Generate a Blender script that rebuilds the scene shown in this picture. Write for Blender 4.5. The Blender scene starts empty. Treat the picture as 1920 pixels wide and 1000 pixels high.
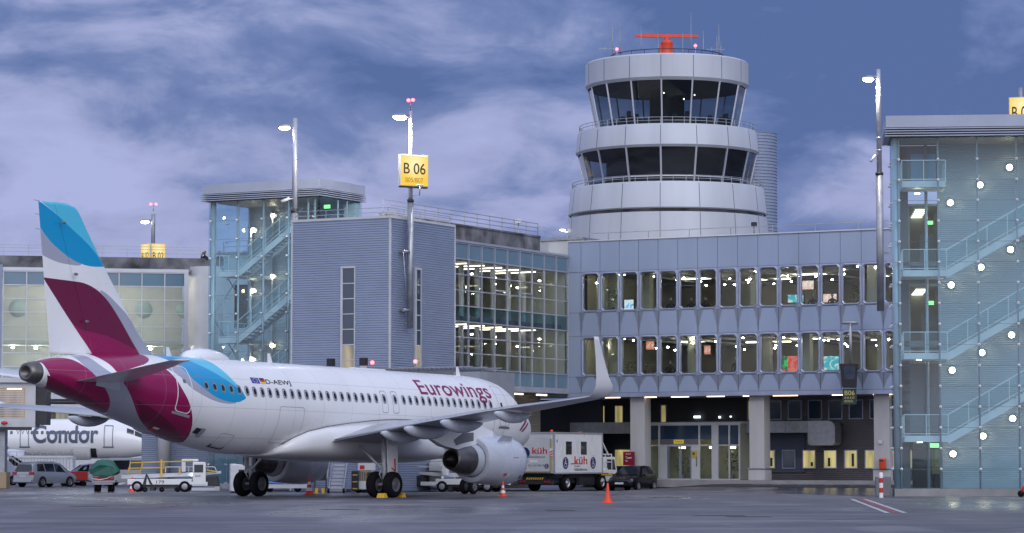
import bpy, math, random
import numpy as np
from mathutils import Vector, Matrix
PI = math.pi; R = math.radians
random.seed(7)
scene = bpy.context.scene
col = scene.collection

# ---------------------------------------------------------------- mesh builder
def vadd(a, b): return (a[0]+b[0], a[1]+b[1], a[2]+b[2])
class MB:
    """collects shapes; build() links them as ONE mesh object"""
    def __init__(s): s.v = []; s.f = []; s.m = []; s.s = []
    def add(s, vs, fs, mat=0, smooth=False):
        o = len(s.v); s.v.extend([tuple(map(float, p)) for p in vs])
        for f in fs: s.f.append([o+i for i in f]); s.m.append(mat); s.s.append(smooth)
        return s
    def box(s, x0, x1, y0, y1, z0, z1, mat=0):
        v = [(x0,y0,z0),(x1,y0,z0),(x1,y1,z0),(x0,y1,z0),(x0,y0,z1),(x1,y0,z1),(x1,y1,z1),(x0,y1,z1)]
        return s.add(v, [(0,3,2,1),(4,5,6,7),(0,1,5,4),(1,2,6,5),(2,3,7,6),(3,0,4,7)], mat)
    def hexa(s, v, mat=0):
        return s.add(v, [(0,3,2,1),(4,5,6,7),(0,1,5,4),(1,2,6,5),(2,3,7,6),(3,0,4,7)], mat)
    def bar(s, p, q, w, h=None, mat=0, up=(0,0,1)):
        h = h or w; p = Vector(p); q = Vector(q); d = (q-p).normalized(); u = Vector(up)
        if abs(d.dot(u)) > .98: u = Vector((1,0,0))
        x = d.cross(u).normalized(); y = x.cross(d).normalized()
        a = x*w/2; b = y*h/2
        return s.hexa([p-a-b, p+a-b, p+a+b, p-a+b, q-a-b, q+a-b, q+a+b, q-a+b], mat)
    def quad(s, a, b, c, d, mat=0): return s.add([a,b,c,d], [(0,1,2,3)], mat)
    def loft(s, rings, mat=0, smooth=True, caps=True, closed=True):
        n = len(rings[0]); vs = [p for r in rings for p in r]; fs = []
        for i in range(len(rings)-1):
            for j in range(n if closed else n-1):
                k = (j+1) % n; fs.append((i*n+j, i*n+k, (i+1)*n+k, (i+1)*n+j))
        s.add(vs, fs, mat, smooth)
        if caps:
            s.add(rings[0], [tuple(range(n))[::-1]], mat); s.add(rings[-1], [tuple(range(n))], mat)
        return s
    def tube(s, pts, r, n=8, mat=0, caps=True):
        pts = [Vector(p) for p in pts]; rings = []; rs = r if isinstance(r, (list, tuple)) else [r]*len(pts)
        x = None
        for i, p in enumerate(pts):
            d = (pts[min(i+1, len(pts)-1)] - pts[max(i-1, 0)]).normalized()
            if x is None:
                x = d.cross(Vector((0,0,1)) if abs(d.z) < .9 else Vector((1,0,0))).normalized()
            x = (x - d*x.dot(d)).normalized(); y = d.cross(x)
            rings.append([p + (x*math.cos(2*PI*k/n) + y*math.sin(2*PI*k/n))*rs[i] for k in range(n)])
        return s.loft(rings, mat, True, caps)
    def lathe(s, prof, n=24, c=(0,0,0), axis='z', mat=0, smooth=True, caps=False, a0=0., a1=2*PI):
        full = abs(a1-a0-2*PI) < 1e-6; rings = []
        for r, t in prof:
            ring = []
            for k in range(n if full else n+1):
                an = a0 + (a1-a0)*k/n; u, v = r*math.cos(an), r*math.sin(an)
                p = {'z': (u, v, t), 'x': (t, u, v), 'y': (v, t, u)}[axis]
                ring.append(vadd(p, c))
            rings.append(ring)
        return s.loft(rings, mat, smooth, caps, full)
    def sphere(s, c, r, n=10, mat=0):
        rx, ry, rz = r if isinstance(r, (tuple, list)) else (r, r, r); m = max(4, n//2+1); rings = []
        for i in range(m+1):
            t = -PI/2 + PI*i/m; t = max(-PI/2+.02, min(PI/2-.02, t))
            rings.append([(c[0]+rx*math.cos(t)*math.cos(2*PI*k/n), c[1]+ry*math.cos(t)*math.sin(2*PI*k/n), c[2]+rz*math.sin(t)) for k in range(n)])
        return s.loft(rings, mat, True, True)
    def prism(s, poly, axis, t0, t1, mat=0, smooth=False):
        """poly: 2-D outline; axis: the direction it is extruded along"""
        f = {'x': lambda a, b, t: (t, a, b), 'y': lambda a, b, t: (a, t, b), 'z': lambda a, b, t: (a, b, t)}[axis]
        n = len(poly); v = [f(a, b, t0) for a, b in poly] + [f(a, b, t1) for a, b in poly]
        s.add(v, [(i, (i+1) % n, n+(i+1) % n, n+i) for i in range(n)], mat, smooth)
        s.add(v, [tuple(range(n))[::-1], tuple(range(n, 2*n))], mat); return s
    def ribs(s, p, q, z0, z1, pitch=.125, dep=.035, out=(0,-1), mat=0):
        """corrugated cladding with horizontal ribs between plan points p and q; out = outward unit vector in plan"""
        n = max(1, int((z1-z0)/pitch)); h = (z1-z0)/n; vs = []; fs = []
        for i in range(n):
            for t, d in ((0, 0.), (.45, 0.), (.6, dep), (.9, dep)):
                z = z0 + (i+t)*h
                vs += [(p[0]+out[0]*d, p[1]+out[1]*d, z), (q[0]+out[0]*d, q[1]+out[1]*d, z)]
        vs += [(p[0], p[1], z1), (q[0], q[1], z1)]
        for i in range(len(vs)//2-1): fs.append((2*i, 2*i+1, 2*i+3, 2*i+2))
        return s.add(vs, fs, mat)
    def build(s, name, mats, parent=None, bevel=0, recalc=True):
        me = bpy.data.meshes.new(name); me.from_pydata(s.v, [], s.f)
        for m in (mats if isinstance(mats, (list, tuple)) else [mats]): me.materials.append(m)
        me.polygons.foreach_set('material_index', s.m); me.polygons.foreach_set('use_smooth', s.s)
        me.update()
        if recalc:
            import bmesh
            b = bmesh.new(); b.from_mesh(me); bmesh.ops.remove_doubles(b, verts=b.verts, dist=1e-5); bmesh.ops.recalc_face_normals(b, faces=b.faces); b.to_mesh(me); b.free()
        o = bpy.data.objects.new(name, me); col.objects.link(o)
        if parent: o.parent = parent
        if bevel:
            bm = o.modifiers.new('bevel', 'BEVEL'); bm.width = bevel; bm.segments = 2; bm.limit_method = 'ANGLE'; bm.angle_limit = R(40)
        return o
def tag(o, label, cat, group=None):
    o['label'] = label; o['category'] = cat
    if group: o['group'] = group
    return o
def thing(name, label, cat, loc=(0,0,0), rz=0., group=None, ry=0.):
    o = bpy.data.objects.new(name, None); col.objects.link(o)
    o.location = loc; o.rotation_euler = (0, ry, rz); o.empty_display_size = .5
    return tag(o, label, cat, group)
def copy_tree(o, parent=None):
    c = o.copy(); col.objects.link(c)
    if parent: c.parent = parent
    for ch in list(o.children): copy_tree(ch, c)
    return c
def text(name, body, size, mat, parent=None, ext=.004, align='LEFT', spacing=1., bold=0.):
    cu = bpy.data.curves.new(name, 'FONT'); cu.body = body; cu.size = size; cu.extrude = ext; cu.align_x = align; cu.space_character = spacing; cu.offset = bold
    o = bpy.data.objects.new(name, cu); col.objects.link(o)
    me = bpy.data.meshes.new_from_object(o.evaluated_get(bpy.context.evaluated_depsgraph_get()))
    bpy.data.objects.remove(o); me.name = name; me.materials.clear(); me.materials.append(mat)
    o = bpy.data.objects.new(name, me); col.objects.link(o)
    if parent: o.parent = parent
    return o
def fit_text(name, body, width, height, mat, parent, ext=.004, bold=0.):
    """lettering laid in local x (right) and z (up), lower left corner of its box at the origin, scaled to width x height"""
    o = text(name, body, 1., mat, parent, ext, bold=bold); me = o.data
    n = len(me.vertices); c = np.empty(n*3); me.vertices.foreach_get('co', c); c = c.reshape(-1, 3)
    mn, mx = c.min(0), c.max(0); s = (mx-mn); s[s < 1e-6] = 1
    c = (c-mn)/s; out = np.stack([c[:,0]*width, -c[:,2]*ext, c[:,1]*height], -1)
    me.vertices.foreach_set('co', out.ravel()); me.update(); return o

# ---------------------------------------------------------------- materials
def pm(name, c, rough=.5, metal=0., var=.06, scale=1.5, bump=0., bscale=20., spec=.5, coat=0., streak=False):
    m = bpy.data.materials.new(name); m.use_nodes = True; nt = m.node_tree; b = nt.nodes['Principled BSDF']
    b.inputs['Roughness'].default_value = rough; b.inputs['Metallic'].default_value = metal
    b.inputs['Specular IOR Level'].default_value = spec; b.inputs['Coat Weight'].default_value = coat
    tc = nt.nodes.new('ShaderNodeTexCoord'); mp = nt.nodes.new('ShaderNodeMapping')
    mp.inputs['Scale'].default_value = (1, 1, .18 if streak else 1)
    nz = nt.nodes.new('ShaderNodeTexNoise'); nz.inputs['Scale'].default_value = scale; nz.inputs['Detail'].default_value = 5
    nt.links.new(tc.outputs['Object'], mp.inputs[0]); nt.links.new(mp.outputs[0], nz.inputs['Vector'])
    mr = nt.nodes.new('ShaderNodeMapRange'); mr.inputs['From Min'].default_value = .3; mr.inputs['From Max'].default_value = .7
    mr.inputs['To Min'].default_value = 1-var*1.6; mr.inputs['To Max'].default_value = 1+var
    nt.links.new(nz.outputs['Fac'], mr.inputs['Value'])
    mx = nt.nodes.new('ShaderNodeVectorMath'); mx.operation = 'SCALE'; mx.inputs[0].default_value = c[:3]
    nt.links.new(mr.outputs[0], mx.inputs['Scale']); nt.links.new(mx.outputs[0], b.inputs['Base Color'])
    rr = nt.nodes.new('ShaderNodeMapRange'); rr.inputs['To Min'].default_value = max(.02, rough-.08); rr.inputs['To Max'].default_value = min(1, rough+.1)
    nt.links.new(nz.outputs['Fac'], rr.inputs['Value']); nt.links.new(rr.outputs[0], b.inputs['Roughness'])
    if bump:
        n2 = nt.nodes.new('ShaderNodeTexNoise'); n2.inputs['Scale'].default_value = bscale; nt.links.new(tc.outputs['Object'], n2.inputs['Vector'])
        bp = nt.nodes.new('ShaderNodeBump'); bp.inputs['Strength'].default_value = bump; bp.inputs['Distance'].default_value = .02
        nt.links.new(n2.outputs['Fac'], bp.inputs['Height']); nt.links.new(bp.outputs[0], b.inputs['Normal'])
    return m
def emi(name, c, st):
    m = bpy.data.materials.new(name); m.use_nodes = True; b = m.node_tree.nodes['Principled BSDF']
    b.inputs['Base Color'].default_value = (.04, .04, .04, 1); b.inputs['Emission Color'].default_value = (*c, 1); b.inputs['Emission Strength'].default_value = st
    return m
def glass(name, tint=(.8,.9,.9), refl=.08, rough=.02, ior=1.45, gtint=(1,1,1)):
    m = bpy.data.materials.new(name); m.use_nodes = True; nt = m.node_tree; out = nt.nodes['Material Output']; nt.nodes.remove(nt.nodes['Principled BSDF'])
    t = nt.nodes.new('ShaderNodeBsdfTransparent'); t.inputs[0].default_value = (*tint, 1)
    g = nt.nodes.new('ShaderNodeBsdfGlossy'); g.inputs['Roughness'].default_value = rough; g.inputs[0].default_value = (*gtint, 1)
    ge = nt.nodes.new('ShaderNodeNewGeometry'); dt = nt.nodes.new('ShaderNodeVectorMath'); dt.operation = 'DOT_PRODUCT'   # Schlick's reflectance, the same from both sides of the pane
    nt.links.new(ge.outputs['Incoming'], dt.inputs[0]); nt.links.new(ge.outputs['Normal'], dt.inputs[1])
    def mm(op, a, b_):
        n = nt.nodes.new('ShaderNodeMath'); n.operation = op; n.use_clamp = True
        for i, x in enumerate((a, b_)):
            if x is None: continue
            if isinstance(x, (int, float)): n.inputs[i].default_value = x
            else: nt.links.new(x, n.inputs[i])
        return n.outputs[0]
    ab = nt.nodes.new('ShaderNodeMath'); ab.operation = 'ABSOLUTE'; nt.links.new(dt.outputs['Value'], ab.inputs[0])
    fz = mm('ADD', mm('MULTIPLY', mm('POWER', mm('SUBTRACT', 1., ab.outputs[0]), 5.), .9), refl)
    tc = nt.nodes.new('ShaderNodeTexCoord'); nz = nt.nodes.new('ShaderNodeTexNoise'); nz.inputs['Scale'].default_value = .7
    bp = nt.nodes.new('ShaderNodeBump'); bp.inputs['Strength'].default_value = .12; bp.inputs['Distance'].default_value = .02
    nt.links.new(tc.outputs['Object'], nz.inputs['Vector']); nt.links.new(nz.outputs['Fac'], bp.inputs['Height']); nt.links.new(bp.outputs[0], g.inputs['Normal'])
    mx = nt.nodes.new('ShaderNodeMixShader'); nt.links.new(fz, mx.inputs[0]); nt.links.new(t.outputs[0], mx.inputs[1]); nt.links.new(g.outputs[0], mx.inputs[2])
    nt.links.new(mx.outputs[0], out.inputs[0]); return m
m_alu   = pm('aluminium_panel', (.52,.54,.60), .38, .55, .05, .8, streak=True)
m_clad  = pm('corrugated_cladding', (.31,.365,.49), .5, .2, .05, .6)
m_steel = pm('galvanised_steel', (.34,.36,.40), .45, .6, .12, 3.)
m_dark  = pm('dark_metal', (.035,.037,.045), .5, .2, .2, 2.)
m_black = pm('black_rubber', (.010,.010,.012), .9, 0, .25, 6., spec=.15)
m_white = pm('white_paint', (.78,.79,.80), .28, 0, .05, 1.2, coat=.3)
m_offw  = pm('pale_grey_paint', (.55,.57,.60), .4, 0, .06, 1.2)
m_grey  = pm('grey_paint', (.25,.26,.29), .45, 0, .08, 1.5)
m_conc  = pm('concrete', (.27,.27,.28), .75, 0, .14, 1.2, bump=.15)
m_red   = pm('red_paint', (.55,.03,.025), .4, 0, .08, 2.)
m_orange= pm('orange_plastic', (.75,.07,.025), .45, 0, .08, 3.)
m_yellow= pm('yellow_paint', (.75,.46,.03), .45, 0, .08, 3.)
m_green = pm('green_tarpaulin', (.012,.10,.075), .55, 0, .15, 2.)
m_blue  = pm('blue_paint', (.02,.14,.42), .4, 0, .08, 2.)
m_ink   = pm('black_lettering', (.02,.02,.025), .5, 0, .02)
m_rim   = pm('wheel_alloy', (.42,.43,.45), .35, .7, .08, 4.)
m_pane  = pm('dark_window_glass', (.012,.016,.022), .06, 0, .1, 1., spec=.8)
e_lamp  = emi('lamp_white', (1., .93, .78), 60.)
e_bulb  = emi('stair_lamp_glow', (1., .78, .46), 40.)
e_red   = emi('red_beacon_glow', (1., .05, .06), 14.)
e_sign  = emi('yellow_sign_face', (1., .62, .035), 1.15)
e_exit  = emi('green_exit_sign', (.25, 1., .25), 2.2)
g_clear = glass('clear_glass', (.86,.92,.92), .05)
g_teal  = glass('teal_glass', (.68,.86,.92), .045)
g_dark  = glass('dark_tinted_glass', (.16,.2,.24), .06)
# ---------------------------------------------------------------- places: camera rig and the terminal's own axes
CAM_H = 1.73; PITCH = math.atan(361/5223.)
FIN_RZ = -R(28.495); EX = (math.cos(FIN_RZ), math.sin(FIN_RZ)); EY = (-math.sin(FIN_RZ), math.cos(FIN_RZ)); FO = (3.364, 167.145)
def F(x, y, z=0.): return (FO[0]+EX[0]*x+EY[0]*y, FO[1]+EX[1]*x+EY[1]*y, z)
def sst(e0, e1, x):
    t = np.clip((x-e0)/(e1-e0), 0, 1); return t*t*(3-2*t)
def ground_z(X, Y):
    X = np.asarray(X, float); Y = np.asarray(Y, float); qx, qy = X-FO[0], Y-FO[1]
    lx = EX[0]*qx+EX[1]*qy; ly = EY[0]*qx+EY[1]*qy
    return -.15*sst(138, 172, Y)*(1-sst(5, 10, lx)) + .30*sst(-10, -1.5, ly)*sst(6, 11, lx)*(1-sst(40, 60, lx))
def gz(X, Y): return float(ground_z(X, Y))
SKYX, SKYY, SKYZ = 14.4, 1.4, 2.9; SKYS = (5, 3, 12)
# ================================================================ camera, sky, light
cam_d = bpy.data.cameras.new('camera'); cam = bpy.data.objects.new('camera', cam_d); col.objects.link(cam)
cam.location = (0, 0, CAM_H); cam.rotation_euler = (PI/2+PITCH, 0, 0); cam_d.sensor_width = 36; cam_d.lens = 36*5223/1920.; cam_d.clip_start = .5; cam_d.clip_end = 6000
scene.camera = cam
scene.view_settings.view_transform = 'Standard'; scene.view_settings.look = 'None'; scene.view_settings.exposure = 0; scene.view_settings.gamma = 1
scene.cycles.use_denoising = True; scene.cycles.max_bounces = 7; scene.cycles.diffuse_bounces = 3; scene.cycles.glossy_bounces = 4; scene.cycles.transparent_max_bounces = 24
scene.cycles.sample_clamp_indirect = 4.; scene.cycles.caustics_reflective = False; scene.cycles.caustics_refractive = False
W = bpy.data.worlds.new('World'); scene.world = W; W.use_nodes = True; nt = W.node_tree; N = nt.nodes; Lk = nt.links
bg = N['Background']
def nd(t, **k):
    n = N.new(t)
    for a, v in k.items(): setattr(n, a, v)
    return n
def mth(op, a, b=None, clamp=False):
    n = nd('ShaderNodeMath', operation=op, use_clamp=clamp)
    for i, x in enumerate((a, b)):
        if x is None: continue
        if isinstance(x, (int, float)): n.inputs[i].default_value = x
        else: Lk.new(x, n.inputs[i])
    return n.outputs[0]
def mapr(v, a, b, c=0., d=1., smooth=True):
    n = nd('ShaderNodeMapRange', interpolation_type='SMOOTHSTEP' if smooth else 'LINEAR'); Lk.new(v, n.inputs['Value'])
    for k, x in zip(('From Min','From Max','To Min','To Max'), (a,b,c,d)): n.inputs[k].default_value = x
    return n.outputs[0]
tc = nd('ShaderNodeTexCoord'); sx = nd('ShaderNodeSeparateXYZ'); Lk.new(tc.outputs['Generated'], sx.inputs[0])
dx, dy, dz = sx.outputs
# clouds: banks stretched along the horizon, coarse masses with a ragged fine edge
mp = nd('ShaderNodeMapping'); mp.inputs['Scale'].default_value = SKYS; mp.inputs['Rotation'].default_value = (0, R(-9), 0); mp.inputs['Location'].default_value = (SKYX, SKYY, SKYZ)
Lk.new(tc.outputs['Generated'], mp.inputs[0])
n1 = nd('ShaderNodeTexNoise'); n1.inputs['Scale'].default_value = 1.; n1.inputs['Detail'].default_value = 7.; n1.inputs['Roughness'].default_value = .5; n1.inputs['Distortion'].default_value = .6
Lk.new(mp.outputs[0], n1.inputs['Vector'])
n2 = nd('ShaderNodeTexNoise'); n2.inputs['Scale'].default_value = 3.3; n2.inputs['Detail'].default_value = 8.; n2.inputs['Roughness'].default_value = .57; n2.inputs['Distortion'].default_value = .4
Lk.new(mp.outputs[0], n2.inputs['Vector'])
# the heavy bank stands to the right and overhead; the left and the horizon are clearer
bank = mth('ADD', mth('MULTIPLY', mapr(dx, -.10, .14, -.5, 1.0), .34), mth('MULTIPLY', mapr(dz, .04, .155, -1., 1.), .20))
hole = mth('ADD', mth('MULTIPLY', mapr(dz, .02, .07, 1., 0.), .02), mth('MULTIPLY', mth('MULTIPLY', mapr(dx, .07, .12), mth('MULTIPLY', mapr(dz, .075, .09), mapr(dz, .10, .125, 1., 0.))), -.13))
cl = mth('ADD', mth('ADD', mth('ADD', n1.outputs['Fac'], mth('MULTIPLY', mth('SUBTRACT', n2.outputs['Fac'], .5), .66)), mth('MULTIPLY', bank, .36)), hole)
fac = mapr(cl, .35, .69, smooth=False)
rp = nd('ShaderNodeValToRGB'); Lk.new(fac, rp.inputs[0]); e = rp.color_ramp.elements
e[0].position = 0; e[0].color = (.39,.44,.73,1); e[1].position = .92; e[1].color = (.078,.138,.350,1)
k = e.new(.30); k.color = (.325,.37,.63,1); k = e.new(.60); k.color = (.155,.220,.46,1)
# dusk light: the western sky behind the camera is brighter and paler, the zenith pale
back = mapr(dy, .35, -.85, 0., 1.); zen = mapr(dz, .2, .9, 0., 1.)
mixb = nd('ShaderNodeMix', data_type='RGBA'); Lk.new(mth('MULTIPLY', back, .95), mixb.inputs[0]); Lk.new(rp.outputs[0], mixb.inputs[6]); mixb.inputs[7].default_value = (1.12,1.17,1.36,1)
mixz = nd('ShaderNodeMix', data_type='RGBA'); Lk.new(mth('MULTIPLY', zen, .8), mixz.inputs[0]); Lk.new(mixb.outputs[2], mixz.inputs[6]); mixz.inputs[7].default_value = (.76,.85,1.2,1)
sky = nd('ShaderNodeTexSky', sky_type='NISHITA'); sky.sun_disc = False; sky.sun_elevation = R(1.5); sky.sun_rotation = R(200); sky.altitude = 40
sm = nd('ShaderNodeVectorMath', operation='SCALE'); Lk.new(sky.outputs[0], sm.inputs[0]); sm.inputs['Scale'].default_value = .012
ad = nd('ShaderNodeVectorMath', operation='ADD'); Lk.new(mixz.outputs[2], ad.inputs[0]); Lk.new(sm.outputs[0], ad.inputs[1])
Lk.new(ad.outputs[0], bg.inputs['Color']); bg.inputs['Strength'].default_value = 1.
sun_d = bpy.data.lights.new('low_sun', 'SUN'); sun_d.energy = .75; sun_d.angle = R(40); sun_d.color = (1., .98, .98)
sun = bpy.data.objects.new('low_sun', sun_d); col.objects.link(sun); sun.rotation_euler = (R(60), 0, R(22))
# ================================================================ ground
def ground_mat():
    m = bpy.data.materials.new('wet_apron_concrete'); m.use_nodes = True; t = m.node_tree; b = t.nodes['Principled BSDF']
    tc = t.nodes.new('ShaderNodeTexCoord')
    def noise(sc, det, scale3=(1,1,1), dist=0.):
        mp = t.nodes.new('ShaderNodeMapping'); mp.inputs['Scale'].default_value = scale3; t.links.new(tc.outputs['Object'], mp.inputs[0])
        n = t.nodes.new('ShaderNodeTexNoise'); n.inputs['Scale'].default_value = sc; n.inputs['Detail'].default_value = det; n.inputs['Distortion'].default_value = dist
        t.links.new(mp.outputs[0], n.inputs['Vector']); return n.outputs['Fac']
    def mr(v, a, b_, c, d):
        n = t.nodes.new('ShaderNodeMapRange'); n.interpolation_type = 'SMOOTHSTEP'; t.links.new(v, n.inputs['Value'])
        for k, x in zip(('From Min','From Max','To Min','To Max'), (a,b_,c,d)): n.inputs[k].default_value = x
        return n.outputs[0]
    def mix(f, a, c):
        n = t.nodes.new('ShaderNodeMix'); n.data_type = 'RGBA'; t.links.new(f, n.inputs[0])
        for s, x in ((n.inputs[6], a), (n.inputs[7], c)):
            if isinstance(x, tuple): s.default_value = x
            else: t.links.new(x, s)
        return n.outputs[2]
    c1 = mix(mr(noise(.16, 7, (1, .55, 1), .3), .35, .65, 0, 1), (.088,.082,.096,1), (.140,.131,.143,1))
    c2 = mix(mr(noise(.7, 8, (.55, 1, 1), .2), .52, .72, 0, .55), c1, (.062,.062,.076,1))
    c2 = mix(mr(noise(.33, 6, (1, .35, 1), .6), .54, .64, 0, .75), c2, (.20,.19,.20,1))
    c2 = mix(mr(noise(.21, 7, (1.1, .4, 1), .7), .55, .62, 0, .7), c2, (.068,.064,.076,1))
    c2 = mix(mr(noise(2.3, 7, (.5, 1, 1), .4), .66, .74, 0, .7), c2, (.035,.035,.045,1))
    c2 = mix(mr(noise(.55, 7, (.13, 1, 1), .5), .56, .63, 0, .65), c2, (.215,.205,.22,1))   # drying streaks and trodden dirt
    c2 = mix(mr(noise(.42, 7, (.11, 1, 1.7), .5), .57, .63, 0, .65), c2, (.050,.048,.058,1))
    # slab joints, every 7.5 m along the stand axis
    br = t.nodes.new('ShaderNodeTexBrick'); br.inputs['Scale'].default_value = 1.; br.inputs['Brick Width'].default_value = 7.5; br.inputs['Row Height'].default_value = 5.; br.inputs['Mortar Size'].default_value = .10; br.offset = 0
    br.inputs[1].default_value = (1,1,1,1); br.inputs[2].default_value = (.84,.84,.85,1); br.inputs[3].default_value = (.30,.30,.30,1)
    mp = t.nodes.new('ShaderNodeMapping'); mp.inputs['Rotation'].default_value = (0, 0, R(28.5)); t.links.new(tc.outputs['Object'], mp.inputs[0]); t.links.new(mp.outputs[0], br.inputs['Vector'])
    mu = t.nodes.new('ShaderNodeMix'); mu.data_type = 'RGBA'; mu.blend_type = 'MULTIPLY'; mu.inputs[0].default_value = 1; t.links.new(c2, mu.inputs[6]); t.links.new(br.outputs[0], mu.inputs[7])
    t.links.new(mu.outputs[2], b.inputs['Base Color'])
    wet = noise(.10, 9, (.75, .22, 1), .5)
    sp = t.nodes.new('ShaderNodeSeparateXYZ'); t.links.new(tc.outputs['Object'], sp.inputs[0])
    def add(a, c, op='ADD'):
        n = t.nodes.new('ShaderNodeMath'); n.operation = op
        for i, x in enumerate((a, c)):
            if isinstance(x, (int, float)): n.inputs[i].default_value = x
            else: t.links.new(x, n.inputs[i])
        return n.outputs[0]
    low = add(add(mr(sp.outputs[1], 84, 92, 0, 1), mr(sp.outputs[1], 108, 116, 1, 0), 'MULTIPLY'), add(mr(sp.outputs[0], -10, -6, 0, 1), mr(sp.outputs[0], -1.5, 2, 1, 0), 'MULTIPLY'), 'MULTIPLY')   # a low spot where rain stands
    wet = add(wet, add(low, .10, 'MULTIPLY'))          # shallow standing water in long films
    t.links.new(mr(wet, .49, .62, .50, .20), b.inputs['Roughness']); wfac = mr(wet, .49, .62, .34, .2)
    bp = t.nodes.new('ShaderNodeBump'); t.links.new(wfac, bp.inputs['Strength']); bp.inputs['Distance'].default_value = .03
    t.links.new(noise(1.4, 9, (1, .6, 1)), bp.inputs['Height']); t.links.new(bp.outputs[0], b.inputs['Normal'])
    b.inputs['Specular IOR Level'].default_value = .45
    return m
m_apron = ground_mat()
xs = np.concatenate([[-3000,-900,-300,-150,-90], np.arange(-60, 60.1, 1.5), [90,150,300,900,3000]]); ys = np.concatenate([[-1500,-300,-60,0,40,70], np.arange(90, 190.1, 1.), [200,215,240,300,500,1200,4000]])
GX, GY = np.meshgrid(xs, ys); GZ = ground_z(GX, GY)
me = bpy.data.meshes.new('apron'); nx = len(xs)
me.from_pydata(np.stack([GX, GY, GZ], -1).reshape(-1, 3).tolist(), [], [(j*nx+i, j*nx+i+1, (j+1)*nx+i+1, (j+1)*nx+i) for j in range(len(ys)-1) for i in range(nx-1)])
me.materials.append(m_apron); me.polygons.foreach_set('use_smooth', [True]*len(me.polygons)); me.update()
apron = bpy.data.objects.new('apron', me); col.objects.link(apron); apron['kind'] = 'structure'
def strip(name, pts, w, mat, lift=.004, parent=None):
    """a painted band following the ground through plan points"""
    b = MB(); n = []
    for i in range(len(pts)-1):
        p, q = np.array(pts[i], float), np.array(pts[i+1], float); k = max(1, int(np.hypot(*(q-p))/1.))
        for j in range(k): n.append(p+(q-p)*j/k)
    n.append(np.array(pts[-1], float)); vs = []
    for i, p in enumerate(n):
        d = n[min(i+1, len(n)-1)]-n[max(i-1, 0)]; d /= np.hypot(*d); s = np.array([-d[1], d[0]])*w/2
        for q in (p-s, p+s): vs.append((q[0], q[1], gz(*q)+lift))
    b.add(vs, [(2*i, 2*i+1, 2*i+3, 2*i+2) for i in range(len(n)-1)]); o = b.build(name, mat, parent, recalc=False); return o
# ---------------------------------------------------------------- airliner body shape (metres, x = aft of the nose)
def pchip(T):
    xs = np.array([t[0] for t in T], float); ys = np.array([t[1] for t in T], float)
    h = np.diff(xs); d = np.diff(ys) / h; m = np.zeros(len(xs)); m[0] = d[0]; m[-1] = d[-1]
    for i in range(1, len(xs) - 1):
        if d[i-1] * d[i] > 0:
            w1 = 2*h[i] + h[i-1]; w2 = h[i] + 2*h[i-1]
            m[i] = (w1 + w2) / (w1/d[i-1] + w2/d[i])
    def fn(x):
        x = np.clip(np.asarray(x, float), xs[0], xs[-1]); i = np.clip(np.searchsorted(xs, x) - 1, 0, len(h) - 1)
        t = (x - xs[i]) / h[i]
        return ((1+2*t)*(1-t)**2*ys[i] + t*(1-t)**2*h[i]*m[i] + t*t*(3-2*t)*ys[i+1] + t*t*(t-1)*h[i]*m[i+1])
    return fn
NOSE = -17.71
f_top = pchip([(0,3.42),(.08,3.66),(.3,3.95),(.8,4.33),(1.5,4.68),(2.1,4.98),(2.9,5.48),(3.8,5.80),(5,5.95),(6.5,6.0),(25,6.0),(29,5.98),(32,5.93),(34,5.82),(35.5,5.65),(36.6,5.46),(37.3,5.30)])
f_bot = pchip([(0,3.38),(.08,3.14),(.3,2.88),(.8,2.54),(1.5,2.29),(2.5,2.08),(4,1.92),(6,1.86),(24.2,1.86),(25.5,1.95),(27,2.16),(29,2.58),(31,3.05),(33,3.56),(35,4.06),(36.6,4.45),(37.3,4.60)])
f_wid = pchip([(0,.02),(.08,.27),(.3,.55),(.8,.92),(1.5,1.25),(2.5,1.56),(4,1.84),(6,1.975),(24,1.975),(26,1.95),(28,1.86),(30,1.70),(32,1.46),(34,1.12),(35.5,.82),(36.6,.55),(37.3,.36)])
def fus(a, phi, off=0.0):
    """point of the body surface: a = aft of the main gear axle, phi = angle up from the starboard side"""
    x = np.asarray(a, float) - NOSE
    zt, zb, w = f_top(x), f_bot(x), f_wid(x); zm = (zt + zb) / 2; hz = (zt - zb) / 2
    return np.stack([np.broadcast_to(a, np.shape(phi) if np.ndim(phi) else np.shape(a)) + 0*phi, (w + off) * np.cos(phi), zm + (hz + off) * np.sin(phi)], -1)
# ================================================================ the airliner in front
def seg_sd(P, poly):
    """signed distance (inside positive) of points P (n,2) to a polygon"""
    q = np.array(poly, float); n = len(q); d = np.full(len(P), 1e9); ins = np.zeros(len(P), bool)
    for i in range(n):
        a, b = q[i], q[(i+1) % n]; ab = b-a; t = np.clip(((P-a)@ab)/max(ab@ab, 1e-9), 0, 1)
        d = np.minimum(d, np.hypot(*(P-a-t[:,None]*ab).T))
        c = ((a[1] > P[:,1]) != (b[1] > P[:,1])); x = a[0]+(P[:,1]-a[1])*(b[0]-a[0])/((b[1]-a[1]) if abs(b[1]-a[1]) > 1e-9 else 1e-9)
        ins ^= c & (P[:,0] < x)
    return np.where(ins, d, -d)
def smooth_poly(p, it=2):
    """rounds an outline (corner cutting), keeping sharp tips"""
    p = [np.array(q, float) for q in p]
    for _ in range(it):
        o = []; n = len(p)
        for i in range(n):
            a, b, c = p[i-1], p[i], p[(i+1) % n]; u, v = a-b, c-b
            cs = (u@v)/max(np.linalg.norm(u)*np.linalg.norm(v), 1e-9)
            if cs > -.35: o.append(b)
            else: o += [b*.75+a*.25, b*.75+c*.25]
        p = o
    return p
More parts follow.
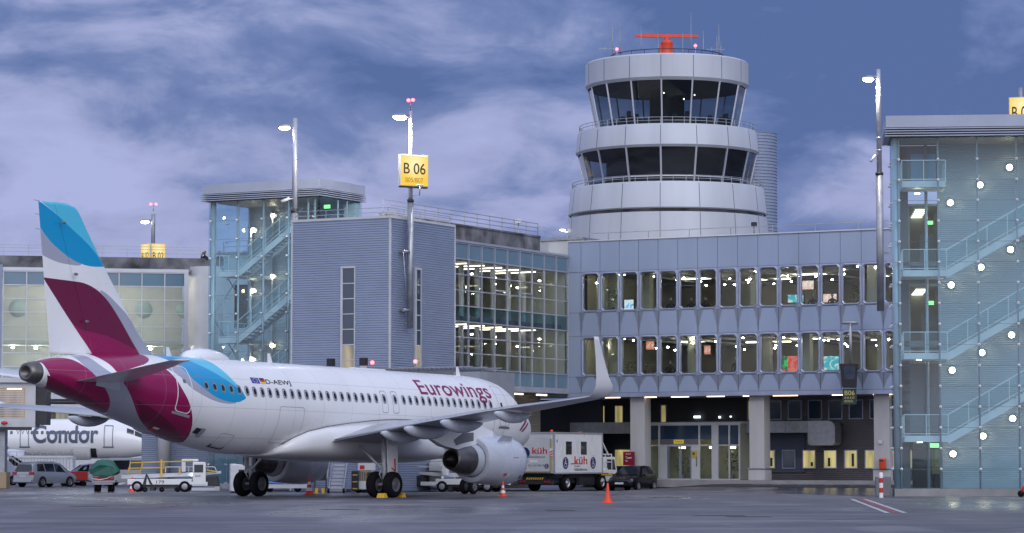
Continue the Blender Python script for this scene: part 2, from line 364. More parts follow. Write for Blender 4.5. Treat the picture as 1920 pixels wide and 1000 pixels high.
LIV_COL = {'grey': (.36,.38,.46), 'magenta': (.27,.003,.078), 'maroon': (.14,.002,.04), 'cyan': (.0,.30,.58), 'sky': (.085,.54,.74)}
def livery_mat(name, base, order, stripe=None):
    m = pm(name, base, .28, 0, .035, .35, coat=.12); nt = m.node_tree; b = nt.nodes['Principled BSDF']
    src = b.inputs['Base Color'].links[0].from_socket
    for k, c in order:
        at = nt.nodes.new('ShaderNodeAttribute'); at.attribute_name = k
        gt = nt.nodes.new('ShaderNodeMath'); gt.operation = 'GREATER_THAN'; gt.inputs[1].default_value = 0
        nt.links.new(at.outputs['Fac'], gt.inputs[0])
        mx = nt.nodes.new('ShaderNodeMix'); mx.data_type = 'RGBA'; nt.links.new(gt.outputs[0], mx.inputs[0]); nt.links.new(src, mx.inputs[6]); mx.inputs[7].default_value = (*LIV_COL[c], 1)
        src = mx.outputs[2]
    # fine skin joints across and along the body
    if stripe:
        tc = nt.nodes.new('ShaderNodeTexCoord'); sp = nt.nodes.new('ShaderNodeSeparateXYZ'); nt.links.new(tc.outputs['Object'], sp.inputs[0])
        for out, per in ((0, 2.13), (2, 1.27)):
            mo = nt.nodes.new('ShaderNodeMath'); mo.operation = 'PINGPONG'; mo.inputs[1].default_value = per/2; nt.links.new(sp.outputs[out], mo.inputs[0])
            lt = nt.nodes.new('ShaderNodeMath'); lt.operation = 'LESS_THAN'; lt.inputs[1].default_value = .012; nt.links.new(mo.outputs[0], lt.inputs[0])
            mu = nt.nodes.new('ShaderNodeMath'); mu.operation = 'MULTIPLY'; mu.inputs[1].default_value = .40; nt.links.new(lt.outputs[0], mu.inputs[0])
            mx = nt.nodes.new('ShaderNodeMix'); mx.data_type = 'RGBA'; nt.links.new(mu.outputs[0], mx.inputs[0]); nt.links.new(src, mx.inputs[6]); mx.inputs[7].default_value = (.25,.26,.3,1)
            src = mx.outputs[2]
    nt.links.new(src, b.inputs['Base Color']); return m
FUS_ART = [
 ('gr', 'grey', [[(12.53,.68),(11.88,.5),(11.37,.18),(10.68,.06),(9.95,-.03),(9.2,-.05),(8.59,-.02),(8.03,.06),(7.73,.14),(8.59,.03),(9.94,.11),(11.16,.51),(11.41,.88),(11.96,.9)],
   [(17.21,1.34),(16.54,1.32),(16.31,.64),(15.78,.26),(15.28,.12),(15.11,-.02),(14.28,-.67),(13.34,-1.14),(11.92,-1.5),(10.77,-1.62),(10.88,-1.88),(12.24,-1.89),(14.7,-1.65),(15.13,-1.12),(15.49,-.74),(16.12,-.28),(16.63,.11),(17.14,.58)]]),
 ('mg', 'magenta', [[(19.41,1.35),(18.21,1.45),(17.5,1.0),(17.14,.58),(16.63,.11),(16.12,-.28),(15.49,-.74),(15.13,-1.12),(14.79,-1.53),(14.84,-1.95),(16.82,-1.8),(18.55,-1.6),(18.66,-.48),(18.95,.35),(19.0,1.1)],
   [(15.16,-.02),(14.68,.32),(13.35,.79),(12.55,.71),(12.14,.38),(11.86,.11),(11.43,-.16),(10.9,-.55),(10.42,-.98),(10.03,-1.39),(10.01,-1.55),(10.77,-1.62),(11.92,-1.5),(13.34,-1.14),(14.28,-.67)],
   [(16.15,1.63),(16.1,1.44),(16.0,1.01),(15.62,.59),(15.42,.29),(14.57,.51),(13.03,.89),(12.8,1.34),(12.75,1.63)]]),
 ('md', 'maroon', [[(18.9,-.2),(18.16,-.56),(17.04,-.86),(15.89,-1.1),(15.05,-1.21),(14.79,-1.53),(14.84,-1.95),(16.82,-1.8),(18.55,-1.6)],
   [(14.3,-.48),(13.12,-.62),(11.79,-.87),(10.01,-1.37),(10.01,-1.55),(10.77,-1.62),(11.92,-1.5),(13.34,-1.14)]]),
 ('dc', 'cyan', [[(12.8,1.57),(12.44,1.57),(12.21,1.5),(11.91,1.1),(11.48,.83),(11.19,.47),(10.62,.26),(9.95,.08),(9.21,.01),(8.59,.0),(8.04,.07),(7.73,.14),(8.09,.31),(8.73,.48),(9.44,.7),(10.02,.91),(10.55,1.16),(11.3,1.42),(11.5,1.57)]]),
 ('lc', 'sky', [[(11.5,1.6),(11.3,1.42),(10.55,1.16),(10.02,.91),(9.44,.7),(8.73,.48),(8.09,.31),(7.73,.14),(8.0,.34),(8.35,.5),(8.68,.74),(8.9,1.03),(9.0,1.3),(9.6,1.6)]]),
]
FIN_ART = [
 ('gr', 'grey', [[(19.14,11.03),(18.9,9.77),(18.39,9.61),(17.74,9.46),(17.03,9.43),(16.12,9.4),(15.59,9.45),(16.45,9.49),(17.17,9.7),(17.88,10.04),(18.53,10.46)],
   [(15.61,8.6),(14.91,8.41),(14.2,7.99),(13.48,7.56),(12.51,6.75),(11.3,5.4),(12.49,5.3),(12.74,5.91),(13.22,6.4),(13.83,7.11),(14.43,7.74),(15.02,8.25)]]),
 ('mg', 'magenta', [[(18.67,8.82),(16.88,8.77),(16.3,8.75),(15.61,8.56),(15.02,8.25),(14.43,7.74),(13.83,7.11),(13.22,6.4),(12.74,5.91),(12.45,5.2),(15.1,5.1),(15.74,5.86),(16.73,6.8),(17.65,7.74)]]),
 ('md', 'maroon', [[(18.67,8.82),(16.88,8.77),(16.3,8.75),(15.61,8.56),(15.02,8.25),(14.43,7.74),(13.83,7.11),(13.22,6.4),(12.9,6.08),(13.94,6.4),(15.12,6.69),(16.73,6.8),(17.65,7.74)]]),
 ('dc', 'cyan', [[(19.2,12.0),(19.1,11.03),(18.53,10.46),(17.88,10.04),(17.17,9.7),(16.45,9.49),(15.79,9.44),(15.0,9.5),(14.9,9.56),(15.47,9.96),(16.14,10.41),(17.12,10.93),(18.1,11.5)]]),
 ('lc', 'sky', [[(19.3,12.1),(18.1,11.5),(17.12,10.93),(16.14,10.41),(15.47,9.96),(14.9,9.5),(14.3,9.7),(16.0,12.2),(17.2,12.3)]]),
]
def paint(o, uv, art):
    for k, c, polys in art:
        sd = np.full(len(uv), -9.)
        for p in polys: sd = np.maximum(sd, seg_sd(uv, smooth_poly(p)))
        at = o.data.attributes.new(k, 'FLOAT', 'POINT'); at.data.foreach_set('value', sd.astype(np.float32))
W_BASE = (.80,.805,.82)
m_liv = livery_mat('livery_paint', W_BASE, [(k, c) for k, c, _ in FUS_ART], True)
m_finp = livery_mat('fin_paint', W_BASE, [(k, c) for k, c, _ in FIN_ART])
m_acw = pm('aircraft_white', (.80,.805,.82), .24, 0, .03, .5, coat=.4)
m_wing = pm('wing_grey', (.40,.42,.46), .3, .1, .06, .8, coat=.2)
m_nac = pm('nacelle_paint', (.50,.53,.60), .26, 0, .05, .8, coat=.4)
m_exh = pm('exhaust_metal', (.17,.16,.155), .32, .9, .15, 3.)
m_wine = pm('wine_lettering', (.23,.008,.085), .35, 0, .02)
m_seam = pm('door_outline', (.30,.31,.35), .5, 0, .05)
m_dgrey = pm('flap_shroud_grey', (.16,.165,.18), .5, .1, .1, 2.)
m_ring = pm('window_ring_grey', (.24,.245,.27), .5)
m_gear = pm('landing_gear_paint', (.45,.46,.49), .4, .1, .12, 5.)
TH = R(57.34)
plane = thing('airliner', 'white airliner with burgundy and blue tail parked in front, seen from behind its right wing', 'airliner', (-8.96, 128., 0), TH+PI, ry=-.013)

def grid_mesh(name, A, PHI, mat, parent, off=0.):
    na, npn = len(A), len(PHI); P = fus(np.repeat(A, npn), np.tile(PHI, na), off)
    fs = [(i*npn+j, i*npn+(j+1) % npn, (i+1)*npn+(j+1) % npn, (i+1)*npn+j) for i in range(na-1) for j in range(npn)]
    me = bpy.data.meshes.new(name); me.from_pydata(P.tolist(), [], fs + [tuple(range(npn)), tuple(range((na-1)*npn, na*npn))]); me.materials.append(mat)
    me.polygons.foreach_set('use_smooth', [True]*len(me.polygons)); me.update()
    o = bpy.data.objects.new(name, me); col.objects.link(o); o.parent = parent
    return o, np.repeat(A, npn), np.tile(PHI, na)
A = np.concatenate([NOSE+np.array([0,.03,.08,.15,.25,.4,.6,.8,1.1]), np.arange(NOSE+1.4, 6.5, .25), np.arange(6.5, 19.0, .08), [19.05]])
PHI = np.linspace(-PI, PI, 120, endpoint=False)
body, va, vp = grid_mesh('fuselage', A, PHI, m_liv, plane)
vph = np.where(np.abs(vp) <= PI/2, vp, np.sign(vp)*(PI-np.abs(vp)))
paint(body, np.stack([va, vph], -1), FUS_ART)
def patch(mb, a0, a1, p0, p1, na=4, npn=8, off=.004, mat=0, port=False):
    """a panel lying on the body"""
    av = np.linspace(a0, a1, na); pv = np.linspace(p0, p1, npn); pv2 = PI-pv if port else pv
    P = fus(np.repeat(av, npn), np.tile(pv2, na), off)
    mb.add(P, [(i*npn+j, i*npn+j+1, (i+1)*npn+j+1, (i+1)*npn+j) for i in range(na-1) for j in range(npn-1)], mat, True)
def outline(mb, a0, a1, p0, p1, w=.035, off=.006, mat=0, r=.25, port=False):
    """a rounded line round a door or hatch"""
    pts = []; rp = r/2.0
    for ca, cp, s0 in ((a1-r, p1-rp, 0), (a0+r, p1-rp, 1), (a0+r, p0+rp, 2), (a1-r, p0+rp, 3)):
        for k in range(5):
            t = (s0+k/4)*PI/2; pts.append((ca+r*math.cos(t), cp+rp*math.sin(t)))
    for i in range(4):   # the long sides follow the curve of the body
        pass
    full = []
    for i in range(len(pts)):
        p, q = pts[i], pts[(i+1) % len(pts)]; n = max(1, int(abs(q[1]-p[1])/.08))
        for k in range(n): full.append((p[0]+(q[0]-p[0])*k/n, p[1]+(q[1]-p[1])*k/n))
    ca, cp = (a0+a1)/2, (p0+p1)/2; vs = []; n = len(full)
    for sgn in (0, 1):
        for a, p in full:
            k = 1 - sgn*w/max(.3, (a1-a0)/2) ; kp = 1 - sgn*w/2.0/max(.1, (p1-p0)/2)
            aa, pp = ca+(a-ca)*k, cp+(p-cp)*kp
            vs.append(fus(np.array([aa]), np.array([PI-pp if port else pp]), off)[0])
    mb.add(vs, [(i, (i+1) % n, n+(i+1) % n, n+i) for i in range(n)], mat, True)
# cabin windows
a_rear = 10.292; a_front = -4.196
spots = [a_rear-.533*i for i in range(24)] + [a_front-.533*i for i in range(15)]
def cabin_window(a, port=False):
    b = MB(); p0 = .303; o = []
    for rr, mt, off in ((1., 0, .006), (.58, 1, .010)):
        ring = []
        for k in range(14):
            t = 2*PI*k/14; cx, sx = math.cos(t), math.sin(t)
            da = .155*rr*math.copysign(abs(cx)**.75, cx); dp = .115*rr*math.copysign(abs(sx)**.75, sx)
            p = p0+dp; ring.append(fus(np.array([a+da]), np.array([PI-p if port else p]), off)[0])
        b.add(ring, [tuple(range(14))], mt)
    return b.build('cabin_window', [m_ring, m_pane], plane)
for a in spots: cabin_window(a)
for a in (-2.62, -3.49):
    cabin_window(a); b = MB(); outline(b, a-.24, a+.24, -.02, .5, .03, r=.12); b.build('emergency_exit', m_seam, plane)
# doors
b = MB(); outline(b, 11.2, 12.12, -.50, .80, .05, r=.22); b.build('passenger_door', m_acw, plane)
b = MB(); patch(b, 11.12, 12.2, -.58, -.51, off=.02); b.build('door_sill', m_alu, plane)
b = MB(); patch(b, 11.55, 11.72, .28, .38, off=.01); b.build('door_window', m_dgrey, plane)
b = MB(); outline(b, -13.4, -12.42, -.20, .90, .03, r=.2); b.build('passenger_door', m_seam, plane)
b = MB(); patch(b, -13.45, -12.36, -.25, -.205, off=.03); b.build('door_sill', m_dgrey, plane)
b = MB(); patch(b, -12.8, -12.62, .26, .38, off=.01); b.build('door_window', m_pane, plane)
b = MB(); outline(b, -13.0, -11.9, -.95, .0, .03, r=.15); b.build('cargo_door', m_seam, plane)
b = MB(); outline(b, 3.6, 5.4, -.85, .02, .022, r=.12); b.build('cargo_door', m_seam, plane)
b = MB(); outline(b, 7.9, 8.8, -1.2, -.72, .022, r=.1); b.build('cargo_door', m_seam, plane)
b = MB(); patch(b, 7.85, 8.75, -1.27, -1.22, off=.012); patch(b, 8.7, 8.8, -1.27, -1.12, off=.012); patch(b, 7.85, 7.93, -1.27, -1.14, off=.012); b.build('hatch_edge', m_ink, plane)
b = MB(); patch(b, 9.9, 10.4, -.93, -.75, off=.03); b.build('outflow_vent', m_ink, plane)
b = MB(); patch(b, 9.85, 10.1, -1.0, -.72, off=.04); b.build('vent_flap', m_alu, plane)
b = MB(); patch(b, 12.0, 12.35, -1.42, -1.25, off=.02); b.build('red_pitot_cover', m_red, plane)
b = MB(); patch(b, 12.0, 12.35, -1.25, -1.16, off=.022); b.build('white_tag', m_acw, plane)
# cockpit glazing wraps the nose
b = MB()
for p0, p1, a0, a1 in ((.42,.80,-16.1,-15.45),(.80,1.15,-16.05,-15.2),(1.17,1.52,-15.95,-15.1)):
    patch(b, a0, a1, p0, p1, off=.012); patch(b, a0, a1, p0, p1, off=.012, port=True)
b.build('cockpit_window', m_pane, plane)
# APU exhaust
b = MB()
rings = [fus(np.full(28, a), np.linspace(0, 2*PI, 28, endpoint=False)) for a in (19.05, 19.3, 19.56)]
b.loft([r.tolist() for r in rings], caps=False)
c0 = rings[2].mean(0); ringsi = [[tuple(c0+(np.array(p)-c0)*k+np.array([dx,0,0])) for p in rings[2]] for k, dx in ((1,0),(.62,.03),(.6,-.5),(.05,-.5))]
b.loft(ringsi, caps=False); b.build('apu_exhaust', m_exh, plane)
# belly fairing
b = MB(); rings = []
for a, w, zb, zt in ((4.55,1.0,1.84,2.1),(4.35,1.42,1.79,2.42),(3.9,1.74,1.72,2.78),(3.05,1.98,1.66,3.16),(1.8,2.1,1.61,3.42),(.26,2.15,1.59,3.58),(-3,2.17,1.58,3.72),(-6,2.1,1.62,3.4),(-7.4,1.85,1.70,2.85),(-8.4,1.5,1.80,2.4),(-8.9,.9,1.88,2.1)):
    zm = zb+(zt-zb)*.55
    rings.append([(a, w*math.copysign(abs(math.cos(t))**.7, math.cos(t)), zm+((zt-zm) if math.sin(t) > 0 else (zm-zb))*math.copysign(abs(math.sin(t))**.75, math.sin(t))) for t in np.linspace(0, 2*PI, 40, endpoint=False)])
b.loft(rings); bf = b.build('belly_fairing', m_acw, plane)
b = MB(); sm_ = [(4.3,-1.2),(4.42,-1.02),(4.3,-.86),(3.96,-.70),(3.05,-.50),(1.8,-.37),(.26,-.28),(-1.76,-.19),(-3.22,-.15),(-5.63,-.14)]
b.tube([fus(np.array([a]), np.array([p]), .03)[0] for a, p in sm_], [.05,.05,.04]+[.018]*7, 6); b.build('fairing_seal', m_dgrey, bf)
# fin and rudder
fLE = pchip([(5.3,10.9),(5.6,11.25),(6.0,11.75),(6.32,12.15),(7,12.85),(8,13.68),(9.64,15.06),(11.3,16.34),(11.7,16.66),(11.85,16.9),(11.93,17.3)])
fHI = lambda z: 15.8+(z-5.93)*(18.13-15.8)/(11.94-5.93)
fTE = lambda z: 18.16+(z-5.74)*(19.02-18.16)/(11.9-5.74)
def fin_piece(name, z0, z1, ufn, parent, mat):
    zs = np.linspace(z0, z1, 56); us = np.linspace(0, 1, 40); v = []; uv = []
    for z in zs:
        a0, a1, LE, TE = *ufn(z), float(fLE(z)), fTE(z)
        for sg in (1, -1):
            for u in us:
                a = a0+(a1-a0)*u; c = (a-LE)/(TE-LE); c = min(max(c, 0), 1)
                t = .62*(TE-LE)*.1*(1.48*math.sqrt(c)-.63*c-1.76*c*c+1.42*c**3-.51*c**4)+.006
                v.append((a, sg*t, z)); uv.append((a, z))
    n = len(us); fs = []
    for i in range(len(zs)-1):
        for k in range(2):
            for j in range(n-1):
                p = i*2*n+k*n+j; f = (p, p+1, p+2*n+1, p+2*n); fs.append(f if k else f[::-1])
        for j in (0, n-1): p = i*2*n+j; fs.append((p, p+n, p+3*n, p+2*n))
    p = (len(zs)-1)*2*n
    for base in (0, p):
        for j in range(n-1): fs.append((base+j, base+j+1, base+n+j+1, base+n+j))
    me = bpy.data.meshes.new(name); me.from_pydata(v, [], fs); me.materials.append(mat)
    me.polygons.foreach_set('use_smooth', [i < (len(fs)-2*(n-1)) for i in range(len(fs))]); me.update()
    import bmesh
    bm = bmesh.new(); bm.from_mesh(me); bmesh.ops.recalc_face_normals(bm, faces=bm.faces); bm.to_mesh(me); bm.free()
    o = bpy.data.objects.new(name, me); col.objects.link(o); o.parent = parent; paint(o, np.array(uv), FIN_ART); return o
fin = fin_piece('vertical_fin', 5.3, 11.93, lambda z: (float(fLE(z)), fHI(z)-.012), plane, m_finp)
rud = fin_piece('rudder', 5.78, 11.9, lambda z: (fHI(z)+.012, fTE(z)), fin, m_finp)
b = MB()
for z in (7.15, 9.05, 11.1): b.sphere((fHI(z), .3, z), (.14,.05,.06), 8); b.sphere((fHI(z), -.3, z), (.14,.05,.06), 8)
b.build('rudder_hinge_cover', m_dgrey, fin)
b = MB()
for z in (11.9, 11.35, 10.75): b.tube([(fTE(z)-.05, 0, z), (fTE(z)+.28, 0, z+.01)], .008, 5)
b.build('static_wick', m_ink, rud)
# airfoil lofts: wings and stabilisers
UPP = [(0,0),(.012,.02),(.05,.045),(.12,.068),(.25,.086),(.4,.09),(.55,.08),(.7,.058),(.85,.03),(1,.003)]
LOW = [(.985,-.002),(.85,-.016),(.7,-.028),(.5,-.046),(.3,-.052),(.15,-.045),(.05,-.028),(.012,-.014)]
def foil(le, te, tc, n=(0,0,1)):
    le, te, n = Vector(le), Vector(te), Vector(n).normalized(); d = te-le; c = d.length
    return [le+d*u+n*(t*c*tc/.14) for u, t in UPP+LOW]
def wing(s):
    sec = [((-6.0,.9,2.95),(1.45,.9,2.5),.13,(0,0,1)),((-5.45,1.98,2.98),(1.55,1.98,2.55),.14,(0,0,1)),((-3.15,6.4,3.42),(1.75,6.4,3.2),.12,(0,0,1)),((-.75,11,3.86),(2.75,11,3.72),.11,(0,0,1)),
           ((1.33,15,4.17),(3.6,15,4.06),.105,(0,0,1)),((2.2,16.7,4.3),(3.92,16.7,4.22),.10,(0,-.1,1)),((2.36,16.98,4.35),(3.98,16.98,4.27),.10,(0,-.35,1)),((2.58,17.25,4.5),(4.08,17.23,4.42),.10,(0,-.8,.7)),((2.85,17.42,4.75),(4.2,17.40,4.68),.10,(0,-1,.4)),
           ((3.3,17.50,5.1),(4.28,17.48,5.05),.095,(0,-1,.15)),((3.98,17.62,5.95),(4.55,17.6,5.92),.09,(0,-1,.1)),((4.42,17.70,6.55),(4.80,17.68,6.55),.09,(0,-1,.1)),((4.5,17.72,6.70),(4.86,17.70,6.69),.06,(0,-1,.1))]
    m = lambda p: (p[0], s*p[1], p[2])
    rings = [foil(m(a), m(t), tc, (n[0], s*n[1], n[2])) for a, t, tc, n in sec]
    b = MB(); b.loft(rings[:6]); w = b.build('wing', m_wing, plane)
    b = MB(); b.loft(rings[5:]); b.build('sharklet', m_acw, w)
    # slat line and flap line: thin strips proud of the skin
    for bb, ln, rr in ((5.2, 3.4, .27), (6.5, 3.6, .30), (8.75, 3.3, .29), (12.0, 2.9, .25)):
        te = np.interp(bb, [1.98,6.4,11,15], [1.55,1.75,2.75,3.6]); zz = np.interp(bb, [1.98,6.4,11,15], [2.55,3.2,3.72,4.06])
        b = MB(); rings = []
        for t in np.linspace(0, 1, 13):
            k = max(.02, math.sin(PI*min(1, (t*.97+.015))**.85)**.62); a = te+.55-ln*t
            zc = zz-.16-.17*math.sin(PI*t)**.8
            rings.append([(a, s*bb+rr*.72*k*math.cos(q), zc+rr*k*math.sin(q)) for q in np.linspace(0, 2*PI, 14, endpoint=False)])
        b.loft(rings); b.build('flap_track_fairing', m_nac, w)
    b = MB()   # flap: inboard panel hanging a little below the trailing edge
    b.loft([foil((-.1, s*2.15, 2.70), (1.75, s*2.15, 2.50), .10), foil((.35, s*6.3, 3.18), (1.92, s*6.3, 3.13), .09)]); b.build('flap', m_wing, w)
    b = MB(); b.sphere((2.6, s*16.8, 4.22), (.22,.05,.05), 8); b.build('wingtip_light', m_pane, w)
    return w
wing(1); wing(-1)
for s in (1, -1):
    b = MB()
    b.loft([foil((13.5, s*.3, 4.78), (17.3, s*.3, 4.62), .10), foil((13.95, s*1.0, 4.85), (17.55, s*1.0, 4.66), .10), foil((16.7, s*6.1, 5.42), (18.0, s*6.1, 5.36), .09), foil((16.95, s*6.22, 5.43), (17.98, s*6.22, 5.38), .05)])
    h = b.build('tailplane', m_acw, plane)
    b = MB(); patch(b, 15.3, 16.5, -.34, -.04, 8, 6, .012, port=(s < 0)); b.build('tailplane_cover_plate', m_nac, h)
# engines
def engine(s):
    c = (0, s*5.75, 1.74); b = MB()
    b.lathe([(.80,-4.15),(1.0,-4.15),(1.04,-4.2),(1.10,-4.9),(1.15,-5.8),(1.15,-6.5),(1.10,-7.05),(1.03,-7.35),(.95,-7.42),(.88,-7.36),(.86,-7.1),(.90,-6.6),(.92,-5.9)], 48, c, 'x')
    e = b.build('engine', m_nac, plane)
    b = MB(); b.lathe([(.96,-4.15),(.90,-4.6),(.86,-5.2),(.60,-5.2)], 40, c, 'x'); b.build('fan_duct', m_ink, e)
    b = MB(); b.lathe([(.74,-5.2),(.78,-4.6),(.77,-4.1),(.73,-3.75),(.70,-3.7)], 40, c, 'x'); b.build('core_cowl', m_nac, e)
    b = MB(); b.lathe([(.70,-3.95),(.70,-3.7),(.62,-3.1),(.49,-2.55),(.45,-2.42),(.42,-2.44),(.40,-3.2),(.2,-3.2)], 40, c, 'x'); b.build('exhaust_nozzle', m_exh, e)
    b = MB(); b.lathe([(.30,-3.2),(.26,-2.8),(.16,-2.4),(.05,-2.12),(.01,-2.08)], 24, c, 'x'); b.build('exhaust_plug', m_ink, e)
    b = MB(); b.lathe([(.91,-6.55),(.3,-6.5),(.22,-6.75),(.02,-7.0)], 32, c, 'x'); b.build('fan', m_dgrey, e)
    b = MB()   # pylon
    y = s*5.75; rings = []
    for a, w, zb, zt in ((-6.1,.05,2.8,2.9),(-5.6,.22,2.66,3.08),(-4.6,.27,2.3,3.3),(-3.6,.27,2.3,3.35),(-2.6,.25,2.2,3.3),(-1.6,.2,2.35,3.25),(-.8,.12,2.62,3.2),(-.2,.03,2.88,3.15)):
        rings.append([(a, y-w, zb),(a, y+w, zb),(a, y+w, zt),(a, y-w, zt)])
    b.loft(rings, smooth=False); b.build('pylon', m_acw, e)
    b = MB()
    for sg in (1, -1): b.prism([(-3.9,2.62),(-3.1,2.50),(-2.5,2.38),(-2.3,2.62),(-3.0,2.95),(-3.9,3.0)], 'y', y+sg*.272, y+sg*.278)
    b.build('pylon_panel', m_dgrey, e)
    b = MB()   # nacelle strake, latch line and red instruction marks
    b.hexa([(-6.4,y+s*.74,2.62),(-5.2,y+s*.74,2.62),(-5.2,y+s*.72,2.60),(-6.4,y+s*.72,2.60),(-6.2,y+s*.9,2.84),(-5.3,y+s*.95,2.90),(-5.3,y+s*.93,2.88),(-6.2,y+s*.88,2.82)]); b.build('strake', m_nac, e)
    for a, an, w, h, mt, nm in ((-5.6,-.62,.26,.07,m_red,'red_marking'),(-5.85,-.62,.12,.07,m_acw,'white_marking'),(-7.0,-.75,.2,.10,m_ink,'black_marking'),(-6.2,.12,.5,.02,m_orange,'orange_stripe')):
        b = MB(); r = float(np.interp(a, [-7.35,-7.05,-6.5,-5.8,-4.9], [1.03,1.10,1.15,1.15,1.10]))+.004; n = 5; vs = []
        for k in range(n):
            t = an+(k/(n-1)-.5)*h*2/r
            vs += [(a-w/2, y+s*r*math.cos(t), 1.74+r*math.sin(t)), (a+w/2, y+s*r*math.cos(t), 1.74+r*math.sin(t))]
        b.add(vs, [(2*k, 2*k+1, 2*k+3, 2*k+2) for k in range(n-1)]); b.build(nm, mt, e)
    return e
engine(1); engine(-1)
# landing gear
def wheel(x, y, z, r, w, parent, side=1):
    b = MB(); b.lathe([(r*.55,-w/2),(r*.86,-w/2),(r*.97,-w*.36),(r,-w*.15),(r,w*.15),(r*.97,w*.36),(r*.86,w/2),(r*.55,w/2)], 30, (x,y,z), 'y'); t = b.build('wheel', m_black, parent)
    b = MB(); b.lathe([(r*.56,-w*.45),(r*.50,-w*.40),(r*.34,-w*.30),(r*.30,-w*.36),(r*.02,-w*.40)], 24, (x,y,z), 'y'); b.lathe([(r*.56,w*.45),(r*.50,w*.40),(r*.34,w*.30),(r*.30,w*.36),(r*.02,w*.40)], 24, (x,y,z), 'y'); b.build('rim', m_rimg, t)
m_rimg = pm('gear_rim', (.16,.16,.17), .5, .3, .15, 6.)
for s in (1, -1):
    y = s*3.795; g = MB(); g.tube([(.0,y,.585),(.0,y,1.35),(.0,y-s*.05,2.7)], [.10,.12,.14], 14); g.tube([(0,y-.5,.585),(0,y+.5,.585)], .07, 10)
    g.tube([(.05,y,1.2),(.1,y-s*1.3,2.3)], .06, 8); g.tube([(.14,y,.75),(.38,y,1.05),(.14,y,1.4)], .03, 6); g.tube([(-.14,y+s*.05,.7),(-.16,y+s*.02,2.5)], .025, 6)
    lg = g.build('main_landing_gear', m_gear, plane)
    for d in (.46, -.46): wheel(0, y+d, .585, .585, .40, lg)
    b = MB(); b.hexa([(-.62,y+s*.27,1.02),(.12,y+s*.27,1.02),(.12,y+s*.30,1.02),(-.62,y+s*.30,1.02),(-.66,y+s*.22,2.75),(.18,y+s*.22,2.75),(.18,y+s*.25,2.75),(-.66,y+s*.25,2.75)]); b.build('gear_door', m_acw, lg)
    b = MB(); b.bar((-.1,y+s*.34,1.35),(-.35,y+s*.36,1.18),.05,.02); b.bar((-.35,y+s*.36,1.18),(-.3,y+s*.36,1.75),.06,.02); b.build('red_safety_flag', m_red, lg)
b = MB(); b.tube([(-12.64,0,.54),(-12.6,0,1.2),(-12.5,0,2.1)], [.07,.09,.11], 12); b.tube([(-12.64,-.3,.54),(-12.64,.3,.54)], .05, 8); b.tube([(-12.6,0,1.2),(-13.6,0,2.0)], .05, 8)
ng = b.build('nose_landing_gear', m_gear, plane)
for d in (.25, -.25): wheel(-12.64, d, .544, .38, .22, ng)
for s in (1, -1):
    b = MB(); b.hexa([(-13.9,s*.42,1.3),(-12.2,s*.42,1.3),(-12.2,s*.44,1.3),(-13.9,s*.44,1.3),(-13.9,s*.36,1.98),(-12.2,s*.36,1.98),(-12.2,s*.38,1.98),(-13.9,s*.38,1.98)]); b.build('nose_gear_door', m_acw, ng)
# aerials and the satellite dome
b = MB(); rings = []
for t in np.linspace(0, 1, 14):
    k = max(.03, math.sin(PI*min(1, t**.8*1.0))**.5) if t < .99 else .03; a = 9.75-3.2*t
    rings.append([(a, .62*k*math.cos(q), 5.9+(.52*k if math.sin(q) > 0 else .05)*math.sin(q)) for q in np.linspace(0, 2*PI, 22, endpoint=False)])
b.loft(rings); b.build('satellite_dome', m_acw, plane)
for a, z, h, nm in ((10.65,5.96,.40,'aerial'),(3.6,5.99,.42,'aerial'),(-11.6,6.0,.42,'aerial')):
    b = MB(); b.loft([[(a-.16,-.02,z),(a+.16,-.02,z),(a+.16,.02,z),(a-.16,.02,z)],[(a+.02,-.008,z+h),(a+.2,-.008,z+h),(a+.2,.008,z+h),(a+.02,.008,z+h)]], smooth=False); b.build(nm, m_acw, plane)
b = MB(); b.box(-5.2,-2.6,-.12,.12,5.97,6.04); b.build('crown_strip', m_acw, plane)
# lettering wrapped round the body: left-to-right runs towards the nose
def wrap_text(name, body, a0, a1, p0, p1, mat, capref=None, bold=0., slant=0.):
    o = text(name, body, 1., mat, plane, 0., bold=bold); me = o.data
    import bmesh
    bm = bmesh.new(); bm.from_mesh(me); bmesh.ops.triangulate(bm, faces=bm.faces)
    for _ in range(2): bmesh.ops.subdivide_edges(bm, edges=[e for e in bm.edges if e.calc_length() > .12], cuts=1, use_grid_fill=False); bmesh.ops.triangulate(bm, faces=bm.faces)
    xs = [v.co.x for v in bm.verts]; x0, x1 = min(xs), max(xs); cap = capref or max(v.co.y for v in bm.verts)
    for v in bm.verts:
        p = p0+(v.co.y/cap)*(p1-p0); a = a0+(v.co.x-x0)/(x1-x0)*(a1-a0)-slant*v.co.y
        v.co = Vector(fus(np.array([a]), np.array([p]), .007)[0])
    bm.to_mesh(me); bm.free(); return o
wrap_text('lettering', 'Eurowings', -5.80, -12.0, .476, .93, m_wine, .73, .012)
wrap_text('registration', 'D-AEWJ', 6.08, 4.28, .51, .625, m_ink, .73, .015)
m_eu = pm('flag_blue', (.01,.05,.42), .4); m_fk = pm('flag_black', (.01,.01,.01), .4); m_fr = pm('flag_red', (.55,.02,.02), .4); m_fg = pm('flag_gold', (.8,.5,.02), .4)
b = MB(); patch(b, 7.08, 6.52, .50, .648, 4, 4, .007); fl = b.build('blue_flag', m_eu, plane)
b = MB()
for k in range(12):
    t = 2*PI*k/12; a = 6.8+.15*math.cos(t); p = .574+.05*math.sin(t); patch(b, a-.02, a+.02, p-.01, p+.01, 2, 2, .012)
b.build('star_ring', m_fg, fl)
b = MB()
for i, (p0, p1) in enumerate(((.598,.648),(.549,.598),(.50,.549))): patch(b, 6.46, 6.12, p0, p1, 3, 3, .007, mat=i)
b.build('tricolour_flag', [m_fk, m_fr, m_fg], plane)
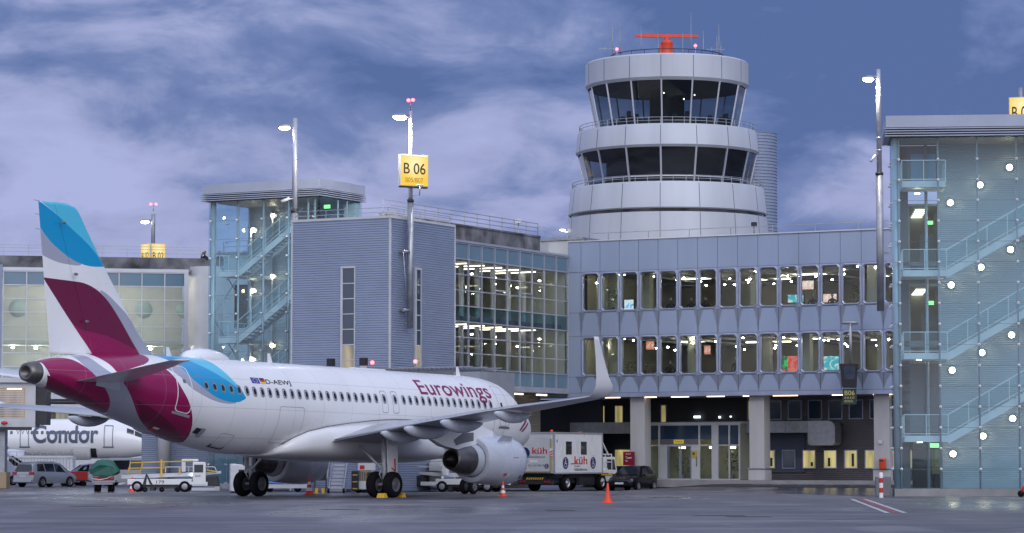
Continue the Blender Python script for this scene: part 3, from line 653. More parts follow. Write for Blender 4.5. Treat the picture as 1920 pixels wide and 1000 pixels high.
b = MB()   # slanted stripes on the nose
for p0_, p1_, q0, q1, mt in (((-14.62,-.02),(-14.80,-.02),(-15.35,.30),(-15.55,.30),0), ((-14.68,-.24),(-14.86,-.24),(-15.6,.26),(-15.85,.26),1), ((-14.95,-.25),(-15.15,-.25),(-15.9,.20),(-16.15,.20),1)):
    n = 5; v = []
    for k in range(n):
        for u, w in ((p0_, q0), (p1_, q1)): t_ = k/(n-1); v.append(fus(np.array([u[0]+(w[0]-u[0])*t_]), np.array([u[1]+(w[1]-u[1])*t_]), .012)[0])
    b.add(v, [(2*k, 2*k+1, 2*k+3, 2*k+2) for k in range(n-1)], mt)
b.build('nose_emblem', [pm('emblem_blue', LIV_COL['cyan'], .3), m_wine], plane)
# ================================================================ the terminal
def stained_panel():
    """pale panels, one per 1.28 m module, with rain-soot running down beside the joints under the windows"""
    m = pm('stained_wall_panel', (.265,.325,.46), .45, .15, .05, .5, streak=True); t = m.node_tree; b = t.nodes['Principled BSDF']; L = t.links
    src = b.inputs['Base Color'].links[0].from_socket
    def M(op, a, c=None, clamp=False):
        n = t.nodes.new('ShaderNodeMath'); n.operation = op; n.use_clamp = clamp
        for i, x in enumerate((a, c)):
            if x is None: continue
            if isinstance(x, (int, float)): n.inputs[i].default_value = x
            else: L.new(x, n.inputs[i])
        return n.outputs[0]
    def S(v, a, c, d=0., e=1.):
        n = t.nodes.new('ShaderNodeMapRange'); n.interpolation_type = 'SMOOTHSTEP'; L.new(v, n.inputs[0])
        for k, x in zip((1,2,3,4), (a,c,d,e)):
            if isinstance(x, (int, float)): n.inputs[k].default_value = x
            else: L.new(x, n.inputs[k])
        return n.outputs[0]
    tc = t.nodes.new('ShaderNodeTexCoord'); sp = t.nodes.new('ShaderNodeSeparateXYZ'); L.new(tc.outputs['Object'], sp.inputs[0])
    x, y, z = sp.outputs; q = M('DIVIDE', M('SUBTRACT', x, .895), 1.28); idx = M('FLOOR', q); u = M('MULTIPLY', M('ABSOLUTE', M('SUBTRACT', M('SUBTRACT', q, idx), .5)), 1.28)
    wn = t.nodes.new('ShaderNodeTexWhiteNoise'); wn.noise_dimensions = '1D'; L.new(idx, wn.inputs['W'])
    nz = t.nodes.new('ShaderNodeTexNoise'); nz.inputs['Scale'].default_value = 3.; nz.inputs['Detail'].default_value = 5; L.new(tc.outputs['Object'], nz.inputs['Vector'])
    wob = M('MULTIPLY', M('SUBTRACT', nz.outputs['Fac'], .5), .16)
    def band(top, h, w0, w1):
        v = M('DIVIDE', M('SUBTRACT', top, z), h)
        inside = M('MULTIPLY', S(v, -.02, .03), S(v, .9, 1.05, 1., 0.))
        w = M('ADD', M('ADD', M('MULTIPLY', M('POWER', M('MAXIMUM', M('SUBTRACT', 1., M('MAXIMUM', v, 0.)), 0.), 1.7), M('ADD', w0, M('MULTIPLY', wn.outputs['Value'], w1))), .03), wob)
        return M('MULTIPLY', inside, S(M('SUBTRACT', .64, u), M('SUBTRACT', w, .05), M('ADD', w, .05), 1., 0.))
    d = M('MAXIMUM', M('MULTIPLY', band(10.5, 1.5, .10, .26), .75), M('MULTIPLY', band(6.66, .95, .32, .22), .85), True)
    low = M('MULTIPLY', S(z, 5.2, 5.75, 1., 0.), .45)
    d = M('MAXIMUM', d, low)
    mx = t.nodes.new('ShaderNodeMix'); mx.data_type = 'RGBA'; L.new(M('MULTIPLY', d, .75), mx.inputs[0]); L.new(src, mx.inputs[6]); mx.inputs[7].default_value = (.10,.105,.13,1)
    L.new(mx.outputs[2], b.inputs['Base Color']); return m
m_panel = stained_panel()
m_frame = pm('window_frame_metal', (.28,.32,.44), .4, .3, .08, 1.5)
m_joint = pm('panel_joint', (.11,.115,.14), .6, 0, .1)
m_int   = pm('interior_plaster', (.44,.45,.38), .8, 0, .06, .6)
m_intd  = pm('interior_ceiling', (.19,.19,.185), .7, 0, .15, 1.)
m_back  = pm('interior_back_wall', (.46,.45,.37), .8, 0, .25, .35)
m_carpet= pm('interior_floor', (.10,.095,.09), .8, 0, .15, 1.)
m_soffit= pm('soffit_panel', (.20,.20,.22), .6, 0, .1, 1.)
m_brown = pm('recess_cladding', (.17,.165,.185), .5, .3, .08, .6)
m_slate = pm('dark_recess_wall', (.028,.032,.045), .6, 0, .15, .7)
m_pillar= pm('rendered_pillar', (.42,.42,.43), .6, 0, .08, 1.2, streak=True)
m_tealp = pm('teal_spandrel_glass', (.13,.22,.29), .12, 0, .06, .6, spec=.8)
m_roof  = pm('roof_edge_metal', (.36,.40,.50), .45, .2, .06, .8)
m_stair = pm('stair_white_steel', (.70,.72,.74), .4, 0, .04, 2.)
m_cwall = pm('stair_wall_cladding', (.44,.49,.55), .45, .3, .05, .6)
m_pave  = pm('dark_asphalt', (.050,.050,.060), .85, 0, .2, .8, bump=.35, spec=.15)
m_line  = pm('worn_white_line', (.50,.50,.50), .6, 0, .25, 3.)
m_rline = pm('worn_red_line', (.33,.06,.06), .6, 0, .2, 2.)
e_strip = emi('strip_lamp', (1., .80, .56), 4.)
e_room  = emi('lit_room_ceiling', (1., .88, .60), 8.)
e_spot  = emi('ceiling_spot', (1., .92, .74), 110.)
e_lit   = emi('lit_office', (.95, .80, .28), .42)
g_win   = glass('window_glass', (.80,.86,.84), .03)
def rail(mb, pts, h=1.05, post=1.28, mid=(.55,), r=.022, mat=0):
    for i in range(len(pts)-1):
        p, q = Vector(pts[i]), Vector(pts[i+1]); n = max(1, round((q-p).length/post))
        for k in range(n+1):
            c = p+(q-p)*k/n; mb.bar(c, c+Vector((0,0,h)), r*1.6, mat=mat)
        for hh in (*mid, h): mb.bar(p+Vector((0,0,hh)), q+Vector((0,0,hh)), r*1.7, mat=mat)
# ---------------------------------------------------------------- office block on pillars
off = thing('office_block', 'pale panelled terminal block on pillars with two rows of lit windows', 'building', F(0,0), FIN_RZ)
MOD = 1.28; X0 = .895; NW = 18; XE = X0+NW*MOD
b = MB(); b.box(.02, XE, .03, .22, 5.66, 6.655, 1); b.box(.02, XE, .03, .22, 9.02, 10.5, 1); b.box(.02, XE, .03, .22, 12.86, 14.73, 1); b.box(.02, X0, .03, .22, 6.655, 9.02, 1); b.box(.02, X0, .03, .22, 10.5, 12.86, 1)
g = .012
for i in range(-1, NW):
    xa, xb = (0., X0) if i < 0 else (X0+i*MOD, X0+(i+1)*MOD)
    for za, zb in ((5.66,6.62),(9.06,10.47),(12.9,14.73)): b.box(xa+g, xb-g, -.03, .029, za+g, zb-g, 0)
    if i < 0:
        for za, zb in ((6.62,9.06),(10.47,12.9)): b.box(xa+g, xb-g, -.03, .029, za+g, zb-g, 0)
b.build('wall', [m_panel, m_joint], off)
b = MB(); b.box(-.02, XE, -.10, .22, 14.73, 14.80); b.build('parapet_cap', m_alu, off)
b = MB(); b.box(0, XE, -.14, .22, 5.40, 5.50); b.box(.02, XE, -.05, .22, 5.50, 5.655); b.build('bottom_fascia', m_frame, off)
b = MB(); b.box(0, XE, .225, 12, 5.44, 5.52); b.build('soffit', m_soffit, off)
def oct_frame(mb, cx, z0, z1, w=1.02, ww=1.28, zz0=0, zz1=0, ch=.13):
    x0, x1 = cx-w/2, cx+w/2
    inn = [(x0+ch,z0),(x1-ch,z0),(x1,z0+ch*.9),(x1,z1-ch),(x1-ch,z1),(x0+ch,z1),(x0,z1-ch),(x0,z0+ch*.9)]
    X0_, X1_ = cx-ww/2, cx+ww/2
    out = [(X0_+.2,zz0),(X1_-.2,zz0),(X1_,zz0+.2),(X1_,zz1-.2),(X1_-.2,zz1),(X0_+.2,zz1),(X0_,zz1-.2),(X0_,zz0+.2)]
    cor = [(X0_,zz0),(X1_,zz0),(X1_,zz1),(X0_,zz1)]
    def ring(a, ya, c, yc):
        n = len(a); mb.add([(p[0],ya,p[1]) for p in a]+[(p[0],yc,p[1]) for p in c], [(i,(i+1)%n,n+(i+1)%n,n+i) for i in range(n)])
    mid = [(cx+(p[0]-cx)*1.10, (z0+z1)/2+(p[1]-(z0+z1)/2)*1.045) for p in inn]
    ring(inn, .16, inn, -.02); ring(inn, -.02, mid, -.075); ring(mid, -.075, out, -.035)
    for k, (i, j) in enumerate(((7,0),(1,2),(3,4),(5,6))): mb.add([(out[i][0],-.035,out[i][1]),(out[j][0],-.035,out[j][1]),(cor[k][0],-.035,cor[k][1])], [(0,1,2)])
    return inn
for z0, z1, zz0, zz1 in ((6.755,8.92,6.625,9.05),(10.60,12.76,10.475,12.89)):
    for i in range(NW):
        cx = X0+(i+.5)*MOD; b = MB(); inn = oct_frame(b, cx, z0, z1, 1.02, 1.274, zz0, zz1); w = b.build('window', m_frame, off, recalc=False)
        b = MB(); b.add([(p[0], .13, p[1]) for p in inn], [tuple(range(8))]); b.build('pane', g_win, w)
# rooms behind the windows
for fl, zf, zc in ((0, 5.6, 9.05), (1, 9.3, 12.95)):
    b = MB(); b.box(.1, XE, .24, 15., zf, zf+.25, 1); b.box(.1, XE, .24, 15., zc, zc+.2, 2); b.box(.1, XE, 15., 15.15, zf+.26, zc-.01, 3); b.box(.02, .095, .24, 15.15, zf, zc, 0); b.box(.98, 2.35, 2.6, 2.8, zf+.26, zc-.01, 0)
    b.build('room', [m_int, m_carpet, m_intd, m_back], off)
    rr = random.Random(3+fl)
    for i in range(NW):
        cx = X0+(i+.5)*MOD
        for k in range(2 if i > 1 else 1):
            b = MB(); x = cx+rr.uniform(-.5,.5); y = 1.6+k*5.2+rr.uniform(-.6,2.2); zl = zc-rr.choice((.05,.1,.35,.5)); b.lathe([(.045,zl-.10),(.06,zl-.13),(.035,zl-.17),(.01,zl-.175)], 10, (x,y,0)); b.build('ceiling_spot', e_spot, off)
    for x, y, ln in ((1.5,3,1.6),(4.4,8.5,2.4),(8.2,11.2,3.),(12,8,3.2),(16.5,11.5,3.2),(20.5,8.2,2.6)):
        b = MB(); b.box(x-ln/2, x+ln/2, y, y+.14, zc-.09, zc-.03); b.build('strip_lamp', e_room, off)
    for i, x in enumerate(((1.28,6.9,11.3,14.6,18.9),(1.28,3.9,10.6,18.7))[fl]):
        b = MB(); b.box(x-.26, x+.26, 1.8+(i % 3)*.9, 2.3+(i % 3)*.9, zf+.26, zc-.01); b.build('inner_column', m_int, off)
    for k in range(9):
        x = 1.2+2.6*k; b = MB(); b.box(x, x+.07, .3, 14.9, zc-.22, zc-.11); b.build('ceiling_beam', m_grey, off)
    for i in range(26):   # benches along the glass
        pass
    b = MB()
    for x in (5.4, 6.9, 8.0, 9.2, 13.2, 14.8, 17.5): 
        b.box(x, x+1.1, .75, 1.3, zf+.55, zf+.66); b.box(x, x+1.1, 1.26, 1.34, zf+.66, zf+1.12); b.box(x+.1, x+.16, .8, 1.25, zf+.25, zf+.55); b.box(x+.94, x+1.0, .8, 1.25, zf+.25, zf+.55)
    b.build('bench_row', m_dark, off)
# soffit lamps
for x, ln in ((.9,.9),(2.7,1.1),(5.2,.9),(7.2,1.1),(9.5,1.1),(11.8,1.1),(13.9,1.5),(17.2,.8),(19.9,1.2)):
    b = MB(); b.box(x-ln/2, x+ln/2, .35, .47, 5.36, 5.435); b.build('soffit_lamp', e_strip, off)
b = MB(); b.box(.0, XE, .2, 11.8, 14.40, 14.5); b.build('roof', m_conc, off)
b = MB(); rail(b, [(0,.12,14.8),(XE,.12,14.8)], .42, 2.56, (), .025); b.build('roof_railing', m_steel, off)
# things in the rooms
def screen(x, y, z, w, h, mats, label, name='wall_screen', tilt=0.):
    t = thing(name, label, 'screen', F(x,y,z), FIN_RZ+R(tilt)); b = MB(); b.box(-w/2-.04, w/2+.04, 0, .08, -.04, h+.04); b.build('casing', m_dark, t)
    b = MB(); n = len(mats)
    for i in range(n): b.box(-w/2+w*i/n, -w/2+w*(i+1)/n-.005, -.012, -.002, 0, h, i)
    b.build('display', mats, t); return t
def art_mat(name, cols, st, sc):
    m = emi(name, cols[0], st); t = m.node_tree; b = t.nodes['Principled BSDF']; tc = t.nodes.new('ShaderNodeTexCoord'); v = t.nodes.new('ShaderNodeTexNoise'); v.inputs['Scale'].default_value = sc; v.inputs['Distortion'].default_value = 1.2
    t.links.new(tc.outputs['Object'], v.inputs['Vector']); r = t.nodes.new('ShaderNodeValToRGB'); r.color_ramp.interpolation = 'CONSTANT'; e = r.color_ramp.elements
    e[0].color = (*cols[0],1); e[1].color = (*cols[-1],1); e[1].position = .62
    for i, c in enumerate(cols[1:-1]): k = e.new(.42+.1*i); k.color = (*c,1)
    t.links.new(v.outputs['Fac'], r.inputs[0]); t.links.new(r.outputs[0], b.inputs['Emission Color']); return m
s_teal = art_mat('screen_teal', [(.05,.45,.55),(.1,.6,.75),(.8,.9,.9),(.9,.75,.1)], .8, 2.5)
s_red  = art_mat('screen_red', [(.75,.05,.06),(.8,.2,.15),(.9,.6,.5)], .8, 2.)
s_grn  = art_mat('screen_green', [(.02,.5,.08),(.02,.12,.06),(.85,.1,.1)], 1., 1.6)
s_wht  = art_mat('screen_white', [(.95,.9,.85),(.95,.6,.5),(.5,.45,.5)], .9, 3.)
s_ora  = art_mat('screen_orange', [(.9,.7,.6),(.85,.25,.15),(.2,.15,.2)], .8, 4.)
s_blu  = art_mat('screen_blue', [(.1,.4,.8),(.7,.85,.95),(.9,.8,.2)], 1., 4.)
screen(13.2, 3., 6.82, 1.35, .95, [s_grn, s_red, s_red], 'large advertising screen in green and red behind the lower window row')
screen(15.55, 3.2, 6.9, 1.1, .82, [s_teal], 'large teal advertising screen with yellow shapes behind the lower windows')
screen(13.0, 4.2, 10.98, 1., .46, [s_teal], 'low wide teal screen behind the upper windows')
screen(15.36, 3.6, 10.9, .95, .48, [s_wht], 'white glowing advertising screen behind the upper windows')
screen(14.6, 2.2, 11.6, .75, .5, [s_wht], 'hanging television with a newscast behind the upper windows', 'television')
screen(4.74, 1.5, 8.25, .5, .5, [s_ora], 'small tilted orange screen at the left end of the lower windows', 'television', 12)
screen(8.53, 1.4, 7.9, .45, .5, [s_ora], 'small tilted orange screen near the middle of the lower windows', 'television', -10)
screen(3.1, 2., 10.68, .62, .62, [s_blu], 'blue and yellow display low behind the third upper window')
m_leaf = pm('pot_plant_leaf', (.05,.09,.025), .5, 0, .3, 8.)
def pot_plant(x, y, z, h, label, loc=None, wid=.38):
    t = thing('pot_plant', label, 'plant', loc or F(x,y,z), FIN_RZ); rr = random.Random(int(x*10+y)); b = MB(); b.lathe([(.14,0),(.19,.3),(.16,.3)], 12); b.build('pot', m_grey, t)
    b = MB(); b.tube([(0,0,.25),(.02,0,h*.6)], .02, 6); b.build('stem', m_dark, t); b = MB()
    for k in range(int(130*h)):
        an = rr.uniform(0, 2*PI); zz = rr.uniform(.3, 1)*h; r0 = wid*rr.uniform(.15,1)*(1.1-.5*abs(zz/h-.6)); c = Vector((r0*math.cos(an), r0*math.sin(an), zz)); d = Vector((math.cos(an), math.sin(an), rr.uniform(-.6,.5)))*rr.uniform(.09,.17); s = Vector((-math.sin(an), math.cos(an), rr.uniform(-.4,.4)))*.035
        b.add([c-s, c+d*.6-s*.6, c+d, c+d*.6+s*.6, c+s], [(0,1,2,3,4)])
    b.build('foliage', m_leaf, t, recalc=False); return t
pot_plant(2.45, 1.1, 9.56, 2.3, 'tall bushy pot plant behind the second upper window from the left')
pot_plant(3.68, 1.0, 5.86, 1.7, 'leafy pot plant behind the third lower window from the left')
pot_plant(4.8, 1.2, 5.86, 1.6, 'spreading pot plant under the small tilted orange screen', wid=.6)
pot_plant(17.9, 1.4, 9.56, 2.2, 'tall pot plant near the right end of the upper windows')
# ---------------------------------------------------------------- ground floor under the block
gf = thing('ground_floor', 'dim recessed ground storey under the block with small lit windows', 'building', F(0,0), FIN_RZ)
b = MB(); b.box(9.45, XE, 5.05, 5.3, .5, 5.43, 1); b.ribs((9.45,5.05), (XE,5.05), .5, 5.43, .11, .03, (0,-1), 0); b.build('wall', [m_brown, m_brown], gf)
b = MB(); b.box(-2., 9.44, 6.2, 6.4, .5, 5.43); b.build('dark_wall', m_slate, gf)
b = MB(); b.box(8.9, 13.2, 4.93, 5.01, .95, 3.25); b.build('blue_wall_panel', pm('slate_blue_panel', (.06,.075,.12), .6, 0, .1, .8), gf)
def gwin(x, y, z0, z1, w, mat, deep=.05):
    b = MB(); 
    for a in ((x-w/2-.06, x-w/2, z0-.06, z1+.06),(x+w/2, x+w/2+.06, z0-.06, z1+.06),(x-w/2, x+w/2, z0-.06, z0),(x-w/2, x+w/2, z1, z1+.06)): b.box(a[0], a[1], y-deep, y+.02, a[2], a[3])
    f = b.build('window', m_frame, gf); b = MB(); b.box(x-w/2, x+w/2, y-.02, y-.005, z0, z1); b.build('pane', mat, f)
    return f
def lit_pane(name, base, st, seed):
    """a curtained lit office: uneven warm glow"""
    m = emi(name, base, st); t = m.node_tree; b = t.nodes['Principled BSDF']; b.inputs['Base Color'].default_value = (.1,.1,.08,1); b.inputs['Roughness'].default_value = .08
    tc = t.nodes.new('ShaderNodeTexCoord'); mp = t.nodes.new('ShaderNodeMapping'); mp.inputs['Location'].default_value = (seed, seed*.7, 0); mp.inputs['Scale'].default_value = (1.6, 1, .35); t.links.new(tc.outputs['Object'], mp.inputs[0])
    n = t.nodes.new('ShaderNodeTexNoise'); n.inputs['Scale'].default_value = 1.3; n.inputs['Detail'].default_value = 2; t.links.new(mp.outputs[0], n.inputs['Vector'])
    mr = t.nodes.new('ShaderNodeMapRange'); mr.inputs[1].default_value = .3; mr.inputs[2].default_value = .7; mr.inputs[3].default_value = st*.45; mr.inputs[4].default_value = st*1.5; t.links.new(n.outputs['Fac'], mr.inputs[0]); t.links.new(mr.outputs[0], b.inputs['Emission Strength']); return m
lit = [lit_pane('lit_office_glow', (.95,.80,.32), .40, k*3.1) for k in range(4)]
m_bluep = pm('blue_night_glass', (.02,.045,.085), .08, 0, .1, 1., spec=.8)
b_i = 0
for k in range(9):
    x = 9.62+1.293*k; gwin(x, 4.90 if x < 13.6 else 5.02, 1.22, 2.22, .74, m_bluep if k == 2 else lit[k % 4]); gwin(x+.35, 5.02, 4.12, 5.16, .78, lit[1] if k == 0 else m_bluep)
    if k in (3, 4, 5, 1): b = MB(); b.box(x-.1+.2*(k % 2), x+.05+.2*(k % 2), 4.86, 4.87, 1.3, 1.3+.25*(k % 3+1)); b.build('window_sill_object', m_dark, gf)
for x in (-.9, .35, 1.55): gwin(x, 6.18, 3.9, 5.0, .5, lit[int(x+2) % 4])
gwin(3.4, 6.18, 3.9, 5.0, .3, lit[2])
b = MB(); b.box(.1, 1.1, 6.1, 6.16, 1.3, 2.3); b.build('lit_grille', lit[3], gf)
for x, z, w, h in ((5.5,4.22,.42,.13),(7.15,4.2,.12,.12),(7.9,4.25,.08,.08),(9.6,4.2,.42,.08)):
    b = MB(); b.box(x, x+w, 6.0, 6.08, z, z+h); b.build('small_lamp', emi('cool_lamp', (.85,.95,1.), 3.), gf)
# the raised forecourt and its dark road
b = MB(); b.box(1.5, XE+1, -1.0, 12, .1, .5); fc = b.build('forecourt', m_conc, None); fc.location = F(0,0); fc.rotation_euler = (0,0,FIN_RZ); fc['kind'] = 'structure'
def sheet(name, u0, u1, v0, v1, mat, lift, n=(40, 12)):
    us = np.linspace(u0, u1, n[0]); vs_ = np.linspace(v0, v1, n[1]); P = [F(u, v) for v in vs_ for u in us]
    b = MB(); b.add([(p[0], p[1], gz(p[0], p[1])+lift) for p in P], [(j*n[0]+i, j*n[0]+i+1, (j+1)*n[0]+i+1, (j+1)*n[0]+i) for j in range(n[1]-1) for i in range(n[0]-1)])
    o = b.build(name, mat, recalc=False); o['kind'] = 'structure'; return o
sheet('service_road', 2.5, 40, -5.6, -1.0, m_pave, .006)
ln = 0
for (u0, v0, u1, v1) in ((13.2,-2.9,22,-1.6),(14.6,-3.4,15.4,-1.4),(16.2,-3.4,17.0,-1.4),(17.8,-3.4,18.6,-1.4),(19.3,-3.4,20.1,-1.4),(20.6,-3.6,21.4,-1.6),(4,-5.4,9,-5.2),(14.2,-8.6,16.2,-6.2)):
    o = strip('road_marking', [F(u0,v0)[:2], F(u1,v1)[:2]], .13, m_line, .012); o['kind'] = 'structure'
# pillars
pil0 = None
for i, x in enumerate((-3.2, 4.45, 12.13, 19.81)):
    t = thing('pillar', ['concrete pillar in the shadow under the glass hall', 'concrete pillar left of the glass entrance carrying the red sign', 'broad concrete pillar between the entrance and the duct outlet', 'concrete pillar carrying the orange bin beside the stair tower'][i], 'pillar', F(x, .75, .5), FIN_RZ, 'pillars under the terminal block')
    b = MB(); b.box(-.47, .47, -.45, .45, .62, 4.93); b.build('shaft', m_pillar, t, .03); b = MB(); b.box(-.52, .52, -.5, .5, 0, .62); b.build('plinth', m_pillar, t, .02)
    b = MB(); b.box(-.56, .56, -.54, .54, .66, .72); b.build('guard_rail', m_steel, t)
# entrance
en = thing('entrance_vestibule', 'lit glass entrance with sliding doors and a yellow sign', 'entrance', F(3.7, 3., .5), FIN_RZ)
b = MB(); WX = (0, .9, 3.55, 4.4, 4.75, 5.5, 6.15)
for x in WX: b.box(x-.045, x+.045, -.04, .06, 0, 3.3)
b.box(4.4, 4.75, -.05, .08, 0, 3.3)
for z in (.03, 2.05, 3.27):
    for x0_, x1_ in zip(WX[:-1], WX[1:]): b.box(x0_+.046, x1_-.046, -.03, .05, z-.035, z+.035)
b.box(-.15, 6.3, -.1, 2.9, 3.31, 3.40); b.build('frame', m_offw, en)
b = MB(); b.box(.95, 3.5, -.015, .02, 2.09, 2.42); b.build('lintel_panel', m_brown, en)
b = MB()
for x0_, x1_ in zip(WX[:-1], WX[1:]):
    if (x0_, x1_) == (4.4, 4.75): continue
    b.quad((x0_, 0, 0), (x1_, 0, 0), (x1_, 0, 2.05), (x0_, 0, 2.05))
b.build('pane', g_win, en); b = MB(); b.box(.05, 4.35, .055, .07, 2.42, 3.24); b.box(4.8, 6.1, .055, .07, 2.09, 3.24); b.build('upper_pane', m_bluep, en)
for x in (.95, 3.05): b = MB(); b.box(x, x+.5, -.06, -.03, .05, 2.0); b.build('door_leaf_post', m_offw, en)
b = MB()
for x in (1.55, 2.28, 2.36, 3.0): b.box(x-.03, x+.03, -.05, -.02, .06, 2.0)
b.box(1.5, 3.05, -.05, -.02, 1.96, 2.03); b.build('sliding_door', m_frame, en)
b = MB(); b.box(0, 6.2, 2.6, 2.7, 0, 3.3); b.box(0, 6.2, .1, 2.6, -.02, .02); b.box(-.05,0,.1,2.6,0,3.3); b.box(6.15,6.2,.1,2.6,0,3.3); b.build('inner_wall', m_int, en)
b = MB()
for x in (1.9, 3.9, 5.2): b.box(x-.16, x+.16, 1.0, 1.25, 1.86, 1.98)
b.build('ceiling_lamp', emi('vestibule_lamp', (1.,.88,.55), 9.), en)
b = MB(); b.box(1.9, 2.55, -.09, -.055, 2.14, 2.38); ys = b.build('yellow_door_sign', emi('door_sign_face', (.8,.6,.04), .5), en)
o = fit_text('lettering', 'Eingang', .48, .13, m_ink, ys); o.location = (1.98, -.096, 2.2)
b = MB(); b.box(3.1, 3.42, -.14, -.07, 1.35, 1.72); b.build('wall_telephone', m_yellow, en); b = MB(); b.box(3.16, 3.32, -.17, -.141, 1.46, 1.64); b.build('green_plate', pm('green_plate', (.02,.2,.08), .5), en); b = MB(); b.tube([(3.4,-.12,1.4),(3.42,-.16,1.0),(3.40,-.12,.8)], .02, 6); b.build('handset_cord', m_ink, en)
pot_plant(1, 1, 1, 1.3, 'pot plant inside the entrance behind the left sliding door', F(5.5, 4.4, .53), .4); pot_plant(2, 1, 1, 1.35, 'pot plant inside the entrance behind the right sliding door', F(6.3, 4.4, .53), .45)
pot_plant(3, 1, 1, 1.7, 'tall plant in the left half of the side window of the entrance', F(8.8, 4.2, .53), .35); pot_plant(4, 1, 1, 1.6, 'tall plant in the right half of the side window of the entrance', F(9.5, 4.3, .53), .4)
# duct
du = thing('ventilation_duct', 'large grey metal duct under the block with a rounded hanging outlet', 'duct', F(0,0), FIN_RZ)
b = MB(); n = 0; x = -1.8
while x < 13.9:
    x1 = min(x+1.3, 13.9); c = (.02 if n % 2 else 0.); b.box(x+.012, x1-.012, 3.7+c, 4.7, 3.28, 3.96); x = x1; n += 1
b.box(-1.8, 13.9, 3.74, 4.66, 3.30, 3.94); b.build('duct_run', m_steel, du)
pr = [(13.9,3.98),(15.2,3.98),(15.42,3.92),(15.58,3.78),(15.62,3.6),(15.62,2.72),(15.55,2.58),(15.42,2.52),(14.1,2.52),(13.97,2.58),(13.9,2.7)]
b = MB(); b.prism(pr, 'y', 3.68, 4.75); b.build('duct_outlet', m_steel, du, .02)
# ---------------------------------------------------------------- glass hall
gh = thing('glass_hall', 'lit hall with a gridded glass curtain wall between the ribbed block and the panelled block', 'building', F(0,0), FIN_RZ)
GY0 = -13.95; nC = 9; cw = 1.52; rows = np.linspace(13.80, 5.90, 10); cols_y = [-.03-cw*i for i in range(nC)]+[GY0]
b = MB()
for y in cols_y: b.box(-.06, .05, y-.035, y+.035, 5.88, 13.84)
for z in rows:
    for ya, yb_ in zip(cols_y[1:], cols_y[:-1]): b.box(-.05, .04, ya+.036, yb_-.036, z-.03, z+.03)
for z in (11.2, 7.5):   # opening lights, heavier frames
    for i in (3, 5): b.box(-.04, .055, cols_y[i+1]+.04, cols_y[i]-.04, z+.13, z+.2); 
b.build('mullion_grid', m_alu, gh)
b = MB(); gl = MB(); b8 = MB()
for r in range(9):
    for ya, yb_ in zip(cols_y[1:], cols_y[:-1]):
        if r in (0, 8): (b if r else b8).quad((-.02, ya, rows[r+1]), (-.02, yb_, rows[r+1]), (-.02, yb_, rows[r]), (-.02, ya, rows[r]))
        else: gl.quad((-.02, ya, rows[r+1]), (-.02, yb_, rows[r+1]), (-.02, yb_, rows[r]), (-.02, ya, rows[r]))
b.build('spandrel_glass', m_tealp, gh); b8.build('spandrel_glass', m_tealp, gh); gl.build('glazing', g_clear, gh)
b = MB(); b.box(-.035, -.03, GY0, -.05, rows[5]+.03, rows[4]-.03); b.build('balustrade_glass', glass('aqua_balustrade', (.45,.68,.70), .06), gh)
b = MB(); b.box(-.1, .07, GY0, -.03, 5.62, 5.87); b.build('fascia', m_alu, gh); b = MB(); b.box(-.3, .10, GY0, -.03, 13.85, 13.97); b.build('roof_edge', m_alu, gh)
b = MB(); b.box(-9., -.08, GY0+.05, -.1, 5.66, 5.9, 1); b.box(-9., -.4, GY0+.05, -.1, 9.5, 9.75, 1); b.box(-9., -.08, GY0+.05, -.1, 13.0, 13.3, 2); b.box(-7.2, -7.0, GY0+.05, -.1, 5.91, 12.99, 0); b.box(-7, -.2, -.09, -.02, 5.91, 12.99, 0)
b.build('hall_room', [m_int, m_carpet, m_intd], gh)
b = MB()
for i in range(7): b.tube([(-2.4, -1.2-1.9*i, 5.92), (-2.4, -1.2-1.9*i, 12.98)], .16, 12)
b.build('round_column', m_offw, gh)
e_hall = emi('hall_strip', (1.,.9,.68), 5.); e_pend = emi('hall_pendant', (1.,.9,.7), 22.)
for lev, z in ((1, 12.94), (0, 9.45)):
    for i in range(6):
        b = MB(); b.box(-4.2, -1.4, -1.56-2.1*i, -1.5-2.1*i, z-.06, z-.01); b.build('strip_lamp', e_hall, gh)
    for i in range(7): b = MB(); b.sphere((-1.3-.5*(i % 3), -1.2-1.85*i, z-.55-(i % 2)*.5), (.09,.09,.05), 10); b.build('pendant_lamp', e_pend, gh)
b = MB()
b.bar((-3.2, -12.9, 7.4), (-3.2, -10.9, 9.4), .1, .3)
b.build('escalator', m_offw, gh)
b = MB()
for i in range(4): b.prism([(-12.2+3*i,10.5),(-11.6+3*i,11.9),(-10.4+3*i,12.2),(-9.9+3*i,10.9)], 'x', -6.9, -6.85)
b.build('wall_panel', m_offw, gh)
b = MB(); b.box(-1.95, -1.8, GY0, -.2, 0, 5.6); b.ribs((-1.79, GY0), (-1.79, -.2), .2, 5.58, .11, .03, (1,0)); b.build('recess_wall', pm('warm_recess_cladding', (.26,.235,.22), .5, .2, .08, .6), gh)
for y in (-1.6, -4.6, -8.): b = MB(); b.box(-1.0, -.9, y-.6, y+.6, 5.5, 5.58); b.build('soffit_lamp', e_strip, gh)
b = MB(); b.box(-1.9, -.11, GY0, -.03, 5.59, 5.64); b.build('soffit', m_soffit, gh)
b = MB(); b.box(-2.2, -1.95, -18, .1, 14.0, 15.1); b.box(-2.4, -1.9, -18, .1, 15.1, 15.2); b.box(-9, -.3, GY0, 0, 13.4, 13.6); b.build('roof_parapet', pm('weathered_concrete', (.16,.165,.18), .8, 0, .5, .9), gh)
b = MB(); rail(b, [(-2.1,-18,15.2),(-2.1,.1,15.2)], .75, 1.5, (.25,.5), .02); rail(b, [(-2.1,.1,15.2),(0,.12,14.8)], .6, 1.2, (.3,), .02); b.build('roof_railing', m_steel, gh)
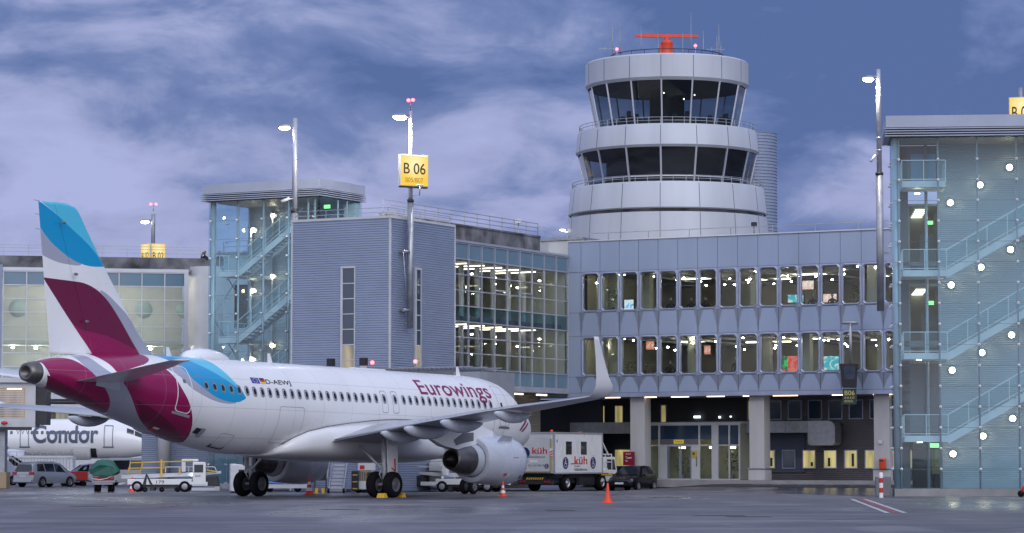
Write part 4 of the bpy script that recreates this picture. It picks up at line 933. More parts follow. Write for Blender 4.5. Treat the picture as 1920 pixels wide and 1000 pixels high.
# ---------------------------------------------------------------- ribbed block
rb = thing('ribbed_block', 'windowless looking block clad in grey horizontal ribs with narrow tall windows', 'building', F(0,0), FIN_RZ)
bx0, bx1, by0, by1, bz = -6.1, .12, -20.95, -13.98, 14.62
b = MB(); b.ribs((bx0,by0), (bx1,by0), 0, bz, .125, .035, (0,-1)); b.ribs((bx1,by0), (bx1,by1), 0, bz, .125, .035, (1,0)); b.ribs((bx0,by1), (bx0,by0), 0, bz, .125, .035, (-1,0)); b.box(bx0, bx1-.001, by1-.02, by1, 0, bz); b.box(bx0, bx1, by0, by1, bz-.03, bz)
b.build('ribbed_wall', m_clad, rb)
b = MB()
for x, y in ((bx0,by0),(bx1,by0),(bx1,by1)): b.box(x-.05, x+.05, y-.05, y+.05, 0, bz-.02)
b.box(bx0-.07, bx1+.07, by0-.07, by1, bz, bz+.13); b.build('corner_trim', m_offw, rb)
def slit(x0_, x1_, z0_, z1_, side):
    b = MB(); n = 8; hh = (z1_-z0_)/n; d = -.06
    P = (lambda u, v, z: (u, by0-v, z)) if side == 'front' else (lambda u, v, z: (bx1+v, u, z))
    def bx(u0, u1, v0, v1, za, zb, mt=0): b.hexa([P(u0,v0,za),P(u1,v0,za),P(u1,v1,za),P(u0,v1,za),P(u0,v0,zb),P(u1,v0,zb),P(u1,v1,zb),P(u0,v1,zb)], mt)
    bx(x0_, x0_+.14, .0, .09, z0_, z1_); bx(x1_-.05, x1_, 0, .09, z0_, z1_); bx(x0_, x1_, 0, .11, z1_, z1_+.1); bx(x0_, x1_, 0, .11, z0_-.08, z0_)
    for k in range(1, n): bx(x0_+.14, x1_-.05, 0, .07, z0_+k*hh-.025, z0_+k*hh+.025)
    w = b.build('window', m_offw, rb); b = MB(); bx(x0_+.14, x1_-.05, .036, .045, z0_+3*hh, z1_); b.build('dark_pane', m_bluep, w); b = MB(); bx(x0_+.14, x1_-.05, .036, .045, z0_, z0_+3*hh); b.build('lit_pane', lit_pane('lit_slit', (.75,.62,.42), .32, 5.), w)
slit(-2.95, -2.03, 5.4, 12.0, 'front'); slit(-18.4, -17.75, 5.4, 12.0, 'side')
b = MB(); rail(b, [(bx0,by0+.3,bz+.1),(bx1-.3,by0+.3,bz+.1),(bx1-.3,by1,bz+.1)], .5, 1.9, (.25,), .018); b.build('roof_railing', m_steel, rb)
b = MB(); b.box(-3.2, -3.0, by0-.5, by0-.1, 5.3, 5.8); b.build('wall_vent', m_dark, rb)
# ---------------------------------------------------------------- stair towers
def stair_tower(name, label, loc, rz, Wd, Dp, zr, zb, pitch, posts, rows, lands, lx, fl_end, wall_x, lamps, side_glass=True, extra=None):
    t = thing(name, label, 'stair tower', loc, rz)
    # roof: deep cornice with louvre blades
    b = MB(); b.box(-.3, Wd+.3, -.3, Dp+.3, zr-.55, zr); b.box(-.1, Wd+.1, -.1, Dp+.1, zr-1.02, zr-.56, 1); b.build('roof', [m_roof, m_dgrey], t, 0)
    b = MB()
    for k in range(4): b.box(-.36, Wd+.36, -.36, Dp+.36, zr-.98+k*.115, zr-.93+k*.115)
    b.build('louvre_blade', m_roof, t)
    b = MB(); b.box(-.05, Wd+.05, -.05, Dp+.05, 0, zb); b.build('plinth', m_conc, t)
    b = MB()
    for x in posts: b.tube([(x, .16, zb), (x, .16, zr-1.)], .045 if pitch else .06, 8); 
    b.tube([(.12,.3,zb),(.12,.3,zr-1.)], .17, 12); b.tube([(.15,Dp-.2,zb),(.15,Dp-.2,zr-1.)], .10, 10); b.tube([(1.7,Dp-.2,zb),(1.7,Dp-.2,zr-1.)], .08, 10); b.build('post', m_cwall, t)
    b = MB(); b.lathe([(.02,-.10),(.065,-.09),(.065,-.05),(.03,.14)], 10, (0,0,0), 'y'); ff = b.build('glass_fitting', m_white, t); ff.location = (posts[0], 0, rows[0])
    for x in posts:
        for z in rows:
            if (x, z) != (posts[0], rows[0]): c = ff.copy(); col.objects.link(c); c.location = (x, 0, z)
    b = MB()
    for y in (Dp*.45, Dp-.2):
        for z in rows: b.lathe([(.02,-.10),(.06,-.09),(.06,-.05),(.03,.1)], 8, (0, y, z), 'x')
    o = b.build('side_glass_fitting', m_white, t); o['kind'] = 'stuff'
    b = MB()
    for z in rows:
        b.box(0, Wd, -.012, -.006, z-.008, z+.008)
    for x in posts: b.box(x-.008, x+.008, -.013, -.0065, zb, zr-1.)
    b.build('glass_joint', m_dgrey, t)
    b = MB(); b.quad((0,0,zb), (Wd,0,zb), (Wd,0,zr-1.), (0,0,zr-1.)); b.build('front_glass', g_teal, t)
    b = MB(); b.quad((0,0,zb), (0,Dp,zb), (0,Dp,zr-1.), (0,0,zr-1.)); b.build('side_glass', g_teal, t)
    b = MB(); b.box(wall_x, Wd, Dp, Dp+.2, zb, zr-1.); b.ribs((wall_x, Dp-.002), (Wd, Dp-.002), zb, zr-1., .10, .03, (0,-1)); b.build('ribbed_wall', m_cwall, t)
    for k, z in enumerate(lands):
        top = extra and k in extra
        b = MB(); b.box(lx[0], lx[1], .45, Dp-.3, z-.02, z+.20); b.bar((lx[0],.45,z+.12), (lx[1],.45,z+.12), .06, .30); b.build('landing', m_stair, t)
        rl = MB(); rail(rl, [(lx[0],.5,z+.2),(lx[1],.5,z+.2)], 1.05, .85, (.15,), .024); rail(rl, [(lx[0],.5,z+.2),(lx[0],Dp-.4,z+.2)], 1.05, 1., (.15,), .024)
        if top: rail(rl, [(lx[1],.5,z+.2),(lx[1],Dp-.4,z+.2)], 1.05, 1., (.15,), .024)
        rl.build('railing', m_stair, t)
        gp = MB(); gp.quad((lx[0],.49,z+.35),(lx[1],.49,z+.35),(lx[1],.49,z+1.2),(lx[0],.49,z+1.2)); gp.build('railing_glass', glass('railing_glass', (.74,.86,.9), .05), t)
        if top: continue
        xe, ze = fl_end; dz = ze*(xe-lx[1]); n = max(6, int(dz/.17)); b = MB()
        for yy in (.5, 1.55): b.bar((lx[1]-.1, yy, z+.02), (xe, yy, z+.02+dz), .06, .34)
        for i in range(n): b.box(lx[1]+(xe-lx[1])*i/n, lx[1]+(xe-lx[1])*(i+1)/n+.05, .54, 1.5, z+.14+dz*(i+.5)/n, z+.18+dz*(i+.5)/n)
        b.box(xe, xe+1.4, .45, Dp-.3, z+dz, z+dz+.2); b.build('stair_flight', m_stair, t)
        rl = MB(); L_ = Vector((xe-lx[1], 0, dz)); m = max(2, round(L_.length/1.1))
        for i in range(m+1): p = Vector((lx[1], .5, z+.2))+L_*i/m; rl.bar(p, p+Vector((0,0,1.05)), .04)
        for h in (.2, 1.05): rl.bar((lx[1],.5,z+.2+h), (xe,.5,z+.2+h+dz), .045)
        rl.bar((lx[1],1.55,z+1.25), (xe,1.55,z+1.25+dz), .045); rl.build('handrail', m_stair, t)
        gp = MB(); gp.quad((lx[1],.49,z+.4),(xe,.49,z+.4+dz),(xe,.49,z+1.2+dz),(lx[1],.49,z+1.2)); gp.build('railing_glass', glass('railing_glass', (.74,.86,.9), .05), t)
    for x, z in lamps:
        b = MB(); b.lathe([(.12,.14),(.13,.0),(.15,-.02)], 14, (x, Dp-.18, z), 'y'); w = b.build('lamp_base', m_offw, t); b = MB(); b.sphere((x, Dp-.24, z), .115, 14); b.build('globe', e_bulb, w)
    return t
# right tower: its front is almost square to the camera
RT = (17.928, 130.6, 0)
def rtz(py, d=131.): return CAM_H+(861-py)/5223.*d*1.0
zr = 17.85
rows = [1.26+.969*k for k in range(16)]
lampsR = [(x, z) for z in (15.7,11.74,7.65,3.66) for x, z in ((5.69,z),(4.28,z-.84),(2.86,z-1.68))]
stR = stair_tower('stair_tower', 'tall teal glass stair tower at the right edge with rows of round lamps', RT, -R(5.5), 9.2, 3.2, zr, .34, 1, [.29+1.825*k for k in range(6)], rows, [2.56, 6.44, 10.34, 14.56], (.45, 2.5), (6.3, .58), 2.33, lampsR, extra=(3,))
b = MB()
for z0_, z1_ in ((3.0,6.3),(7.1,7.4),(11.0,11.2),(14.9,16.8)): b.box(.3, 2.44, 3.2, 3.3, z0_, z1_)
b.box(.3, .85, 3.2, 3.3, .35, 16.8); b.build('back_wall', m_brown, stR)
for z in (6.72, 10.6):   # corridors open behind the landings
    b = MB(); b.box(.86, .92, 3.32, 9, z, z+3.3); b.box(2.36, 2.43, 3.32, 9, z, z+3.3); b.box(.86, 2.43, 3.32, 9, z-.1, z-.02); b.box(.86, 2.43, 3.32, 9, z+3.3, z+3.4); b.box(.86, 2.43, 9, 9.1, z, z+3.3); b.build('corridor', m_int, stR)
    for k in range(5): b = MB(); b.box(1.25, 1.8, 4.6+k*1.05, 4.65+k*1.05, z+3.2, z+3.25); b.build('corridor_lamp', emi('corridor_lamp', (1.,.86,.62), 4.), stR)
    b = MB(); b.box(1.72, 2.05, 3.5, 3.54, z+2.42, z+2.60); b.build('exit_sign', e_exit, stR)
    b = MB(); b.box(1.5, 2.3, 5.2, 5.25, z+.05, z+2.1); b.build('inner_door', m_grey, stR)
b = MB(); b.box(1.0, 2.2, 3.14, 3.19, 14.7, 16.4); b.build('blue_door', pm('blue_lit_door', (.22,.36,.55), .35), stR)
b = MB(); b.box(.95, 2.35, 3.6, 3.7, .35, 2.6); b.build('door_recess', m_slate, stR); b = MB(); b.quad((.95,3.1,.35),(2.35,3.1,.35),(2.35,3.1,2.5),(.95,3.1,2.5)); b.build('door_glass', g_dark, stR)
b = MB(); b.box(1.75, 2.2, 3.0, 3.05, 2.28, 2.48); b.build('exit_sign', e_exit, stR)
b = MB(); b.box(1.9, 2.3, 3.45, 3.5, 1.0, 2.2); b.build('lit_side_window', lit[0], stR)
for z in (2.5, 6.38, 14.28): b = MB(); b.lathe([(.02,0),(.13,0),(.13,.05)], 12, (1.2,1.2,z)); b.build('landing_lamp', emi('landing_lamp', (1.,.8,.5), 8.), stR)
b = MB(); L_ = Vector((3.2,0,1.85))
for i in range(4): p = Vector((7.5,.5,.35))+L_*i/3; b.bar(p, p+Vector((0,0,1.1)), .04)
for h in (.25, 1.1): b.bar((7.5,.5,.35+h), (10.7,.5,.35+h+1.85), .045)
b.bar((7.4,.5,.4), (10.7,.5,2.2), .06, .34); b.build('stair_flight', m_stair, stR)
b = MB(); b.box(-.9, -.2, .2, 1.4, 0, .9); b.build('cabinet', m_dgrey, stR, .02)
# left tower
lpx = F(-17., -13.2)
lampsL = [(x, z) for z in (16.3, 12.65, 8.5) for x, z in ((1.74,z),(.33,z-.82))]
stL = stair_tower('stair_tower', 'teal glass stair tower behind the ribbed block at left', lpx, FIN_RZ, 7.6, 4.4, 17.85, .3, 0, [.14, 2.0, 3.75, 5.5, 7.3], [.3+1.1*k for k in range(15)], [4.7, 8.55, 12.45], (.45, 1.75), (5.6, .70), -.15, lampsL)
b = MB()
for z in (5., 8.9, 12.7):
    b.tube([(.1,.3,z-2.6),(.15,4.4,z+1.2)], .03, 6); b.tube([(.15,4.4,z-2.6),(.1,.3,z+1.2)], .03, 6)
    b.tube([(.4,4.4,z-2.4),(2.2,4.4,z+1.3)], .025, 6); b.tube([(2.2,4.4,z-2.4),(.4,4.4,z+1.3)], .025, 6)
b.build('brace_rod', m_steel, stL)
b = MB(); b.quad((7.75,0,.3),(7.75,4.6,.3),(7.75,4.6,16.8),(7.75,0,16.8)); b.build('right_glass', g_teal, stL)
b = MB(); b.box(6.9, 7.7, 3.9, 4.55, 14.9, 16.8); b.box(4.2, 4.3, 1.8, 4.5, 14.6, 16.8); b.box(6.7,6.76,.3,.4,14.8,16.8); b.box(7.66,7.7,2.0,2.1,14.6,16.8); b.box(7.66,7.7,3.0,3.1,14.6,16.8); b.build('lobby_frame', m_offw, stL)
b = MB(); b.box(7.0,7.4,1.6,1.65,16.3,16.5); b.build('exit_sign', e_exit, stL)
# ---------------------------------------------------------------- control tower
CT = F(0,0); cpx = (293/5223*190., 190.)
ct = thing('control_tower', 'round airport control tower with three flared silver bands and two window rings', 'control tower', (10.64, 190., 0), R(4))
NS = 16; m_tow = pm('tower_panel', (.52,.55,.61), .5, .12, .08, .5, streak=True)
def poly(r, z, n=NS, k=4):
    """a ring: n flat-ish facets, slightly bowed so the drum reads as round"""
    return [(r*math.cos(2*PI*i/(n*k)+PI/n), r*math.sin(2*PI*i/(n*k)+PI/n), z) for i in range(n*k)]
def drum(name, prof, mat): b = MB(); b.loft([poly(r, z) for r, z in prof], 0, False, False); return b.build(name, mat, ct)
def zt(py): return CAM_H+(861-py)/5223.*190.*1.005
bands = [((5.50,28.78),(5.60,28.68),(5.60,27.2),(5.44,27.0),(4.9,27.0)), ((5.3,24.0),(6.08,24.0),(6.14,23.9),(6.28,22.6),(6.14,22.44),(5.7,22.44)), ((5.9,20.1),(6.56,20.1),(6.62,20.0),(6.80,18.36),(6.7,18.28)), ((6.62,18.06),(6.82,18.06),(6.98,15.6),(7.0,12.))]
for p in bands:
    d = drum('panel_band', p, m_tow); d.data.polygons.foreach_set('use_smooth', [True]*len(d.data.polygons)); es = d.modifiers.new('es', 'EDGE_SPLIT'); es.split_angle = R(25)
    b = MB(); rtop = p[1] if p is not bands[0] else p[1]; i0, i1 = (1, 2) if p is bands[0] else ((2, 3) if p is not bands[3] else (1, 2))
    for i in range(NS):
        an = 2*PI*i/NS+PI/NS; c, s = math.cos(an), math.sin(an); (r0, z0_), (r1, z1_) = p[i0], p[i1]
        b.hexa([((r+o)*c-q*s, (r+o)*s+q*c, z) for r, z in ((r0, z0_-.02), (r1, z1_+.02)) for o, q in ((-.05,-.018),(.012,-.018),(.012,.018),(-.05,.018))])
    b.build('panel_seam', m_joint, d)
drum('slot_window', ((6.6,18.02),(6.62,18.34)), pm('slot_glass', (.05,.045,.05), .1, 0, .5, .8))
gt = glass('cab_glass', (.42,.49,.54), .06)
for r0, z0_, r1, z1_, nm in ((4.78,23.9,5.40,27.02,'cab_glazing'), (5.55,20.0,6.12,22.5,'lower_glazing')):
    b = MB(); P0 = [(r0*math.cos(2*PI*i/NS+PI/NS), r0*math.sin(2*PI*i/NS+PI/NS), z0_) for i in range(NS)]; P1 = [(r1*math.cos(2*PI*i/NS+PI/NS), r1*math.sin(2*PI*i/NS+PI/NS), z1_) for i in range(NS)]
    b.loft([P0, P1], 0, False, False); gg = b.build(nm, gt, ct); b = MB()
    for p, q in zip(P0, P1): b.bar(Vector(p)*1.004, Vector(q)*1.004, .12, .1)
    b.loft([[(p[0]*k, p[1]*k, p[2]+dz) for p in P0] for k, dz in ((1.01,.0),(1.01,.12),(.98,.12))], 0, False, False)
    if nm == 'lower_glazing':
        P2 = [tuple(Vector(p).lerp(Vector(q), .2)) for p, q in zip(P0, P1)]
        for i in range(NS): b.bar(Vector(P2[i])*1.002, Vector(P2[(i+1) % NS])*1.002, .06)
    b.build('mullion', m_alu, gg)
b = MB(); b.lathe([(.1,23.9),(4.75,23.9)], 32); b.lathe([(3.0,23.92),(3.0,24.5),(4.0,24.6),(4.0,24.4)], 24); b.lathe([(1.2,23.9),(1.2,26.96)], 16); b.lathe([(.1,26.98),(5.4,26.98)], 32)
rr = random.Random(5)
for i in range(22):
    an = rr.uniform(0, 2*PI); r = rr.uniform(3.6,4.3); w = .14; b.box(r*math.cos(an)-w, r*math.cos(an)+w, r*math.sin(an)-w, r*math.sin(an)+w, 24.55, 24.85+rr.uniform(0,.4))
b.lathe([(.1,20.35),(5.5,20.35)], 32); b.lathe([(4.2,20.35),(4.2,22.45)], 24); b.lathe([(.1,22.44),(6.1,22.44)], 32); b.build('inner_desk_ring', m_slate, ct)
for an, z in ((-1.75,26.3),(-1.2,26.2),(-1.4,25.9),(-1.62,20.9),(-1.95,21.9)): b = MB(); b.sphere((3.9*math.cos(an),3.9*math.sin(an),z), .05, 8); b.build('desk_lamp', emi('desk_lamp', (1.,.9,.7), 6.), ct)
b = MB(); b.lathe([(.1,28.72),(5.55,28.72)], 40); b.lathe([(3.4,28.73),(3.4,29.0),(.1,29.05)], 24); b.build('tower_roof', m_grey, ct)
for r, z, h in ((6.02,24.0,.42),(6.52,20.1,.40)):
    b = MB(); P = poly(r, z, 16, 3)
    for i in range(48):
        p = Vector(P[i]); q = Vector(P[(i+1) % 48]); b.bar(p, p+Vector((0,0,h)), .03)
        for hh in (h, h*.5): b.bar(p+Vector((0,0,hh)), q+Vector((0,0,hh)), .03)
    b.build('gallery_railing', m_steel, ct)
b = MB(); P = poly(3.9, 28.95, 12, 2)
for i in range(24): p, q = Vector(P[i]), Vector(P[(i+1) % 24]); b.bar(p, p+Vector((0,0,.35)), .04); b.bar(p+Vector((0,0,.35)), q+Vector((0,0,.35)), .05)
b.build('roof_railing', m_dark, ct)
b = MB(); b.lathe([(.30,29.0),(.42,29.3),(.46,29.4),(.42,29.5),(.42,30.2),(.45,30.25),(.36,30.4),(.16,30.45),(.16,30.65)], 20); b.box(-.5,-.38,-.15,.15,29.5,30.1); rd = b.build('radar_turret', m_orange, ct)
b = MB(); b.prism([(-2.2,30.68),(-1.6,30.64),(1.6,30.64),(2.2,30.68),(2.2,30.80),(1.6,30.86),(-1.6,30.86),(-2.2,30.80)], 'y', -.1, .1); b.bar((-.05,0,30.7),(.05,.3,30.5),.16); ra = b.build('radar_antenna', m_orange, rd)
for px, p0_, p1_ in ((1146,38,100),(1160,45,98),(1199,55,90),(1231,68,90),(1278,68,90),(1294,28,90),(1318,62,92),(1345,70,100),(1349,48,98),(1353,80,100)):
    x = (px-1253)/5223*188.; y = -math.sqrt(max(0, 4.6**2-x*x))*.35; b = MB(); z0_, z1_ = 28.7, zt(p0_); b.tube([(x,y,z0_),(x,y,(z0_+z1_)/2),(x,y,z1_)], [.035,.028,.016], 6)
    if px in (1146, 1349): b.bar((x-.9,y,z0_+1.0),(x+.4,y,z0_+1.0),.025); b.bar((x-.5,y,z0_+.85),(x-.5,y,z0_+1.15),.02)
    b.build('whip_aerial', m_steel, ct)
for px, py in ((1150,102),(1300,94)):
    x = (px-1253)/5223*187.; b = MB(); b.tube([(x,-2.2,28.7),(x,-2.2,zt(py)-.1)], .04, 6); o = b.build('beacon_post', m_steel, ct); b = MB(); b.sphere((x,-2.2,zt(py)), .10, 10); b.build('red_beacon', e_red, o)
b = MB(); n = 0; z = 12.; prof = []
while z < 24.2: prof += [(1.86,z),(1.86,z+.11),(1.80,z+.14),(1.80,z+.19)]; z += .22
prof += [(1.86,24.3),(1.7,24.35),(.1,24.4)]; b.lathe(prof, 40, (6.2, 2.9, 0), smooth=False); b.build('lift_shaft', m_clad, ct)
b = MB(); b.lathe([(6.95,12.),(6.95,.2)], 32); b.build('tower_base', m_tow, ct)
b = MB(); b.tube([(-6.9,-.2,17.2),(-7.3,-.3,17.25)], .04, 6); b.sphere((-7.25,-.3,17.3), (.22,.12,.06), 10); b.build('side_lamp', emi('side_lamp', (1.,.92,.75), 6.), ct)
# ---------------------------------------------------------------- the far left wing
def LW(px, py, d): r = 1.0; return ((px-960)/5223*d, d, CAM_H+(861-py)/5223*d)
lrz = R(12.); LO = (-34.9, 188.8)
lh = thing('glass_hall', 'frosted lit glass hall behind the tail at the left edge', 'building', (LO[0], LO[1], 0), lrz)
b = MB(); LXE = 12.9; lc = 1.56; lrows = [6.15+.925*k for k in range(10)]
for i in range(9): b.box(.35+lc*i-.035, .35+lc*i+.035, -.06, .05, 6.1, 14.5)
for z in lrows:
    for i in range(8): b.box(.35+lc*i+.036, .35+lc*(i+1)-.036, -.05, .04, z-.03, z+.03)
b.box(.3, LXE, -.1, .1, 14.51, 14.75); b.box(.3, LXE, -.1, .1, 5.8, 6.09); b.box(LXE-.3, LXE, -.12, .1, 6.1, 14.5); b.build('mullion_grid', m_alu, lh)
b = MB(); b.box(.35, LXE-.3, 0, .02, lrows[8], lrows[9]+.05); b.build('spandrel_glass', m_tealp, lh)
m_fro = bpy.data.materials.new('frosted_glass'); m_fro.use_nodes = True
def frosted(m):
    t = m.node_tree; out = t.nodes['Material Output']; p = t.nodes['Principled BSDF']; p.inputs['Base Color'].default_value = (.45,.5,.48,1); p.inputs['Roughness'].default_value = .15
    tr = t.nodes.new('ShaderNodeBsdfTransparent'); tr.inputs[0].default_value = (.82,.88,.84,1); mx = t.nodes.new('ShaderNodeMixShader'); mx.inputs[0].default_value = .32
    t.links.new(tr.outputs[0], mx.inputs[1]); t.links.new(p.outputs[0], mx.inputs[2]); t.links.new(mx.outputs[0], out.inputs[0])
frosted(m_fro)
b = MB(); b.quad((.35,0,6.1),(LXE-.3,0,6.1),(LXE-.3,0,lrows[8]),(.35,0,lrows[8])); b.build('glazing', m_fro, lh)
m_hallw = pm('hall_white_plaster', (.56,.57,.55), .8, 0, .08, .7)
b = MB(); b.tube([(LXE+1.9,1.6,14.1),(LXE+1.9,1.6,14.3)], 1.85, 30, 3); b.box(.3, LXE, 4.6, 4.8, 5.9, 14.4); b.box(.3, LXE, .1, 4.6, 9.5, 9.65, 1); b.box(.3,LXE,.1,4.6,5.85,6.05,1); b.box(.3,LXE,.1,4.6,14.35,14.5,2); b.build('hall_room', [m_hallw, m_hallw, m_intd, m_conc], lh)
b = MB()
for i in range(5):
    for z in (12.2, 7.6): b.lathe([(.02,4.55),(.62,4.55),(.62,4.58)], 24, (1.5+2.9*i, 0, z), 'y')
b.build('round_wall_disc', pm('pale_aqua_disc', (.36,.48,.50), .5), lh)
for i in range(7):
    for z in (14.2, 9.4): b = MB(); b.box(1.0+lc*i, 1.18+lc*i, 1.5, 1.8, z-.12, z-.02) ; b.build('ceiling_lamp', emi('left_hall_lamp', (1.,.93,.80), 190.), lh)
b = MB(); b.ribs((-1.5,-.3),(.28,-.3), .1, 14.9, .125, .035, (0,-1)); b.box(-1.5,.28,-.298,2,.1,14.88); b.build('ribbed_pier', m_clad, lh)
b = MB(); b.box(-3, LXE+3, .8, 1.1, 14.75, 15.6); b.box(-3, LXE+3, .6, 6, 14.62, 14.74); b.build('roof_parapet', bpy.data.materials['weathered_concrete'], lh)
b = MB(); rail(b, [(-3,.95,15.6),(LXE+2.6,.95,15.6)], .75, 1.75, (.3,.55), .02); b.build('roof_railing', m_steel, lh)
b = MB(); b.lathe([(1.9,5.8),(1.9,15.0)], 40, (LXE+1.9, 1.6, 0)); b.build('rounded_corner', m_panel and m_offw, lh)
b = MB(); b.box(-1, LXE, .2, 8, 5.6, 5.79); b.build('soffit', m_soffit, lh)
# panelled wing that closes the view behind the left stair tower
wg = thing('terminal_wing', 'pale panelled wing with lit windows behind the left stair tower', 'building', F(-26, 1.5), FIN_RZ)
b = MB(); b.box(0, 26.3, .05, .4, 5.4, 9.9, 0)
for z0_, z1_ in ((5.4,10.2),(13.0,15.0)): b.box(0, 26.3, 0, .05, z0_, z1_)
for i in range(14): b.box(1.9*i, 1.9*i+.85, 0, .05, 10.2, 13.0)
b.box(0, 26.3, .4, .5, 9.9, 15.0, 1); b.build('wall', [m_offw, m_slate], wg)
for i in range(13): b = MB(); b.box(1.9*i+.9, 1.9*i+1.85, .3, .33, 10.25, 12.95); b.build('window', lit_pane('wing_glow', (.8,.74,.5), .16, i*1.7) if i % 3 else g_dark, wg)
b = MB(); b.box(-.5, 26.3, -.1, 8, 15.0, 15.15); rail(b, [(0,0,15.15),(17,0,15.15)], .7, 1.8, (.35,), .02); b.build('roof_edge', m_steel, wg)
b = MB(); b.box(0, 26, 3, 3.2, .1, 5.4); b.build('ground_wall', m_slate, wg)
b = MB(); b.tube([(8.6,-.9,0),(8.6,-.9,5.4)], .45, 16); b.build('column', m_pillar, wg)
# low ribbed block beside the far airliner
lb = thing('service_block', 'low ribbed block with a round column in front of the far airliner', 'building', (-24.55, 185., 0), R(3)); b = MB(); b.ribs((0,0),(7.,0), -.15, 5.6, .125, .035, (0,-1)); b.box(0,7.,.002,5,-.15,5.58); b.build('ribbed_wall', m_clad, lb)
b = MB(); b.tube([(1.55,-.9,-.15),(1.55,-.9,5.5)], .42, 18); b.build('round_column', m_pillar, lb); b = MB(); b.box(4.4,6.9,-.08,-.04,.0,2.9); b.build('glass_door', m_tealp, lb)
b = MB(); b.box(4.3,7.0,-.12,-.06,2.9,3.05); b.box(5.6,5.66,-.12,-.06,0,2.9); b.build('door_frame', m_steel, lb)
# far terminal seen under the tail
ft = thing('distant_terminal', 'pale distant terminal with a lit window row seen under the tail', 'building', (-66, 345., 0)); b = MB(); b.box(0,26,0,12,0,6.2); b.box(-.5,26.5,-1.2,12,8.0,8.6); b.box(0,26,1,12,6.2,8.0,1); b.build('wall', [m_offw, m_slate], ft)
for i in range(9): b = MB(); b.box(1.+2.8*i, 2.6+2.8*i, .93, .98, 6.35, 7.8); b.build('window', lit_pane('far_glow', (.75,.75,.62), .18, i*2.3), ft)
b = MB(); b.bar((4,-1,8.6),(12,-1,10.6),.3); b.bar((12,-1,10.6),(26,-1,10.4),.3); b.build('roof_truss', m_grey, ft)
b = MB(); b.sphere((8.4,-.6,6.9), .22, 10); b.build('wall_lamp', e_bulb, ft)
# apron boarding bridge at the left edge
jb = thing('boarding_bridge', 'boarding bridge cabin with lit louvred windows at the left edge', 'boarding bridge', (-32.3, 176., 0), R(4))
b = MB(); b.box(-8, 2.2, 0, 3, 3.75, 4.05); b.box(-8, 2.35, -.25, 3.2, 6.55, 6.85); b.box(-8,2.2,2.9,3,4.05,6.55); b.box(1.55,2.2,0,.1,4.05,6.55); b.box(-8,1.55,0,.08,4.05,4.3); b.box(-8,1.55,0,.08,6.2,6.55); b.build('cabin', m_offw, jb)
b = MB(); b.box(2.22,2.9,.1,2.8,3.9,6.5); b.build('bellows', m_dark, jb)
b = MB()
for k in range(17): b.box(-8, 1.5, .0, .12, 4.33+.11*k, 4.37+.11*k)
b.build('louvre', m_alu, jb); b = MB(); b.box(-8,1.5,.5,.55,4.3,6.2); b.build('lit_interior', lit_pane('bridge_glow', (.85,.6,.35), .28, 2.), jb)
for x in (.9, -.7): b = MB(); b.box(x-.5,x+.4,.2,.3,6.1,6.19); b.build('interior_lamp', e_strip, jb)
b = MB(); b.box(-1.2,.25,.6,2.2,-.12,3.75); b.build('support_column', m_steel, jb); b = MB(); b.box(-1.6,.4,.3,2.5,-.12,.9); b.build('column_foot', pm('tan_paint', (.35,.27,.17), .6), jb)
b = MB(); b.sphere((.3,-.25,4.0), (.22,.1,.12), 8); b.build('red_lamp', m_red, jb)
b = MB(); b.box(-8,2.,-.1,0,3.55,3.75); [b.tube([(1.+.3*k,.2,3.7),(1.1+.3*k,.2,3.3),(1.25+.3*k,.2,3.7)], .03, 5) for k in range(3)]; b.build('cable_tray', m_dark, jb)

# boarding bridge of this stand: its roof shows over the airliner's back
bb = thing('boarding_bridge', 'dark boarding bridge roof with two red lights showing above the near airliner', 'boarding bridge', (-9.3, 146.2, 0), R(-33))
b = MB(); b.box(0, 8.6, -1.3, 1.3, 3.75, 6.2); b.build('tunnel', m_dgrey, bb); b = MB(); b.box(8.62, 10.2, -1.6, 1.6, 3.5, 6.1); b.build('cabin', m_grey, bb)
b = MB()
for k in range(22): b.bar((3.4+.28*k,-1.35,6.30),(3.4+.28*k,1.35,6.30),.07,.06)
for y in (-1.35,0,1.35): b.bar((3.2,y,6.36),(9.6,y,6.36),.08,.06)
b.bar((3.4,-1.35,6.42),(3.4,-1.35,6.62),.06); b.bar((6.1,-1.35,6.42),(6.1,-1.35,6.62),.06); b.build('roof_lattice', m_steel, bb)
for x in (3.4, 6.1): b = MB(); b.sphere((x,-1.35,6.68), .10, 10); b.build('red_beacon', e_red, bb)
for x in (.55, 2.65): b = MB(); b.box(x-.12,x+.12,-1.2,-.96,6.2,6.55); b.build('roof_post', m_offw, bb); b = MB(); b.box(x-.16,x+.16,-1.24,-.92,6.55,6.95); b.build('post_cap', m_ink, bb)
b = MB(); b.tube([(2.,0,0),(2.,0,3.75)], .32, 14); b.build('support_column', m_steel, bb)
